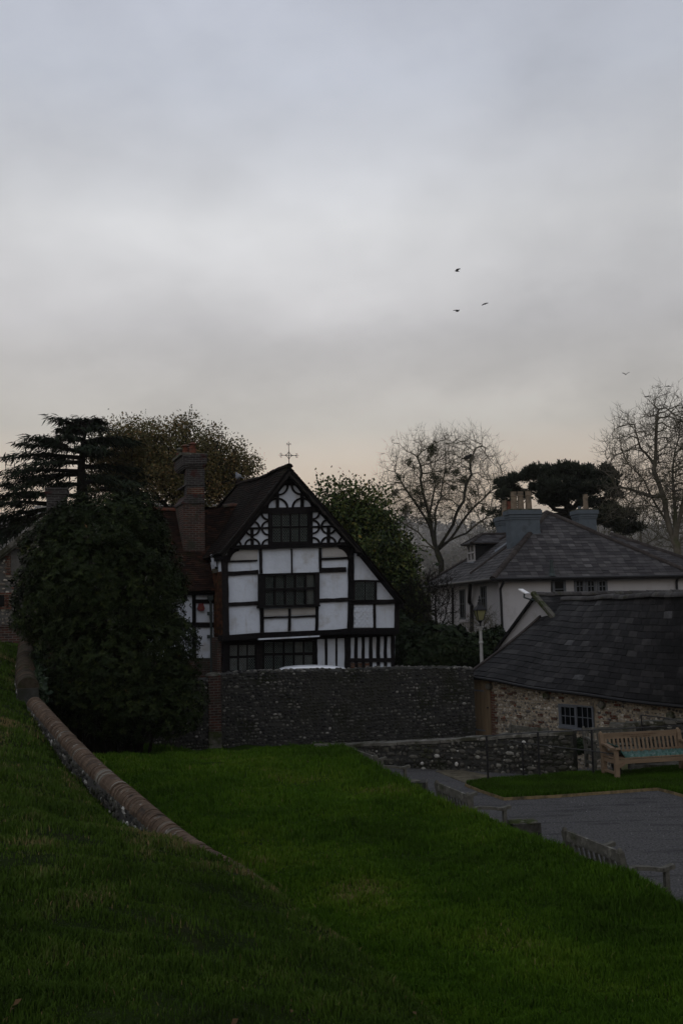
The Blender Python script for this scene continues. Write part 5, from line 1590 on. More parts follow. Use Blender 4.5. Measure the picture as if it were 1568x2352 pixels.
def chimney_wh(px, ytop, ybot, Yd, depth, pots, neck=True):
    """px = (x0,x1) in photo units at depth Yd"""
    tl, tr = P(px[0], ytop, Yd), P(px[1], ytop, Yd)
    w = (tr - tl).length; c = (tl + tr) / 2 + bk_ * (depth / 2); zb = P((px[0] + px[1]) / 2, ybot, Yd).z; zt = c.z
    m = MB()
    m.box(V((c.x, c.y, (zb + zt) / 2 - .6)), fr_ * (w / 2), bk_ * (depth / 2), Z * ((zt - zb) / 2 + .6))
    for k, (dz, ex) in enumerate(((-.34, .03), (-.24, .06), (-.06, .10))):
        m.box(V((c.x, c.y, zt + dz + .06)), fr_ * (w / 2 + ex), bk_ * (depth / 2 + ex), Z * (.055 if k < 2 else .10))
    o = m.build('chimney', M['chimney_blue'], wh)
    m = MB(); m.box(V((c.x, c.y, zt + .13)), fr_ * (w / 2 + .06), bk_ * (depth / 2 + .06), Z * .03); m.build('chimney_cap', M['stone'], o)
    for (pu, hgt, r, mat) in pots:
        q = P(pu, ytop, Yd) + bk_ * (depth / 2); q.z = zt + .15
        m = MB()
        pr = [(r * 1.05, 0), (r, .05), (r * .88, hgt * .72), (r * 1.04, hgt * .74), (r * 1.04, hgt * .79), (r * .88, hgt * .80), (r * .90, hgt * .96), (r * 1.0, hgt), (r * .75, hgt), (r * .7, hgt * .9)]
        m.lathe(q, pr, 16); po = m.build('chimney_pot', M[mat], o)
    return o
def c8x(x): return c8(x, 0)[0]
chimney_wh((c8x(1014), c8x(1330)), c8(0, 390)[1], c8(0, 690)[1], C0.y + 3.3, .75, [(c8x(1088), .88, .155, 'pot_cream'), (c8x(1160), .88, .155, 'pot_cream'), (c8x(1242), .90, .16, 'pot_cream')])
chimney_wh((c8x(922), c8x(1040)), c8(0, 455)[1], c8(0, 580)[1], C0.y + 8.2, .9, [(c8x(990), .85, .15, 'pot_cream'), (c8x(1040), .80, .16, 'pot')])
chimney_wh((c9(432, 0)[0], c9(632, 0)[0]), c9(0, 400)[1], c9(0, 600)[1], C0.y + 6.8, .8, [(c9(553, 0)[0], .80, .135, 'pot_cream'), (c9(486, 0)[0], .20, .10, 'chimney_blue')])
mb = MB(); q = onfront(*c9(152, 1080)); mb.tube([q - Z * .1, q + Z * .66], .075, 10); mb.lathe(q, [(.2, -.05), (.12, .08), (.09, .3)], 10); mb.build('vent_pipe', M['gutter'], roof)
# lower hipped range behind on the right
q0 = P(1440, 1140, C0.y + 12); 
Hb = P(*c9(790, 640), C0.y + 10.5); br_ = P(*c9(1568, 945), C0.y + 7.0)
mb = MB(); e_r = Hb + (br_ - Hb) * 1.25
hipface(mb, V((Hb.x - 3, Hb.y - 4.5, e_r.z)), V((e_r.x + 1.0, Hb.y - 4.0, e_r.z)), Hb, 71)
back_r = mb.build('back_roof', M['slate_house'], wh)
mb = MB(); ridge_tiles(mb, [Hb + Z * .03, V((e_r.x + 1.0, Hb.y - 4.0, e_r.z)) + Z * .03], .15, .45, 8, 5); mb.build('hip_tiles', M['ridge_house'], back_r)

# ---------------------------------------------------------------- old flint building at the far left
on_ = V((.22, -.975, 0)).normalized(); orr = V((-on_.y, on_.x, 0)); op = P(60, 1400, 31.0)
def OP(u, v, off=0.0): return PL(u, v, op + on_ * off, on_)
bf = crop(0, 1900, 2.9405)
oh = tag(empty('old_building', OP(60, 1540)), 'old flint and brick gabled building with a square brick chimney at the far left', 'building')
mb = MB()
mb.prism([OP(*q) for q in ((-70, 1600), (-70, 1330), (135, 1172), (330, 1330), (330, 1600))], -on_ * 7, .5); mb.build('wall', M['mortar_grey'], oh)
mb = MB()
oA = OP(-70, 1600); oW = (OP(330, 1600) - oA).dot(orr)
def otop(x):
    q = oA + orr * x; u = proj(q)[0]
    return P(u, np.interp(u, [-70, 135, 330], [1332, 1176, 1332]), q.y).z - .15
zline = OP(40, 1437).z
stone_face(mb, V((oA.x, oA.y, 0)), orr, on_, oW * .62, lambda x: zline + .05, otop, .10, 1.22, .03, [], 81, .06, False)
mb.build('flint_facing', M['flint_barn'], oh)
mb = MB(); mb.prism([OP(q[0], q[1], .05) for q in ((-68, 1600), (-68, 1437), (200, 1437), (200, 1600))], -on_ * .1); mb.prism([OP(*bf(x, y), .09) for x, y in ((0, 1765), (330, 1765), (330, 1790), (0, 1790))], -on_ * .2)
mb.build('brick_plinth', M['brick_old'], oh)
mb = MB()
mb.prism([OP(*bf(x, y), .06) for x, y in ((100, 870), (330, 870), (330, 850), (110, 850))], -on_ * .1)
for k in range(9):
    y = 880 + k * 34; l = 45 if k % 2 else 70
    mb.prism([OP(*bf(x, yy), .05) for x, yy in ((128 - l, y), (128, y), (128, y + 25), (128 - l, y + 25))], -on_ * .1)
for k in range(7):
    for j in range(3):
        x = 160 + j * 62 + (k % 2) * 25; y = 770 + k * 22 - 0
        if y < 850: mb.prism([OP(*bf(xx, yy), .045) for xx, yy in ((x, y), (x + 50, y), (x + 50, y + 16), (x, y + 16))], -on_ * .1)
for y in (1385, 1555):
    mb.prism([OP(*bf(xx, yy), .05) for xx, yy in ((-30, y), (140, y), (140, y + 25), (-30, y + 25))], -on_ * .1)
for k in range(5): mb.prism([OP(*bf(xx, yy), .05) for xx, yy in ((56, 1415 + k * 28), (56 + (50 if k % 2 else 80), 1415 + k * 28), (56 + (50 if k % 2 else 80), 1434 + k * 28), (56, 1434 + k * 28))], -on_ * .1)
mb.build('brick_dressing', M['brick_red'], oh)
mb = MB(); mb.prism([OP(*bf(x, y), .04) for x, y in ((-40, 1400), (54, 1400), (54, 1550), (-40, 1550))], -on_ * .06); mb.build('window', M['glass'], oh)
mb = MB(); mb.prism([OP(*bf(x, y), .035) for x, y in ((130, 880), (330, 880), (330, 1175), (130, 1175))], -on_ * .06); mb.build('blocked_opening', M['mortar_grey'], oh)
mb = MB()
for a, b in (((-80, 1336), (135, 1166)), ((345, 1336), (135, 1166))):
    p0, p1 = OP(*a, .18), OP(*b, .18); v_ = p1 - p0; L_ = v_.length; v_ /= L_
    tiled(mb, p0, -on_, v_, [(0, 0), (7.3, 0), (7.3, L_), (0, L_)], .11, .17, .02, .01, None, 85)
    n_ = on_.cross(v_).normalized(); n_ = n_ if n_.z > 0 else -n_
    mb.prism([p0 - n_ * .02, p1 - n_ * .02, p1 - on_ * 7.3 - n_ * .02, p0 - on_ * 7.3 - n_ * .02], -n_ * .12)
    mb.beam(p0 + on_ * .02, p1 + on_ * .02, .05, .14, n_)
mb.build('roof', M['lichen'], oh)
mb = MB()
t0, t1 = OP(*bf(548, 560), .08), OP(*bf(778, 560), .08); zt = OP(*bf(660, 150), .08).z; zc = OP(*bf(660, 245), .08).z; w_ = (t1 - t0).length
mb.box((t0 + t1) / 2 - on_ * .45 + Z * ((zc - t0.z) / 2 - .6), orr * (w_ / 2), on_ * .45, Z * ((zc - t0.z) / 2 + .6))
for k in range(4):
    z0 = zc + (zt - zc) * k / 4
    mb.box(V((0, 0, z0 + (zt - zc) / 8)) + V((((t0 + t1) / 2 - on_ * .45).x, ((t0 + t1) / 2 - on_ * .45).y, 0)), orr * (w_ / 2 + (.015, .05, .03, .06)[k]), on_ * (.45 + (.015, .05, .03, .06)[k]), Z * ((zt - zc) / 8))
mb.build('chimney', M['brick_grey'], oh)
# ---------------------------------------------------------------- lane, yard, verge, paving
poly_sheet('lane', [(-14, 29.4), (-6, 29.4), (2.6, 31.4), (2.9, 34.5), (12, 36), (30, 36), (30, 42), (-14, 40)], M['lane'], 0.6)
poly_sheet('barn_yard', [(-3, 25.9), (0.3, 25.95), (2.5, 24.95), (5.05, 23.95), (6.6, 23.65), (9.5, 23.05), (30, 21.6), (30, 34), (3, 33), (-3, 30)], M['gravel'], -0.72)
vz = 0.05
ep = [G(*c7(x, y), vz) for x, y in ((245, 815), (330, 850), (480, 900), (780, 885), (1100, 862), (1410, 840), (1500, 862), (1568, 882), (1800, 945))]
vb = [G(1760, 1800, vz), G(1560, 1762, vz), B2 + V((1.2, .02, vz)), B2 + V((0, .05, vz)), G(1250, 1784, vz), G(1190, 1788, vz), G(1110, 1793, vz)]
mb = MB(); mb.prism([V((q.x, q.y, vz)) for q in ep + vb], V((0, 0, -.3)))
tag(mb.build('grass_verge', M['turf']), kind='structure')
mb = MB()
for a, b in zip(ep[:-1], ep[1:]):
    d = (b - a).normalized(); mb.beam(a - Z * .068 - d * .01, b - Z * .068 + d * .008, .028, .15)
tag(mb.build('edging_board', M['edging']), 'thin timber board edging the small lawn against the gravel', 'edging')
# grass on the verge
def inside(x, y, poly):
    r = np.zeros(len(x), bool); n = len(poly); j = n - 1
    for i in range(n):
        xi, yi, xj, yj = poly[i].x, poly[i].y, poly[j].x, poly[j].y
        c = ((yi > y) != (yj > y)) & (x < (xj - xi) * (y - yi) / (yj - yi + 1e-12) + xi)
        r ^= c; j = i
    return r
vp = ep + vb
g = np.random.default_rng(8)
vx = g.uniform(min(p.x for p in vp), max(p.x for p in vp), 120000); vy = g.uniform(min(p.y for p in vp), max(p.y for p in vp), 120000)
k = inside(vx, vy, vp) & (np.abs(vx) < vy * .42); vpts = np.stack([vx, vy], 1)[k][:60000]
tag(blades('verge_grass', vpts, lambda x, y: np.full_like(x, vz), M['grass'], np.full(len(vpts), .085), np.full(len(vpts), .011), np.clip(.22 + .15 * wav(vpts[:, 0], vpts[:, 1], .6, 41) + g.normal(0, .13, len(vpts)), 0, 1), 42), kind='stuff')
# worn slabs between gravel and wall
sp_ = [G(*c7(x, y), .0) for x, y in ((60, 738), (180, 730), (300, 748), (500, 795), (380, 805), (245, 812), (150, 775))]
mb = MB(); mb.prism([V((q.x, q.y, .012)) for q in sp_], V((0, 0, -.1))); tag(mb.build('paved_path', M['paving']), kind='structure')
# loose gravel stones lying on the court (kept as one mass)
g = np.random.default_rng(9)
gx = g.uniform(1, 12, 26000); gy = g.uniform(10, 24, 26000)
kk = (gx > np.interp(gy, cy_, cx_) + .5) & (np.abs(gx) < gy * .40) & ~inside(gx, gy, vp)
gx, gy = gx[kk], gy[kk]; n = len(gx); s = g.uniform(.008, .02, n); a = g.uniform(0, 6.28, n)
c = np.stack([gx, gy, np.zeros(n)], 1)
q = lambda da, dz: c + np.stack([np.cos(a + da) * s, np.sin(a + da) * s, dz + 0 * s], 1)
vs = np.stack([q(0, -.002), q(1.6, -.002), q(3.1, -.002), q(4.7, -.002), c + np.stack([0 * s, 0 * s, s * .7], 1)], 1).reshape(-1, 3)
i5 = np.arange(n)[:, None] * 5
fs = np.concatenate([i5 + np.array([[j, (j + 1) % 4, 4]]) for j in range(4)], 1).reshape(-1, 3)
M['pebble'] = pm('gravel_stones', [(0, (0.03, 0.028, 0.032)), (.6, (0.075, 0.072, 0.08)), (.97, (0.10, 0.098, 0.098)), (1, (.16, .155, .15))], None, (), .85)
tag(build_np('gravel_stones', vs, fs, M['pebble'], tint=np.repeat(g.random(n), 4)), kind='stuff')

# ---------------------------------------------------------------- benches (local: x along, front = -y)
def bench(name, wood, L=1.3, H=.92, D=.56, seat=.42, arm=.66, slats=14, rail=.05, post=.07, rnd=True, loc=(0, 0, 0)):
    r = empty(name, (0, 0, 0))
    tilt = .10
    m = lambda nm, b, par=r: b.build(nm, wood, par, local=True)
    for sx in (-1, 1):
        x = sx * (L / 2 - post / 2)
        b = MB(); b.beam((x, 0, 0), (x, 0, seat + .02), post, post * 1.15, V((0, 1, 0))); b.beam((x, 0, seat), (x, tilt, H - .03), post * .98, post * 1.1, V((0, 1, 0)))
        b.ell((x, tilt, H - .03), (post * .5, 0, 0), (0, post * .56, 0), (0, 0, .05), 8, 6); m('back_leg', b)
        b = MB(); b.beam((x, -D, 0), (x, -D, seat - .02), post, post, V((0, 1, 0))); b.beam((x, -D, seat - .03), (x, -D, arm - .02), post * .9, post * .8, V((0, 1, 0))); m('front_leg', b)
        b = MB()
        pts = [(.045, .0), (-.10, .02), (-.28, .0), (-.46, -.035), (-D - .03, -.02), (-D - .10, .0)]
        for (y0, z0), (y1, z1) in zip(pts[:-1], pts[1:]):
            b.beam((x, y0 + .004, arm + z0), (x, y1 - .004, arm + z1), post * 1.15, .045, Z)
        b.tube([(x - post * .58, -D - .075, arm - .012), (x + post * .58, -D - .075, arm - .012)], .032, 8); m('armrest', b)
        b = MB(); b.beam((x, -D + .03, .14), (x, -.03, .14), post * .6, .05); b.beam((x, -D + .03, seat - .06), (x, -.03, seat - .06), post * .6, .08); m('side_rail', b)
    b = MB()
    for k in range(5):
        y = -.04 - k * (D - .03) / 5 - .05; b.box((0, y, seat + (.012 if k < 4 else .006)), (L / 2 - post * .2, 0, 0), (0, .045, 0), (0, 0, .012))
    b.box((0, -D + .005, seat - .06), (L / 2 - post, 0, 0), (0, .018, 0), (0, 0, .045)); m('seat', b)
    for sx in (-1, 1):
        b = MB(); x = sx * (L / 2 - post); b.prism([(x, -D + .02, seat - .10), (x - sx * .17, -D + .02, seat - .10), (x - sx * .12, -D + .02, seat - .15), (x, -D + .02, seat - .20)], (0, -.03, 0)); m('bracket', b)
    b = MB()
    fz = lambda z: tilt * (z - seat) / (H - .03 - seat)
    zt = H - .09
    b.beam((-L / 2 + post, fz(zt), zt), (L / 2 - post, fz(zt), zt), .035, .13, Z)
    b.beam((-L / 2 + post, fz(seat + .08), seat + .08), (L / 2 - post, fz(seat + .08), seat + .08), .035, .05, Z)
    for k in range(slats):
        x = -L / 2 + post + (L - 2 * post) * (k + .5) / slats
        b.beam((x, fz(seat + .09), seat + .09), (x, fz(zt - .05), zt - .05), (L - 2 * post) / slats * (.48 if slats > 12 else .42), .016, V((0, 1, 0)))
    m('backrest', b)
    return r


# the new oak bench with a rucked green cover
bl0 = G(1387.6, 1782, vz); br0 = G(1565, 1771, vz)
LB = (br0 - bl0).length; th = math.atan2(br0.y - bl0.y, br0.x - bl0.x)
ob = bench('park_bench', M['oak'], LB + .1, .94, .60, .44, .68, 18, loc=None, post=.09)
tag(ob, 'new golden oak bench with vertical back slats on the small lawn', 'bench')
mid = (bl0 + br0) / 2
ob.matrix_basis = Matrix.Translation(V((mid.x, mid.y, vz))) @ Matrix.Rotation(th, 4, 'Z')
print('oak bench', LB, th, mid)
M['carving'] = pm('carved_letters', (0.10, 0.06, 0.04), None, (), .8)
back_ = [c for c in children(ob) if c.name.startswith('backrest')][0]
mb = MB(); rr_ = random.Random(4)
for row, (x0, x1) in enumerate(((-.42, .42), (-.25, .25))):
    x = x0
    while x < x1:
        w = rr_.uniform(.010, .02)
        for k in range(2):
            mb.box((x + k * w * .5, .085 - .0205 - .004, .875 - row * .045 - .012), (.0022, 0, 0), (0, .002, 0), (0, 0, .010))
        mb.box((x + w * .25, .085 - .0205 - .004, .875 - row * .045 - .012 + rr_.choice([-.008, 0, .008])), (w * .25, 0, 0), (0, .002, 0), (0, 0, .002))
        x += w + rr_.choice([.008, .008, .022])
o = mb.build('carved_inscription', M['carving'], back_, local=True)
# cover: one crumpled sheet lying on the seat and lapping over the near arm
nx_, ny_ = 90, 26
g = random.Random(6)
vs = []
Lb_ = LB + .1
for i in range(nx_ + 1):
    s = i / nx_
    for j in range(ny_ + 1):
        t = j / ny_
        x = -Lb_ / 2 + .10 + s * (Lb_ - .17)
        rise = max(0, 1 - s / .14) ** 1.6 * .22
        y = -.06 - t * .56
        z = .44 + .035 + .02 + rise
        if t > .86: z -= (t - .86) / .14 * .10 * (1 - min(1, rise * 6)); y = -.06 - .86 * .56 - (t - .86) * .25
        w = .013 * math.sin(s * 95 + 3 * math.sin(t * 9)) + .012 * math.sin(s * 47 - t * 22) + .012 * math.sin(t * 31 + s * 20) + .012 * g.uniform(-1, 1)
        vs.append((x + .01 * math.sin(t * 25 + s * 9), y + w * .4, z + abs(w)))
fs = [(i * (ny_ + 1) + j, (i + 1) * (ny_ + 1) + j, (i + 1) * (ny_ + 1) + j + 1, i * (ny_ + 1) + j + 1) for i in range(nx_) for j in range(ny_)]
lo = [(x, y, z - .016) for x, y, z in vs]; nv = len(vs)
fs = [f[::-1] for f in fs] + [tuple(nv + q for q in f) for f in fs]
edge = [i * (ny_ + 1) for i in range(nx_ + 1)] + [nx_ * (ny_ + 1) + j for j in range(1, ny_ + 1)] + [i * (ny_ + 1) + ny_ for i in range(nx_ - 1, -1, -1)] + [j for j in range(ny_ - 1, 0, -1)]
fs += [(a, nv + a, nv + b, b) for a, b in zip(edge, edge[1:] + edge[:1])]
cv = MB(); cv.add(vs + lo, fs, .5)
cr = cv.build('seat_cover', M['cover'], None, smooth=True); cr.matrix_basis = ob.matrix_basis.copy()
tag(cr, 'crumpled dark green waterproof sheet laid along the oak bench seat', 'cover')

# the weathered benches under the lawn edge, facing the gravel
GRP = 'weathered benches below the lawn edge'
kz = EYE - .90
pairs = [((810.9, 1720), (867, 1740)), ((999.8, 1796), (1078.7, 1828.5)), ((1298.3, 1907.6), (1422.8, 1956.5))]
labs = ['weathered grey bench below the lawn edge nearest the low flint wall, farthest of the three', 'weathered grey bench below the lawn edge between the two low stone blocks', 'weathered grey bench below the lawn edge nearest the viewer, beyond both stone blocks']
proto = None
for (f_, n_), lab in zip(pairs, labs):
    a = G(*f_, .90); b = G(*n_, .90)
    d = b - a; L_ = d.length; d.normalize()
    # far end to near end runs along -x of the bench whose front faces the gravel
    th = math.atan2(-d.y, -d.x)
    if proto is None:
        proto = bench('weathered_bench', M['greywood'], 1.34, .93, .52, .42, .68, 10); o = proto
    else: o = copy_tree(proto)
    mid = (a + b) / 2
    fr_dir = V((math.sin(th), -math.cos(th), 0))
    o.matrix_basis = Matrix.Translation(V((mid.x, mid.y, 0)) + fr_dir * .09) @ Matrix.Rotation(th, 4, 'Z')
    tag(o, lab, 'bench', GRP)
    print('bench', L_, th, mid, fr_dir)
# low mossy stone blocks between them
def stone_block(name, pts, z0, z1, lab):
    r = tag(empty(name, pts[0]), lab, 'stone')
    mb = MB(); g = random.Random(len(lab))
    a, b, dpt = V(pts[0]), V(pts[1]), pts[2]
    d = (b - a); L_ = d.length; d.normalize(); q = V((-d.y, d.x, 0))
    rows = int((z1 - z0) / .13)
    for k in range(rows):
        x = 0
        while x < L_ - .02:
            w = min(g.uniform(.18, .34), L_ - x)
            mb.box(a + d * (x + w / 2) + q * (dpt / 2) + Z * (z0 + (z1 - z0) * (k + .5) / rows - a.z), d * (w / 2 - .004), q * (dpt / 2 + g.uniform(-.02, .03)), Z * ((z1 - z0) / rows / 2 - .003))
            x += w
    mb.build('stonework', M['flint_low'], r)
    mb = MB()
    for k in range(int(L_ / .2)):
        mb.ell(a + d * (.1 + k * .2) + q * (dpt * g.uniform(.2, .8)) + Z * (z1 - a.z), d * g.uniform(.10, .16), q * dpt * g.uniform(.3, .5), Z * .035, 8, 5, None, .15)
    mb.build('mossy_top', M['stone'], r)
a = G(1178, 1893, .42); b = G(1243, 1890, .42); stone_block('stone_block', (a, b, .45), -.02, .42, 'mossy broken stone block at the gravel edge between the middle and nearest benches')
a = G(938, 1796, .45); b = G(980, 1796, .45); stone_block('stone_block', (a, b, .4), -.02, .44, 'dark square stone block at the gravel edge between the farthest and middle benches')
a = G(735, 1722, .55); b = G(782, 1718, .55); stone_block('stone_step', (a, b, .4), -.02, .62, 'flat pale stone slab at the far corner of the lawn against the low wall')
# stones under the lawn edge by the gravel
r = tag(empty('kerb_stones', G(1300, 1975, 0)), 'rough line of half-buried stones where the lawn meets the gravel', 'kerb')
mb = MB(); g = random.Random(2)
for k in range(60):
    y = 9 + k * .22; x = float(np.interp(y, cy_, cx_)) + .52 + g.uniform(-.06, .06)
    mb.ell((x, y, .03), (g.uniform(.08, .14), 0, 0), (0, g.uniform(.09, .15), 0), (0, 0, g.uniform(.05, .10)), 8, 5, None, .2)
mb.build('stones', M['stone'], r)
# benches in the barn yard
o = copy_tree(proto); q = P(*c7(612, 470), 25.6); o.matrix_basis = Matrix.Translation(V((q.x, q.y, q.z - .9))) @ Matrix.Rotation(math.radians(-55), 4, 'Z')
tag(o, 'grey slatted bench back showing above the low wall below the barn', 'bench')
cb = crop(2200, 2750, 2.953)
o = copy_tree(proto); q = G(*cb(400, 960), -.02); o.matrix_basis = Matrix.Translation(V((q.x + .75, q.y + .35, -.02))) @ Matrix.Rotation(math.radians(8), 4, 'Z')
tag(o, 'old grey bench with curved arms standing behind the left end of the oak bench', 'bench')

# ---------------------------------------------------------------- iron handrails
def scroll(mb, c, d, up, r=.05, sg=1):
    pts = []
    for i in range(12):
        an = i * .55; rr = r * (1 - i / 14)
        pts.append(c + d * sg * (r + rr * math.cos(an + 3.14)) - up * (rr * math.sin(an)))
    mb.tube(pts, .006, 5)
r = tag(empty('handrail', G(*c7(382, 800), vz)), 'black iron handrail on tall posts across the low flint wall', 'handrail')
posts = [((372, 523), (382, 800), None), ((693, 500), (695, 780), None), ((1016, 487), (1022, 765), None)]
tops_ = []
for (tx, ty), (bx_, by_), _ in posts:
    b = G(*c7(bx_, by_), vz); t = P(*c7(tx, ty), b.y); t = V((b.x, b.y, t.z)); tops_.append(t)
    mb = MB(); mb.beam(b - Z * .05, t, .040, .040, V((1, 0, 0))); mb.lathe(b, [(.03, 0), (.03, .03)], 8); mb.build('post', M['iron'], r)
mb = MB()
e_ = P(*c7(1568, 460), tops_[2].y + .6); e2 = tops_[2] + (e_ - tops_[2]) * 2.2
mb.tube([tops_[0] - V((.05, 0, 0)), tops_[0], tops_[1], tops_[2], e_, e2], .013, 8); mb.build('rail', M['handrail'], r)
mb = MB(); ddr = (e_ - tops_[2]).normalized()
for sg in (1, -1): scroll(mb, tops_[2] - Z * .02, ddr, Z, .045, sg)
mb.build('scroll', M['iron'], r)
r = tag(empty('handrail', G(*c7(597, 780), 0)), 'lower iron handrail with a curled end sloping down beside the low flint wall', 'handrail')
b = G(*c7(597, 776), .0); t = V((b.x, b.y, P(*c7(597, 565), b.y).z))
mb = MB(); mb.beam(b - Z * .05, t, .040, .040, V((1, 0, 0))); mb.build('post', M['iron'], r)
q1 = P(*c7(530, 553), b.y + .05); q2 = P(*c7(1060, 621), b.y - .5); q3 = P(*c7(1180, 640), b.y - .6)
mb = MB(); mb.tube([P(*c7(520, 577), b.y + .05), P(*c7(507, 572), b.y + .05), P(*c7(506, 561), b.y + .05), P(*c7(515, 554), b.y + .05), q1, t, q2, q3], .012, 8); mb.build('rail', M['handrail'], r)
b2 = V((q3.x, q3.y, 0)); mb = MB(); mb.beam(b2 - Z * .3, q3, .040, .040, V((1, 0, 0))); mb.build('post', M['iron'], r)
# upper low wall by the barn with its own rail
ua, ub = P(*c7(1118, 460), 24.9), P(*c7(1700, 420), 24.2)
uu = ub - ua; uz0 = ua.z; uz1 = ub.z; uu = V((uu.x, uu.y, 0)); UL = uu.length * 1.6; uu.normalize(); un = V((uu.y, -uu.x, 0))
r = tag(empty('flint_wall', V((ua.x, ua.y, -.7))), 'short dark flint wall in front of the barn behind the oak bench', 'wall')
utf = lambda x: uz0 + (uz1 - uz0) * x / (UL / 1.6)
mb = MB(); wall_body(mb, ua, uu, un, UL, -1.5, lambda x: utf(x) - .06, .35, 20, .02); mb.build('wall_core', M['mortar_dark'], r)
mb = MB(); stone_face(mb, V((ua.x, ua.y, 0)), uu, un, UL, lambda x: -.7, lambda x: utf(x) - .06, .11, 1.12, .04, (), 91, .07, False); mb.build('flint_facing', M['flint_low'], r)
mb = MB(); x = 0; g = random.Random(3)
while x < UL:
    w = g.uniform(.3, .6); c_ = ua + uu * (x + w / 2) - un * .17; c_.z = utf(x + w / 2) - .02; mb.box(c_, uu * (w / 2 - .005), un * (.20 + g.uniform(-.01, .02)), Z * .045); x += w
mb.build('coping', M['lichen'], r)
r = tag(empty('handrail', ua), 'thin iron rail with a scroll on top of the dark wall by the barn', 'handrail')
rz_ = []
mb = MB()
for tx, ty, by_ in ((1312, 396, 520), (1466, 430, 500)):
    t = P(*c7(tx, ty), 24.55); b = P(*c7(tx + 4, by_), 24.55); b = V((t.x, t.y, b.z)); rz_.append(t)
    mb2 = MB(); mb2.beam(b, t, .026, .026, V((1, 0, 0))); mb2.build('post', M['iron'], r)
e_ = P(*c7(1568, 441), 24.3)
mb.tube([rz_[0], rz_[1] + Z * .06, e_, e_ + (e_ - rz_[1])], .015, 8); mb.build('rail', M['handrail'], r)
mb = MB()
for sg in (1, -1): scroll(mb, rz_[1] + Z * .02, (e_ - rz_[1]).normalized(), Z, .05, sg)
mb.build('scroll', M['iron'], r)
# step stones and a pale board behind the oak bench
q = G(*cb(1280, 960), .0)
r = tag(empty('stone_steps', q), 'pale worn stone steps behind the oak bench', 'steps')
mb = MB()
for k in range(3): mb.abox(q.x - .6, q.x + .75, q.y + .15 + k * .35, q.y + .50 + k * .35, -.1 + k * .09, .0 + k * .09 + .06)
mb.build('steps', M['lichen'], r)
q = G(*cb(872, 992), .03)
M['paleboard'] = pm('pale_yellow_board', (.20, .21, .12), (6, .2), (), .7)
mb = MB(); mb.box(q + V((0, .25, .13)), (.16, .03, 0), (0, .012, 0), (0, .0, .13)); tag(mb.build('board', M['paleboard']), 'small pale yellow board on the grass under the oak bench', 'board')

# ---------------------------------------------------------------- street lamp
lb = P(1105, 1512, 35.0); lt = P(1102.5, 1439, 35.0); lb = V((lt.x, lt.y, .1))
lamp = tag(empty('street_lamp', lb), 'old lantern street lamp on a white fluted post behind the barn roof', 'street lamp')
Hp = lt.z - lb.z
mb = MB(); mb.lathe(lb, [(.15, 0), (.15, .5), (.09, .6), (.07, .7), (.060, Hp * .6), (.055, Hp - .62), (.078, Hp - .58), (.078, Hp - .54), (.055, Hp - .5), (.05, Hp - .14), (.085, Hp - .10), (.085, Hp - .05), (.13, Hp - .03), (.13, Hp)], 14); mb.build('post', M['white_post'], lamp)
s1 = 35.0 / FPX
mb = MB(); z0 = lt.z
hz_ = 23 * s1; wB, wT = 6.5 * s1, 12.5 * s1
mb.lathe(lt, [(.05, 0), (.03, .05), (.035, .12), (.09, .2), (wB * 1.05, .215)], 10)
zb_ = z0 + .21; zt_ = zb_ + hz_
for i in range(4):
    a = math.pi / 4 + i * math.pi / 2 + .2
    mb.beam(V((lt.x + math.cos(a) * wB * 1.25, lt.y + math.sin(a) * wB * 1.25, zb_)), V((lt.x + math.cos(a) * wT * 1.25, lt.y + math.sin(a) * wT * 1.25, zt_)), .022, .022)
lanf = mb.build('lantern_frame', M['black'], lamp)
mb = MB(); vs = []
for (w_, z) in ((wB * 1.2, zb_ + .01), (wT * 1.2, zt_)):
    for i in range(4):
        a = math.pi / 4 + i * math.pi / 2 + .2; vs.append((lt.x + math.cos(a) * w_, lt.y + math.sin(a) * w_, z))
mb.add(vs, [(i, (i + 1) % 4, 4 + (i + 1) % 4, 4 + i) for i in range(4)] + [(3, 2, 1, 0), (4, 5, 6, 7)], .5); mb.build('glass', M['lampglass'], lamp)
mb = MB(); vs = []
for (w_, z) in ((wT * 1.42, zt_), (wT * 1.42, zt_ + .03), (wT * .45, zt_ + .20), (wT * .45, zt_ + .22)):
    for i in range(4):
        a = math.pi / 4 + i * math.pi / 2 + .2; vs.append((lt.x + math.cos(a) * w_, lt.y + math.sin(a) * w_, z))
mb.add(vs, [(l * 4 + i, l * 4 + (i + 1) % 4, l * 4 + 4 + (i + 1) % 4, l * 4 + 4 + i) for l in range(3) for i in range(4)] + [(3, 2, 1, 0), (12, 13, 14, 15)], .5)
mb.lathe(V((lt.x, lt.y, zt_ + .2)), [(.09, 0), (.07, .09), (.04, .11), (.06, .15), (.04, .2), (.015, .22), (.03, .26), (.01, .32)], 10); mb.build('lantern_cap', M['black'], lamp)

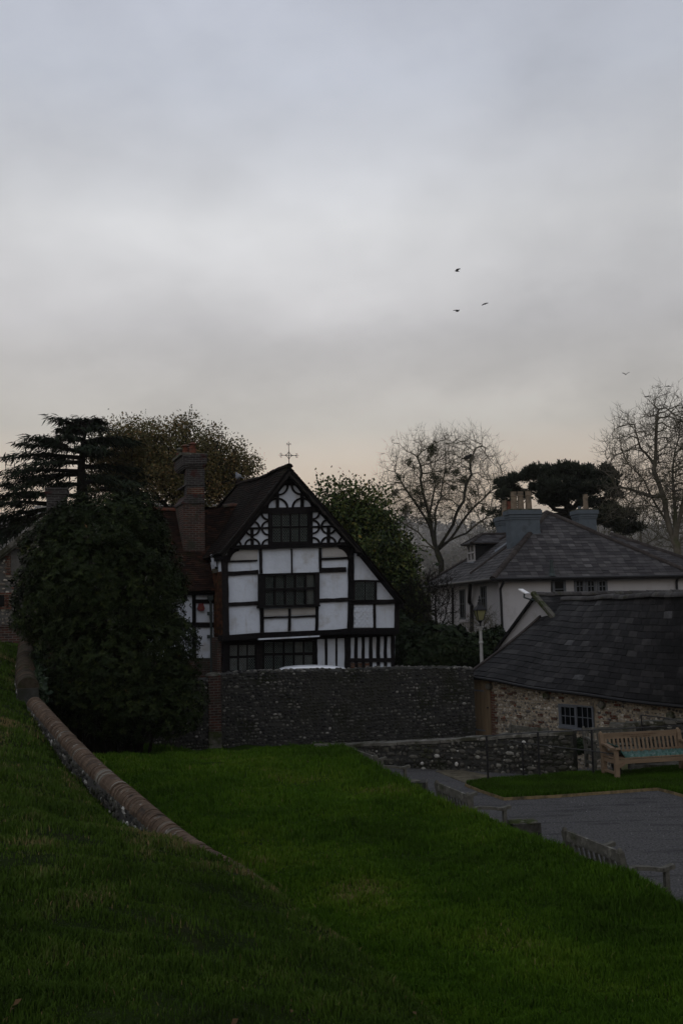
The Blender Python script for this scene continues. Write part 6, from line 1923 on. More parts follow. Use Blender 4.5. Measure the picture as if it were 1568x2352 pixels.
# ---------------------------------------------------------------- white car behind the wall
car = empty('car', (0, 0, 0))
tag(car, 'white parked car with only its roof showing over the flint wall', 'car')
def loft(mb, sec, cap=True):
    vs = []; k = len(sec[0])
    for s_ in sec: vs += s_
    fs = [(i * k + j, (i + 1) * k + j, (i + 1) * k + (j + 1) % k, i * k + (j + 1) % k) for i in range(len(sec) - 1) for j in range(k)]
    fs += [tuple(range(k - 1, -1, -1)), tuple((len(sec) - 1) * k + j for j in range(k))]
    mb.add(vs, [f[::-1] for f in fs], .5)
def body_sec(x, w, z0, z1): return [(x, -w * .92, z0), (x, -w, z0 + .15), (x, -w, z1 - .12), (x, -w * .9, z1), (x, w * .9, z1), (x, w, z1 - .12), (x, w, z0 + .15), (x, w * .92, z0)]
mb = MB(); loft(mb, [body_sec(-2.05, .62, .35, .72), body_sec(-1.95, .78, .24, .86), (body_sec(-1.3, .86, .2, .93)), body_sec(-.6, .87, .2, .95), body_sec(.8, .87, .2, .97), body_sec(1.7, .84, .22, .96), body_sec(1.98, .76, .28, .9)])
cbdy = mb.build('body', M['carpaint'], car, smooth=False, local=True)
def cab(x, w, z): return [(x, -w, z - .0), (x, -w * .96, z + .03), (x, -w * .6, z + .055), (x, w * .6, z + .055), (x, w * .96, z + .03), (x, w, z)]
mb = MB(); loft(mb, [cab(-.62, .56, 1.36), cab(-.4, .60, 1.42), cab(0, .62, 1.45), cab(.5, .62, 1.45), cab(1.0, .60, 1.42), cab(1.42, .56, 1.36)]); mb.build('roof', M['carpaint'], car, smooth=True, local=True)
def gl(x, wb, wt, zb, zt): return None
mb = MB(); vs = [(-1.15, -.78, .93), (1.85, -.76, .93), (1.85, .76, .93), (-1.15, .78, .93), (-.58, -.58, 1.375), (1.38, -.58, 1.375), (1.38, .58, 1.375), (-.58, .58, 1.375)]
mb.add(vs, [(0, 1, 5, 4), (1, 2, 6, 5), (2, 3, 7, 6), (3, 0, 4, 7), (4, 5, 6, 7), (3, 2, 1, 0)], .5); mb.build('windows', M['carglass'], car, local=True)
mb = MB()
for y in (-.70, .70):
    for (xa, xb) in ((-.58, -1.15), (.35, .35), (1.38, 1.85)):
        mb.beam((xb, y * 1.1, .94), (xa, y * .84, 1.38), .06, .05)
mb.build('pillars', M['carpaint'], car, local=True)
mb = MB(); mb.tube([(1.25, -.52, 1.45), (1.25, -.52, 1.45)], .01, 4, False) if False else mb.beam((1.2, 0, 1.45), (1.32, 0, 1.56), .03, .02)
for x in (-1.3, 1.3):
    for y in (-.80, .80):
        mb = MB(); mb.tube([(x, y - .1, .32), (x, y + .1, .32)], .32, 20); w = mb.build('wheel', M['tyre'], car, local=True)
        mb = MB(); mb.tube([(x, y + (.103 if y > 0 else -.103), .32), (x, y + (.11 if y > 0 else -.11), .32)], .2, 14); mb.build('rim', M['rim'], w, local=True)
for y in (-.6, .6):
    mb = MB(); mb.ell((-2.0, y, .68), (.06, 0, 0), (0, .14, 0), (0, 0, .07)); mb.build('headlight', M['panel_white'], car, local=True)
    mb = MB(); mb.ell((1.97, y, .78), (.04, 0, 0), (0, .1, 0), (0, 0, .1)); mb.build('tail_light', M['red'], car, local=True)
q = P(711, 1528.5, 31.0)
car.matrix_basis = Matrix.Translation(V((q.x - .35, q.y, q.z - 1.505))) @ Matrix.Rotation(math.radians(4), 4, 'Z')
print('car z', q.z - 1.505)

# ---------------------------------------------------------------- birds
def bird(mat, wing=.45, body=.17, flap=.3, sweep=.2):
    mb = MB()
    mb.ell((0, 0, 0), (body, 0, 0), (0, body * .34, 0), (0, 0, body * .34), 8, 8, .5)
    mb.ell((body * 1.0, 0, body * .12), (body * .3, 0, 0), (0, body * .24, 0), (0, 0, body * .24), 8, 6, .5)
    mb.tube([(body * 1.22, 0, body * .12), (body * 1.5, 0, body * .06)], [body * .09, .003], 5)
    mb.prism([(-body * .7, .03, 0), (-body * 1.7, .075, .0), (-body * 1.7, -.075, .0), (-body * .7, -.03, 0)], (0, 0, .015))
    for sg in (1, -1):
        pts = [(0.09, .03, .02), (.10, wing * .5, .02 + flap * wing * .5), (.02 - sweep * .3, wing, .02 + flap * wing * .6), (-.10 - sweep * .3, wing * .85, .01 + flap * wing * .55), (-.11, wing * .45, .01 + flap * wing * .45), (-.09, .03, .0)]
        mb.prism([(x, sg * y, z) for x, y, z in pts], (0, 0, .012))
    return mb
bspec = [(1048, 623, 70, .5, .35, 200), (1112.7, 698, 85, -.1, .2, 250), (1050.5, 715, 75, .55, .5, 315), (1436, 860, 80, .6, .3, 80), (1508, 887, 95, -.05, .1, 95), (1514.5, 890, 95, .05, .1, 70), (1532, 887, 85, -.35, .2, 100), (1485, 911, 85, .1, .3, 230)]
blab = ['dark bird high in the sky with wings raised, uppermost of all the birds', 'thin slanting bird in the open sky to the right of a pair of birds', 'bird banking with swept wings, lowest of the three in the open sky', 'bird with wings held up in a shallow V above the bare tree on the right', 'thin dark bird gliding just above the topmost bare twigs, left of two close together', 'thin dark bird gliding just above the topmost bare twigs, right of two close together', 'bird with drooping wings to the right of the topmost bare twigs', 'small dark bird just left of the topmost twigs of the bare tree']
for (u, v, Y, fl, sw, yaw), lab in zip(bspec, blab):
    o = bird(M['bird'], .31, .12, fl, sw).build('bird', M['bird'])
    o.matrix_basis = Matrix.Translation(P(u, v, Y)) @ Matrix.Rotation(math.radians(yaw), 4, 'Z') @ Matrix.Rotation(math.radians(14 if 'slant' in lab or 'bank' in lab else 0), 4, 'X')
    tag(o, lab, 'bird', 'birds in flight')
q = RBt + Z * .20
mb = MB(); s_ = .13
mb.ell((0, 0, .10), (s_ * 1.1, 0, -.03), (0, s_ * .6, 0), (.02, 0, s_ * .75), 10, 8, .5); mb.ell((.09, 0, .24), (.05, 0, 0), (0, .045, 0), (0, 0, .05), 8, 6, .5)
mb.tube([(.07, 0, .14), (.085, 0, .22)], [.065, .045], 8); mb.tube([(.13, 0, .235), (.165, 0, .225)], [.014, .004], 5)
mb.prism([(-.08, .04, .08), (-.30, .03, .0), (-.30, -.03, .0), (-.08, -.04, .08)], (0, 0, .02))
for y in (-.03, .03): mb.tube([(.01, y, .03), (.015, y, -.08)], .008, 5)
o = mb.build('pigeon', M['pigeon'], smooth=True); o.matrix_basis = Matrix.Translation(q) @ Matrix.Rotation(math.radians(150), 4, 'Z')
tag(o, 'grey pigeon perched on the sagging ridge of the timbered house', 'bird')
# ---------------------------------------------------------------- trees
def env_points(ells, Y, n, seed, shell=0.0):
    g = np.random.default_rng(seed)
    vol = np.array([e[2] * e[3] * (e[5] if len(e) > 5 else e[2]) for e in ells], float); vol /= vol.sum()
    out = []
    for e, f in zip(ells, vol):
        k = max(1, int(n * f)); Yc = Y + (e[4] if len(e) > 4 else 0)
        c = P(e[0], e[1], Yc); sc = Yc / FPX
        d = g.normal(0, 1, (k, 3)); d /= np.linalg.norm(d, axis=1)[:, None]
        r = g.uniform(shell ** 3, 1, k) ** (1 / 3)
        ry = (e[5] if len(e) > 5 else e[2] * .85) * sc
        out.append(np.array(c) + d * r[:, None] * np.array([e[2] * sc, ry, e[3] * sc]))
    return np.concatenate(out)


def colonize(seed, trunk, att, step, infl, kill, iters=140, jit=.25, maxn=9000, up=0.05, limbs=()):
    g = np.random.default_rng(seed)
    pos = np.zeros((maxn + 500, 3)); par = np.full(maxn + 500, -1, int); nch = np.zeros(maxn + 500, int); n = 0
    last = -1
    for a, b in zip(trunk[:-1], trunk[1:]):
        L = (b - a).length; k = max(1, int(L / step))
        for i in range(k):
            pos[n] = a.lerp(b, i / k); par[n] = last; last = n; n += 1
    for lb_ in limbs:
        D0 = np.linalg.norm(pos[:n] - np.array(lb_[0]), axis=1); last = int(D0.argmin()); prev = V(pos[last])
        for b in lb_[1:]:
            L = (b - prev).length; k = max(1, int(L / step)); sw = g.normal(0, .12, 3)
            for i in range(1, k + 1):
                pos[n] = np.array(prev.lerp(b, i / k)) + sw * math.sin(math.pi * i / k); par[n] = last; last = n; n += 1
            prev = b
    ntr = n
    att = att.copy(); A = len(att); bd = np.full(A, 1e9); bi = np.zeros(A, int)
    def upd(lo, hi):
        for s in range(lo, hi, 200):
            e = min(hi, s + 200)
            D = np.linalg.norm(att[:, None, :] - pos[None, s:e, :], axis=2)
            m = D.argmin(1); dm = D[np.arange(len(att)), m]; b = dm < bd
            bd[b] = dm[b]; bi[b] = s + m[b]
    upd(0, n)
    for it in range(iters):
        keep = bd > kill
        att, bd, bi = att[keep], bd[keep], bi[keep]
        if len(att) == 0 or n > maxn: break
        act = bd < (infl if it > 12 else infl * 2.5)
        if not act.any(): break
        acc = np.zeros((n, 3)); d = att[act] - pos[bi[act]]; d /= np.linalg.norm(d, axis=1)[:, None] + 1e-9
        np.add.at(acc, bi[act], d)
        src = np.nonzero(np.abs(acc).sum(1) > 1e-6)[0]
        src = src[nch[src] < 3]
        if len(src) == 0: break
        dv = acc[src]; dv /= np.linalg.norm(dv, axis=1)[:, None] + 1e-9
        pp = par[src]; ok = pp >= 0
        cont = np.zeros_like(dv); cont[ok] = pos[src[ok]] - pos[pp[ok]]; cont /= np.linalg.norm(cont, axis=1)[:, None] + 1e-9
        dv = dv + cont * .35 + g.normal(0, jit, dv.shape); dv[:, 2] += up; dv /= np.linalg.norm(dv, axis=1)[:, None]
        k = len(src); pos[n:n + k] = pos[src] + dv * step; par[n:n + k] = src; nch[src] += 1
        n0 = n; n += k
        upd(n0, n)
    return pos[:n].copy(), par[:n].copy(), ntr


def radii(par, r0, e=2.3, rmax=None):
    n = len(par); acc = np.zeros(n); tipr = r0 ** e
    for i in range(n - 1, -1, -1):
        if acc[i] == 0: acc[i] = tipr
        if par[i] >= 0: acc[par[i]] += acc[i] * .997
    r = acc ** (1 / e)
    return np.minimum(r, rmax) if rmax else r


def tubes_np(p0, p1, ra, rb, k=4):
    d = p1 - p0; L = np.linalg.norm(d, axis=1)[:, None] + 1e-9; d = d / L
    p1 = p1 + d * (rb[:, None] * .4)
    ref = np.where(np.abs(d[:, 2:3]) > .9, np.array([[1., 0, 0]]), np.array([[0, 0, 1.]]))
    a = np.cross(d, ref); a /= np.linalg.norm(a, axis=1)[:, None]; b = np.cross(d, a)
    n = len(p0); vs = np.zeros((n, 2 * k, 3))
    for j in range(k):
        an = 2 * math.pi * j / k; o = a * math.cos(an) + b * math.sin(an)
        vs[:, j] = p0 + o * ra[:, None]; vs[:, k + j] = p1 + o * rb[:, None]
    i = np.arange(n)[:, None, None] * 2 * k
    q = np.array([[j, (j + 1) % k, k + (j + 1) % k, k + j] for j in range(k)])[None]
    return vs.reshape(-1, 3), (i + q).reshape(-1, 4)


def cat(parts):
    vs = []; fs = []; o = 0
    for v, f in parts: vs.append(v); fs.append(f + o); o += len(v)
    return np.concatenate(vs), np.concatenate(fs)


def twigs_np(pos, dirs, n_each, length, r, seed, up=.3, spread=.8, seg=2):
    g = np.random.default_rng(seed); m = len(pos) * n_each
    p = np.repeat(pos, n_each, 0); d = np.repeat(dirs, n_each, 0) + g.normal(0, spread, (m, 3)); d[:, 2] += up
    d /= np.linalg.norm(d, axis=1)[:, None]; out = []; tips = []
    L = length * g.uniform(.5, 1.3, m)[:, None]
    for s in range(seg):
        q = p + d * L / seg
        out.append(tubes_np(p, q, np.full(m, r * (1 - s * .35)), np.full(m, r * (1 - (s + 1) * .35)), 3))
        p = q; d = d + g.normal(0, .25, d.shape); d[:, 2] += up * .4; d /= np.linalg.norm(d, axis=1)[:, None]
    return cat(out), p, d


def make_tree(name, label, catg, base, trunk, att, step, infl, kill, r0, rmax, barkmat, twigmat, seed, twig=(2, .6, .012), thr=2.2, iters=140, group=None, twig2=None, up=.05, jit=.25, e=2.3, maxn=9000, limbs=()):
    root = tag(empty(name, base), label, catg, group)
    pos, par, ntr = colonize(seed, trunk, att, step, infl, kill, iters, jit, maxn, up, limbs)
    r = radii(par, r0, e, rmax)
    i = np.nonzero(par >= 0)[0]; p0, p1, ra, rb = pos[par[i]], pos[i], r[par[i]], r[i]
    ra = np.minimum(ra, rb * 1.6)
    big = rb > r0 * 4
    v1 = tubes_np(p0[big], p1[big], ra[big], rb[big], 7)
    tr = build_np('trunk', *v1, barkmat, root)
    sm = ~big
    parts = [tubes_np(p0[sm], p1[sm], ra[sm], rb[sm], 4)]
    thin = rb < r0 * thr
    d = p1 - p0; d /= np.linalg.norm(d, axis=1)[:, None] + 1e-9
    tp, td = p1[thin], d[thin]
    if twig and len(tp):
        t1, tips, tdir = twigs_np(tp, td, twig[0], twig[1], twig[2], seed + 1)
        parts.append(t1)
        if twig2:
            t2, tips, tdir = twigs_np(tips, tdir, twig2[0], twig2[1], twig2[2], seed + 2); parts.append(t2)
        tp, td = tips, tdir
    build_np('branches', *cat(parts), twigmat, root)
    print(name, len(pos), 'nodes', len(tp), 'tips')
    return root, pos, r, tp, td


def foliage(root, name, pts, per, spread, size, mat, seed, aspect=.5, up=.5, tf=None, nrm=None):
    g = np.random.default_rng(seed)
    p = np.repeat(pts, per, 0) + g.normal(0, spread, (len(pts) * per, 3))
    base = np.repeat(g.random(len(pts)), per)
    t = np.clip(.45 * base + .55 * g.random(len(p)), 0, 1)
    return leaf_cloud(name, p, size, mat, root, t, seed, up, aspect)


# bare tree full of mistletoe
Ym = 72.0
tb_ = P(1015, 1300, Ym); tb_.z = 0
trunk = [tb_, P(1012, 1290, Ym), P(1006, 1268, Ym)]
LM = lambda Y, *q: [P(a, b, Y + (q[0] if isinstance(q[0], (int, float)) else 0) * min(1, i / 2)) for i, (a, b) in enumerate(q[1:] if isinstance(q[0], (int, float)) else q)]
limbs = [LM(Ym, 0, (1006, 1268), (990, 1215), (978, 1160), (965, 1100), (958, 1050)), LM(Ym, 3, (1006, 1268), (1000, 1200), (1012, 1140), (1022, 1080), (1020, 1020)), LM(Ym, -2, (1004, 1262), (960, 1222), (915, 1195), (885, 1150)), LM(Ym, -2, (1008, 1265), (1040, 1205), (1065, 1150), (1082, 1090), (1092, 1030)),
         LM(Ym, 2, (1008, 1262), (1060, 1200), (1105, 1150), (1150, 1105)), LM(Ym, 1, (1004, 1266), (955, 1255), (915, 1240)), LM(Ym, 0, (990, 1215), (950, 1150), (915, 1095)), LM(Ym, -1, (1010, 1262), (1070, 1225), (1115, 1190)), LM(Ym, 4, (985, 1190), (1000, 1110), (990, 1030))]
ells = [(985, 1065, 85, 62), (1088, 1060, 55, 70), (1015, 1035, 60, 42), (915, 1105, 48, 62), (1130, 1110, 60, 50), (1000, 1140, 120, 75), (930, 1180, 62, 45), (1100, 1180, 65, 42), (1040, 1060, 105, 50), (890, 1150, 30, 40), (1085, 1010, 30, 30), (945, 1050, 50, 40), (1160, 1085, 25, 30)]
att = env_points(ells, Ym, 6000, 3)
mt_, mpos, mr, mtip, mdir = make_tree('bare_tree', 'bare winter tree hung with round clumps of mistletoe behind the pale house', 'tree', tb_, trunk, att, .42, 4.5, .52, .017, .50, M['bark'], M['twig'], 5, (2, .85, .011), 2.0, 160, None, (3, .6, .0075), .04, .28, limbs=limbs)
# a second limb system from low down
ms = [(992, 1034, 13), (940.5, 1060.7, 9), (983, 1054.6, 6), (914.7, 1096, 9), (999, 1100, 15), (1022.6, 1084, 9), (1046, 1086, 11), (1081, 1053.6, 10), (907.6, 1133, 10), (957, 1131, 17), (931, 1168, 13), (968.6, 1161, 13), (1109, 1171, 10), (1065, 1103, 13), (1086, 1131, 11), (1040, 1120, 10), (990, 1190, 12), (1075, 1165, 10)]
for k, (u, v, rp) in enumerate(ms):
    c = np.array(P(u, v, Ym + (k % 3 - 1) * 1.2)); R = rp * .92 * Ym / FPX
    g = np.random.default_rng(60 + k); n = int(300 * (rp / 12) ** 2)
    d = g.normal(0, 1, (n, 3)); d /= np.linalg.norm(d, axis=1)[:, None]
    dens = 1.25 if k in (0, 2) else .75
    n = int(n * dens); d = d[np.arange(n) % len(d)] + g.normal(0, .1, (n, 3)); p = c + d * (R * 1.1 * g.uniform(.1, 1.1, n) ** .75)[:, None]
    leaf_cloud('mistletoe', p, .22, M['mistle'], mt_, None, 70 + k, 0, .22)
q = P(1073, 1056, Ym - 1); mb = MB(); mb.ell((0, 0, .18), (.26, 0, .1), (0, .13, 0), (-.05, 0, .15), 8, 6, .5); mb.ell((.25, 0, .36), (.10, 0, 0), (0, .08, 0), (0, 0, .09), 8, 6, .5); mb.prism([(-.2, .06, .12), (-.55, .05, -.02), (-.55, -.05, -.02), (-.2, -.06, .12)], (0, 0, .03))
o = mb.build('bird', M['bird'], smooth=True); o.matrix_basis = Matrix.Translation(q); tag(o, 'dark bird perched on a bare branch of the mistletoe tree', 'bird')

# tall bare tree at the right edge
Yr = 56.0
tb_ = P(1552, 1310, Yr); tb_.z = 0
trunk = [tb_, P(1556, 1290, Yr), P(1552, 1235, Yr)]
limbs = [LM(Yr, 0, (1552, 1235), (1525, 1150), (1500, 1080), (1505, 1010), (1512, 940)), LM(Yr, 2, (1545, 1200), (1490, 1130), (1450, 1075), (1425, 1020)), LM(Yr, -2, (1552, 1235), (1568, 1150), (1590, 1050), (1610, 980)), LM(Yr, 1, (1520, 1140), (1465, 1130), (1415, 1120), (1390, 1075)), LM(Yr, -1, (1505, 1070), (1470, 1030), (1455, 975)), LM(Yr, 3, (1555, 1220), (1545, 1120), (1550, 1030), (1560, 960))]
ells = [(1530, 1000, 75, 90), (1440, 1060, 60, 80), (1600, 1050, 90, 130), (1500, 1130, 110, 60), (1520, 935, 35, 45), (1430, 1000, 40, 45), (1640, 1150, 80, 90), (1420, 1150, 40, 50)]
att = env_points(ells, Yr, 6500, 8)
make_tree('bare_tree', 'tall bare tree with twisting grey branches at the right edge', 'tree', tb_, trunk, att, .34, 4.2, .42, .0155, .34, M['twig_pale'], M['twig_pale'], 9, (3, .6, .012), 2.0, 160, None, (2, .4, .009), .04, .42, limbs=limbs)

# background thicket on the right, seen through mist
for k, (u, v, Yk, w, h) in enumerate(((1470, 1215, 92, 50, 60), (1550, 1205, 88, 60, 70), (1400, 1240, 98, 40, 35), (1215, 1250, 105, 60, 30), (1130, 1245, 110, 60, 40))):
    tb_ = P(u, 1330, Yk); tb_.z = 0
    att = env_points([(u, v, w, h), (u - w * .5, v + h * .4, w * .6, h * .5), (u + w * .5, v + h * .4, w * .6, h * .5)], Yk, 900, 20 + k)
    make_tree('bare_tree', ['misty bare thicket tree left of the tall bare tree', 'misty bare thicket tree behind the tall bare tree at the right edge', 'low misty bare tree beside the right end of the slate hip', 'low misty tree behind the chimney pots of the pale house', 'low misty tree beyond the dormer of the pale house'][k], 'tree', tb_, [tb_, P(u, v + h * .6, Yk)], att, .55, 6, .8, .026, .25, M['twig'], M['twig'], 30 + k, (3, 1.1, .022), 2.2, 80, 'misty trees beyond the houses', (2, .7, .016))

# autumn oak behind the timbered house
Yo = 54.0
tb_ = P(400, 1330, Yo); tb_.z = 0
trunk = [tb_, P(402, 1230, Yo), P(398, 1190, Yo)]
ells = [(300, 1035, 70, 60), (345, 1015, 22, 30), (405, 1050, 70, 65), (490, 1058, 62, 52), (545, 1085, 48, 50), (330, 1110, 90, 60), (440, 1110, 80, 55), (270, 998, 26, 38), (425, 1000, 42, 28), (470, 1015, 26, 26), (560, 1075, 22, 30), (520, 1130, 55, 40), (250, 1090, 60, 70)]
att = env_points(ells, Yo, 6000, 12)
ot, op_, or_, otp, otd = make_tree('oak_tree', 'broad oak with thin brown autumn leaves behind the tall brick chimney', 'tree', tb_, trunk, att, .38, 4.2, .46, .016, .45, M['bark_dark'], M['bark_dark'], 14, (2, .5, .011), 2.2, 160, None, None, .03, .32)
g = np.random.default_rng(4)
sel = otp[(g.random(len(otp)) < .42)]
sel = sel + g.normal(0, .15, sel.shape)
foliage(ot, 'crown', sel, 74, .26, .14, M['oakleaf'], 15, .6, .3)
dp = env_points([(310, 1060, 75, 70), (400, 1070, 80, 70), (480, 1080, 75, 55), (530, 1105, 50, 48), (440, 1120, 90, 50)], Yo + 1, 640, 61)
foliage(ot, 'inner_leaves', dp, 40, .42, .15, M['oakleaf'], 62, .6, .3)

# green trees to the right of the house
Yg = 47.0
tb_ = P(820, 1400, Yg); tb_.z = 0
ells = [(790, 1165, 50, 45), (850, 1170, 45, 50), (820, 1220, 75, 60), (750, 1135, 22, 22), (770, 1200, 55, 60), (870, 1235, 40, 55), (800, 1128, 30, 18), (840, 1290, 80, 60)]
att = env_points(ells, Yg, 3500, 16)
gt, *_r, gtp, gtd = make_tree('green_tree', 'bushy green tree turning yellow just right of the timbered gable', 'tree', tb_, [tb_, P(820, 1270, Yg)], att, .36, 4, .44, .015, .3, M['bark_dark'], M['bark_dark'], 17, (2, .4, .010), 2.2, 150, None, None)
foliage(gt, 'crown', gtp, 20, .24, .17, M['greenleaf'], 18, .7, .35)
g = np.random.default_rng(41)
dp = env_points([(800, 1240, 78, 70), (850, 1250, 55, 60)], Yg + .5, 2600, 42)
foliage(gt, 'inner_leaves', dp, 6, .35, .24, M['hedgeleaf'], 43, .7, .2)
Yg2 = 43.0
tb_ = P(890, 1500, Yg2); tb_.z = 0
ells = [(880, 1330, 55, 60), (920, 1310, 45, 65), (850, 1290, 40, 45), (930, 1400, 30, 80), (900, 1440, 50, 80), (945, 1340, 18, 60)]
att = env_points(ells, Yg2, 3000, 19)
gt, *_r, gtp, gtd = make_tree('green_tree', 'lower dense green shrub-like tree beside the sloping roof of the timbered house', 'tree', tb_, [tb_, P(895, 1440, Yg2)], att, .36, 4, .44, .015, .2, M['bark_dark'], M['bark_dark'], 20, (2, .4, .010), 2.2, 150, None, None)
foliage(gt, 'crown', gtp, 20, .24, .17, M['greenleaf'], 21, .6, .35)
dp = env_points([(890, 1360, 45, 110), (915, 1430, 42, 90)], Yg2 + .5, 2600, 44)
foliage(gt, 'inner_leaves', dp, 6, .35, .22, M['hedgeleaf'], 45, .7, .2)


# shrubs made of leaf whorls on a lumpy outline
def whorl_shrub(name, label, ells, Y, n, per, leaf, mat, seed, aspect=.34, core=.35, group=None, base_v=None, cat_='shrub'):
    g = np.random.default_rng(seed)
    c0 = P(ells[0][0], base_v or (ells[0][1] + ells[0][3]), Y); 
    root = tag(empty(name, (c0.x, c0.y, 0.1)), label, cat_, group)
    cs = []; rs = []
    for e in ells:
        Yc = Y + (e[4] if len(e) > 4 else 0); sc = Yc / FPX; ry = (e[5] if len(e) > 5 else e[2] * .85) * sc
        cs.append(np.array(P(e[0], e[1], Yc))); rs.append(np.array([e[2] * sc, ry, e[3] * sc]))
    area = np.array([r[0] * r[2] for r in rs]); area /= area.sum()
    P_, N_ = [], []
    for c, r, f in zip(cs, rs, area):
        k = int(n * f); d = g.normal(0, 1, (k, 3)); d /= np.linalg.norm(d, axis=1)[:, None]
        lump = 1 + .10 * np.sin(d[:, 0] * 5 + c[0]) * np.sin(d[:, 2] * 6 + c[2]) + .07 * np.sin(d[:, 1] * 11 + d[:, 2] * 9)
        depth = np.where(g.random(k) < core, g.uniform(.45, .9, k), g.uniform(.90, 1.04, k)) * lump
        P_.append(c + d * r * depth[:, None]); nn = d / r; N_.append(nn / np.linalg.norm(nn, axis=1)[:, None])
    P_ = np.concatenate(P_); N_ = np.concatenate(N_)
    ins = np.zeros(len(P_), int)
    for c, r in zip(cs, rs): ins += (((P_ - c) / r) ** 2).sum(1) < .55
    keep = (ins <= 1) & (P_[:, 2] > 0.0); P_, N_ = P_[keep], N_[keep]
    # whorl axis: outward and up
    ax = N_ + g.normal(0, .35, N_.shape); ax[:, 2] += .45; ax /= np.linalg.norm(ax, axis=1)[:, None]
    ref = g.normal(0, 1, ax.shape); a = np.cross(ax, ref); a /= np.linalg.norm(a, axis=1)[:, None]; b = np.cross(ax, a)
    m = len(P_); vs = []; tt = []
    wt = g.random(m)
    for k in range(per):
        an = 2 * math.pi * k / per + g.normal(0, .25, m)
        el = g.uniform(.05, .8, m)
        d = (a * np.cos(an)[:, None] + b * np.sin(an)[:, None]) * np.cos(el)[:, None] + ax * np.sin(el)[:, None]
        side = np.cross(d, ax); side /= np.linalg.norm(side, axis=1)[:, None] + 1e-9; nr = np.cross(side, d)
        s = (leaf * g.uniform(.6, 1.25, m))[:, None]
        o = P_ + ax * (g.uniform(-.03, .06, m))[:, None]
        vs.append(np.stack([o, o + d * s * .5 + side * s * aspect * .5 + nr * s * .05, o + d * s - nr * s * .12, o + d * s * .5 - side * s * aspect * .5 + nr * s * .05], 1))
        tt.append(np.clip(.6 * wt + .4 * g.random(m) - .05, 0, .985) + np.where(g.random(m) < .0006, 1, 0))
    vs = np.stack(vs, 1).reshape(-1, 3); tt = np.clip(np.stack(tt, 1).ravel(), 0, 1)
    build_np('leaves', vs, np.arange(len(vs)).reshape(-1, 4), mat, root, tint=tt)
    # stems
    mb = MB(); rg = random.Random(seed)
    for c, r in zip(cs, rs):
        for k in range(4):
            e = V(c) + V((rg.uniform(-.6, .6) * r[0], rg.uniform(-.6, .6) * r[1], rg.uniform(-.3, .6) * r[2]))
            s = V((c0.x + rg.uniform(-.4, .4) + (c[0] - c0.x) * .4, c0.y + rg.uniform(-.3, .3) + (c[1] - c0.y) * .4, 0.0))
            mb.tube([s, s.lerp(e, .5) + V((rg.uniform(-.2, .2), rg.uniform(-.2, .2), .2)), e], [.05, .035, .012], 6)
    mb.build('stems', M['bark_dark'], root)
    print(name, m * per, 'leaves')
    return root


Yb = 25.5
whorl_shrub('laurel_bush', 'huge dark evergreen bush with glossy leaves filling the corner between the two walls', [
    (240, 1330, 165, 170, 0, 150), (240, 1215, 128, 82, .2, 100), (160, 1285, 108, 92, 0, 90), (310, 1240, 75, 80, .3, 80), (120, 1390, 88, 100, 0, 80), (345, 1380, 80, 110, .2, 80),
    (258, 1500, 166, 140, 0, 140), (370, 1510, 85, 115, 0, 80), (185, 1225, 88, 75, .2, 80), (300, 1215, 80, 72, .2, 80), (95, 1400, 60, 62, 0, 60), (400, 1610, 68, 75, -.1, 70), (300, 1610, 120, 85, -.3, 100), (205, 1590, 110, 80, -.2, 100), (300, 1180, 55, 45, .3, 50)], Yb, 21000, 7, .112, M['laurel'], 22, .36, .4, base_v=1690, cat_='bush')
# dark infill shade of twigs inside the bush is made by its own inner leaves
whorl_shrub('evergreen_shrub', 'dark rounded evergreen shrub between the timbered house and the lamp post', [(1020, 1490, 65, 55, 0, 50), (960, 1505, 45, 55, .3, 40), (1080, 1500, 50, 45, 0, 40), (925, 1480, 30, 70, 1.5, 40), (1130, 1490, 40, 45, .5, 40)], 37.0, 5200, 6, .16, M['hedgeleaf'], 23, .5, .4, base_v=1535)
whorl_shrub('yard_plant', 'low dark plant growing at the foot of the barn wall', [(cb(360, 690)[0], cb(360, 690)[1], 21, 12, 0, 18)], 26.2, 420, 6, .10, M['hedgeleaf'], 24, .5, .3, base_v=1745)

# small bare shrubs by the pale house
for k, (u, v, Yk, w, h, lab) in enumerate(((1000, 1385, 40.5, 48, 70, 'dark bare shrub tree in front of the left side of the pale house'), (1110, 1440, 38.5, 34, 34, 'pale twiggy bush behind the lantern of the street lamp'), (945, 1390, 41.5, 25, 60, 'thin bare shrub between the green tree and the pale house'))):
    tb_ = P(u + (10 if k == 0 else 0), v + h * 1.25, Yk)
    att = env_points([(u, v, w, h)], Yk, 1500 if k == 0 else 700, 50 + k)
    make_tree('bare_shrub', lab, 'shrub', tb_, [V((tb_.x, tb_.y, 0)), tb_, P(u + 4, v + h * .7, Yk)], att, .20, 3, .26, .009, .07, M['bark_dark'] if k != 1 else M['twig'], M['bark_dark'] if k != 1 else M['twig'], 52 + k, (3, .35, .008), 2.2, 90, None, (3, .22, .006), .03, .4)


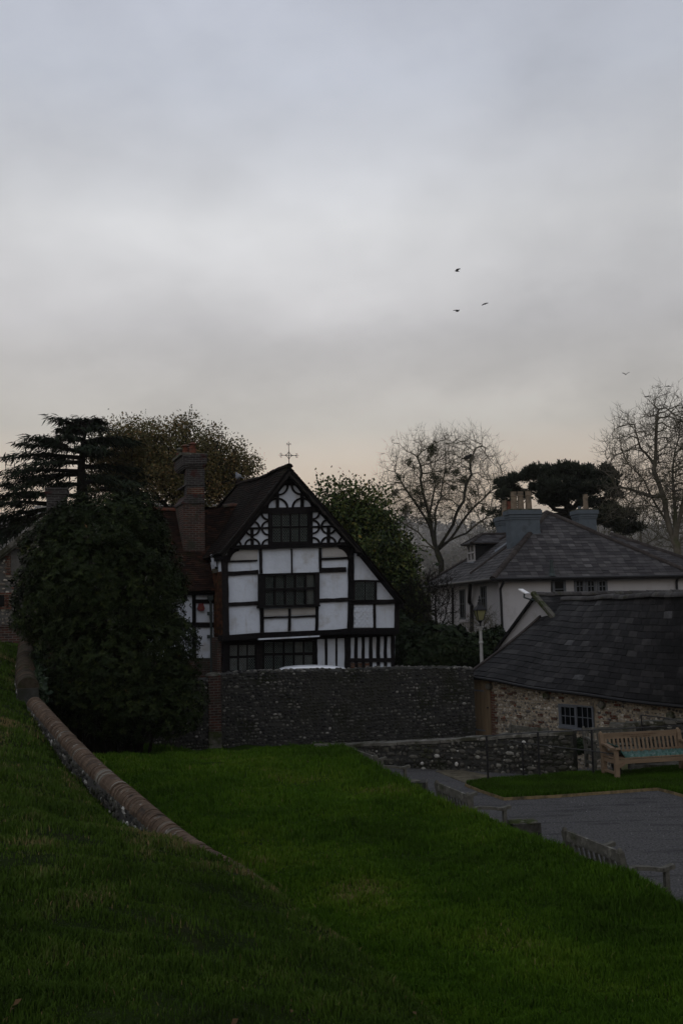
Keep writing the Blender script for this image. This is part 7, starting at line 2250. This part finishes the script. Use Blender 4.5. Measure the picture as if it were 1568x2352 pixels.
# ---------------------------------------------------------------- cedar and pine
def needle_sprays(pos, out, n_each, size, seed, droop=.35, wid=.14):
    """flat drooping sprays around pos, heading out"""
    g = np.random.default_rng(seed); m = len(pos) * n_each
    p = np.repeat(pos, n_each, 0) + g.normal(0, 1, (m, 3)) * np.array([.22, .22, .06])
    d = np.repeat(out, n_each, 0) + g.normal(0, .65, (m, 3)); d[:, 2] = d[:, 2] * .4 - droop * g.uniform(.2, 1.6, m)
    d /= np.linalg.norm(d, axis=1)[:, None]
    sd = np.cross(d, np.array([[0, 0, 1.]]) + g.normal(0, .35, (m, 3))); sd /= np.linalg.norm(sd, axis=1)[:, None]
    s = (size * g.uniform(.5, 1.4, m))[:, None]
    v0 = p; v1 = p + d * s * .4 + sd * s * wid; v2 = p + d * s + np.array([[0, 0, -.12]]) * s; v3 = p + d * s * .4 - sd * s * wid
    return np.stack([v0, v1, v2, v3], 1).reshape(-1, 3)


Yc_ = 50.0
scc = Yc_ / FPX
c10 = crop(0, 1600, 2.24)
tb_ = P(205, 1330, Yc_); tb_.z = 0
ced = tag(empty('cedar_tree', tb_), 'dark cedar with wide flat layered branches at the left', 'tree')
mb = MB(); tk = [tb_, P(197, 1225, Yc_), P(190, 1150, Yc_), P(187, 1080, Yc_), P(192, 1010, Yc_), P(205, 965, Yc_)]
mb.tube(tk, [.55, .45, .32, .20, .11, .04], 9)
# (start, tip, half width of the plate at its middle in px, depth lean)
cb_ = [((745, 260), (470, 155), 34, 0), ((760, 230), (880, 200), 30, .5), ((745, 215), (700, 165), 26, 0), ((800, 220), (850, 172), 20, .2), ((750, 290), (550, 270), 34, .6), ((760, 280), (950, 250), 36, -.3), ((745, 360), (480, 335), 40, -.4),
       ((745, 470), (215, 400), 66, 0), ((600, 420), (300, 335), 40, .3), ((760, 400), (1190, 385), 50, .4), ((760, 380), (1060, 335), 40, -.2), ((740, 520), (20, 520), 60, .4), ((735, 560), (200, 600), 48, -.5), ((735, 640), (15, 665), 62, 0),
       ((735, 665), (40, 760), 46, .3), ((500, 690), (150, 800), 30, -.4), ((760, 600), (1190, 620), 70, .3), ((760, 680), (1200, 760), 90, -.2), ((745, 760), (470, 760), 44, 0), ((760, 740), (1300, 700), 70, .6), ((900, 800), (1350, 860), 70, 0),
       ((430, 850), (-60, 860), 60, .2), ((740, 870), (150, 840), 40, -.3), ((420, 930), (-60, 930), 70, -.3), ((420, 980), (-60, 1090), 80, .2), ((400, 1020), (20, 1220), 46, 0), ((330, 1000), (-50, 1230), 60, .4), ((280, 1060), (-60, 1340), 50, -.2), ((760, 500), (960, 470), 40, .2), ((750, 430), (900, 440), 36, -.6)]
g = np.random.default_rng(33)
sp_p, sp_d = [], []
for (a, b, w, dl) in cb_:
    A_ = np.array(P(*c10(*a), Yc_)); B_ = np.array(P(*c10(*b), Yc_ + dl * 5))
    L_ = np.linalg.norm(B_ - A_); dr = (B_ - A_) / L_
    mid = (A_ + B_) / 2 + np.array([0, 0, .04 * L_])
    mb.tube([V(A_), V(mid), V(A_ * .15 + B_ * .85)], [.13, .08, .03], 5)
    ns = int(7.5 * L_ + 8)
    s = g.uniform(.10, 1, ns) ** .8
    side = np.array([-dr[1], dr[0], 0]); side /= np.linalg.norm(side) + 1e-9
    half = w * .2563 * scc * 1.25
    lat = g.uniform(-1, 1, ns) * half * np.clip(np.sin(np.clip(s, 0, 1) * 2.6) + .25, .15, 1)
    vert = np.abs(g.normal(0, 1, ns)) * w * .2563 * scc * .26 * np.sin(s * 2.8)
    p = A_[None] + (B_ - A_)[None] * s[:, None] + side[None] * lat[:, None] * 1.3; p[:, 2] += .10 * L_ * s * (1 - s) + vert - np.abs(lat) * .10
    sp_p.append(p); sp_d.append(np.repeat(dr[None], ns, 0) + side[None] * np.sign(lat)[:, None] * .5)
mb.build('trunk', M['bark_dark'], ced)
sp_p = np.concatenate(sp_p); sp_d = np.concatenate(sp_d)
vs = needle_sprays(sp_p, sp_d, 14, .42, 34, .50, .085); n = len(vs) // 4
build_np('foliage', vs, np.arange(len(vs)).reshape(-1, 4), M['cedar'], ced, tint=np.clip(np.repeat(g.random(len(sp_p)), 14) * .5 + g.random(n) * .5, 0, 1))
print('cedar', n)

Yp = 66.0
c11 = crop(1450, 1500, 1.22405)
tb_ = P(1310, 1300, Yp); tb_.z = 0
pin = tag(empty('pine_tree', tb_), 'spreading dark pine with flat-topped crown behind the pale house', 'tree')
mb = MB()
def Q(x, y, dy=0): return P(*c11(x, y), Yp + dy)
mb.tube([tb_, Q(1035, 720), Q(1020, 670), Q(1000, 640)], [.5, .42, .36, .3], 9)
limbs = [[(1020, 670), (1060, 610), (1120, 560), (1180, 520)], [(1010, 650), (960, 600), (920, 540), (860, 500)], [(1000, 640), (1000, 580), (985, 510), (980, 470)], [(1020, 670), (940, 660), (880, 600), (800, 560), (700, 550)], [(1030, 700), (1120, 700), (1200, 690), (1290, 700)], [(1000, 640), (960, 620), (900, 610)], [(1040, 640), (1100, 620), (1180, 600), (1230, 590)], [(1000, 680), (900, 690), (760, 660), (680, 610)], [(1010, 700), (800, 720), (690, 700), (650, 690)]]
for l in limbs:
    mb.tube([Q(*q) for q in l], [.2, .15, .09, .05, .04][:len(l)], 6)
mb.build('trunk', M['bark_dark'], pin)
pl = [(985, 490, 70, 40, 0), (900, 500, 60, 38, 1), (830, 490, 38, 30, -1), (1060, 505, 60, 40, 0), (1130, 510, 60, 42, 1), (1200, 500, 36, 40, 0), (1215, 560, 26, 40, -1), (950, 550, 75, 40, -2), (1050, 560, 70, 36, 2), (1140, 560, 50, 34, -1), (870, 570, 34, 34, 0), (800, 510, 24, 24, 0), (900, 620, 40, 22, 0), (1090, 590, 50, 26, 1), (960, 600, 50, 28, 1), (1215, 595, 28, 20, 0),
      (740, 530, 45, 28, 0), (690, 545, 35, 30, 1), (690, 600, 34, 24, -1), (740, 580, 36, 22, 1), (670, 690, 34, 18, 0), (650, 742, 16, 12, 0), (710, 640, 24, 22, 0), (1190, 690, 60, 30, 0), (1260, 690, 45, 28, 1), (1300, 700, 24, 30, 0), (1150, 720, 40, 30, -1), (1240, 740, 50, 30, 0), (1290, 770, 46, 26, 2), (1060, 460 + 30, 40, 24, 0), (985, 462, 30, 16, 0), (845, 465, 16, 18, 0), (1110, 468, 26, 16, 1), (1185, 462, 24, 16, 0), (1030, 468, 24, 14, -1), (920, 470, 24, 14, 1), (1330, 760, 30, 20, 1), (1220, 650, 30, 14, 0), (1130, 650, 26, 12, 2), (790, 600, 22, 16, 0), (930, 640, 34, 15, 1), (1010, 615, 44, 18, 0), (1085, 635, 40, 16, -1), (1160, 640, 36, 16, 1), (880, 600, 30, 16, -1), (1245, 600, 18, 16, 0)]
g = np.random.default_rng(35); pp = []
for (x, y, rx, ry, dy) in pl:
    sc = Yp / FPX * .57415 / 1.22405
    n = max(5, int(rx * ry * .019)); c = np.array(Q(x, y, dy))
    q = g.uniform(-1, 1, (n, 3)); q = q[(q ** 2).sum(1) < 1.15]
    q[:, 2] = q[:, 2] * .75 + .1
    pp.append(c + q * np.array([rx * sc * 1.2, rx * sc * 1.1, ry * sc * .85]))
pp = np.concatenate(pp)
per = 95; m = len(pp) * per
rad = np.repeat(g.uniform(.15, .38, len(pp)), per)
d = g.normal(0, 1, (m, 3)); d[:, 2] = np.abs(d[:, 2]) * 1.3 - .25; d /= np.linalg.norm(d, axis=1)[:, None]
p = np.repeat(pp, per, 0) + d * (rad * g.uniform(.2, .95, m))[:, None] * np.array([.95, .95, 1.35])
d2 = d + g.normal(0, .45, (m, 3)); d2[:, 2] += .45; d2 /= np.linalg.norm(d2, axis=1)[:, None]
sd = np.cross(d2, g.normal(0, 1, (m, 3))); sd /= np.linalg.norm(sd, axis=1)[:, None]
s = (.30 * g.uniform(.5, 1.3, m))[:, None]
vs = np.stack([p, p + d2 * s * .6 + sd * s * .12, p + d2 * s, p + d2 * s * .6 - sd * s * .12], 1).reshape(-1, 3)
build_np('foliage', vs, np.arange(len(vs)).reshape(-1, 4), M['pine'], pin, tint=np.clip(np.repeat(g.random(len(pp)), per) * .5 + g.random(m) * .5, 0, 1))
print('pine', m)

# ---------------------------------------------------------------- far woods on the hills
g = np.random.default_rng(44)
n = 9000
ang = g.uniform(-.55, .55, n); dist = 150 + 2300 * g.uniform(0, 1, n) ** 1.2
x = np.sin(ang) * dist; y = np.cos(ang) * dist
k = (wav(x, y, .006, 51) + .4 * wav(x, y, .02, 52) > .05) | (dist < 175)
x, y = x[k], y[k]
z = ground_z(x, y); hgt = g.uniform(5, 9, len(x)) * (1 + dist[k] / 900)
cl = np.stack([x, y, z], 1)
p = np.repeat(cl, 26, 0); u_ = g.normal(0, 1, p.shape); u_ /= np.linalg.norm(u_, axis=1)[:, None]
hh_ = np.repeat(hgt, 26)
p = p + u_ * np.stack([hh_ * .42, hh_ * .42, hh_ * .45], 1) * g.uniform(.5, 1, (len(p), 1)); p[:, 2] += hh_ * .5
tag(leaf_cloud('far_wood', p, np.repeat(hgt, 26) * .28, M['wood_far'], None, None, 45, .3, .8), kind='stuff')

# weeds and fallen leaves on the bank
g = np.random.default_rng(46)
lp_ = scatter(45, 3.5, 16, lambda y: np.maximum(edge_x(y) - 5, -fov(y)), lambda y: np.minimum(edge_x(y) - .1, fov(y)), 48, 1.3)
pz_ = np.stack([lp_[:, 0], lp_[:, 1], bank_z(lp_[:, 0], lp_[:, 1]) + .05], 1)
tag(leaf_cloud('fallen_leaves', pz_, .04, M['deadleaf'], None, g.uniform(.3, .75, len(pz_)), 50, 1.5, .7), kind='stuff')
for o in bpy.data.objects:
    if '_w' in o: del o['_w']
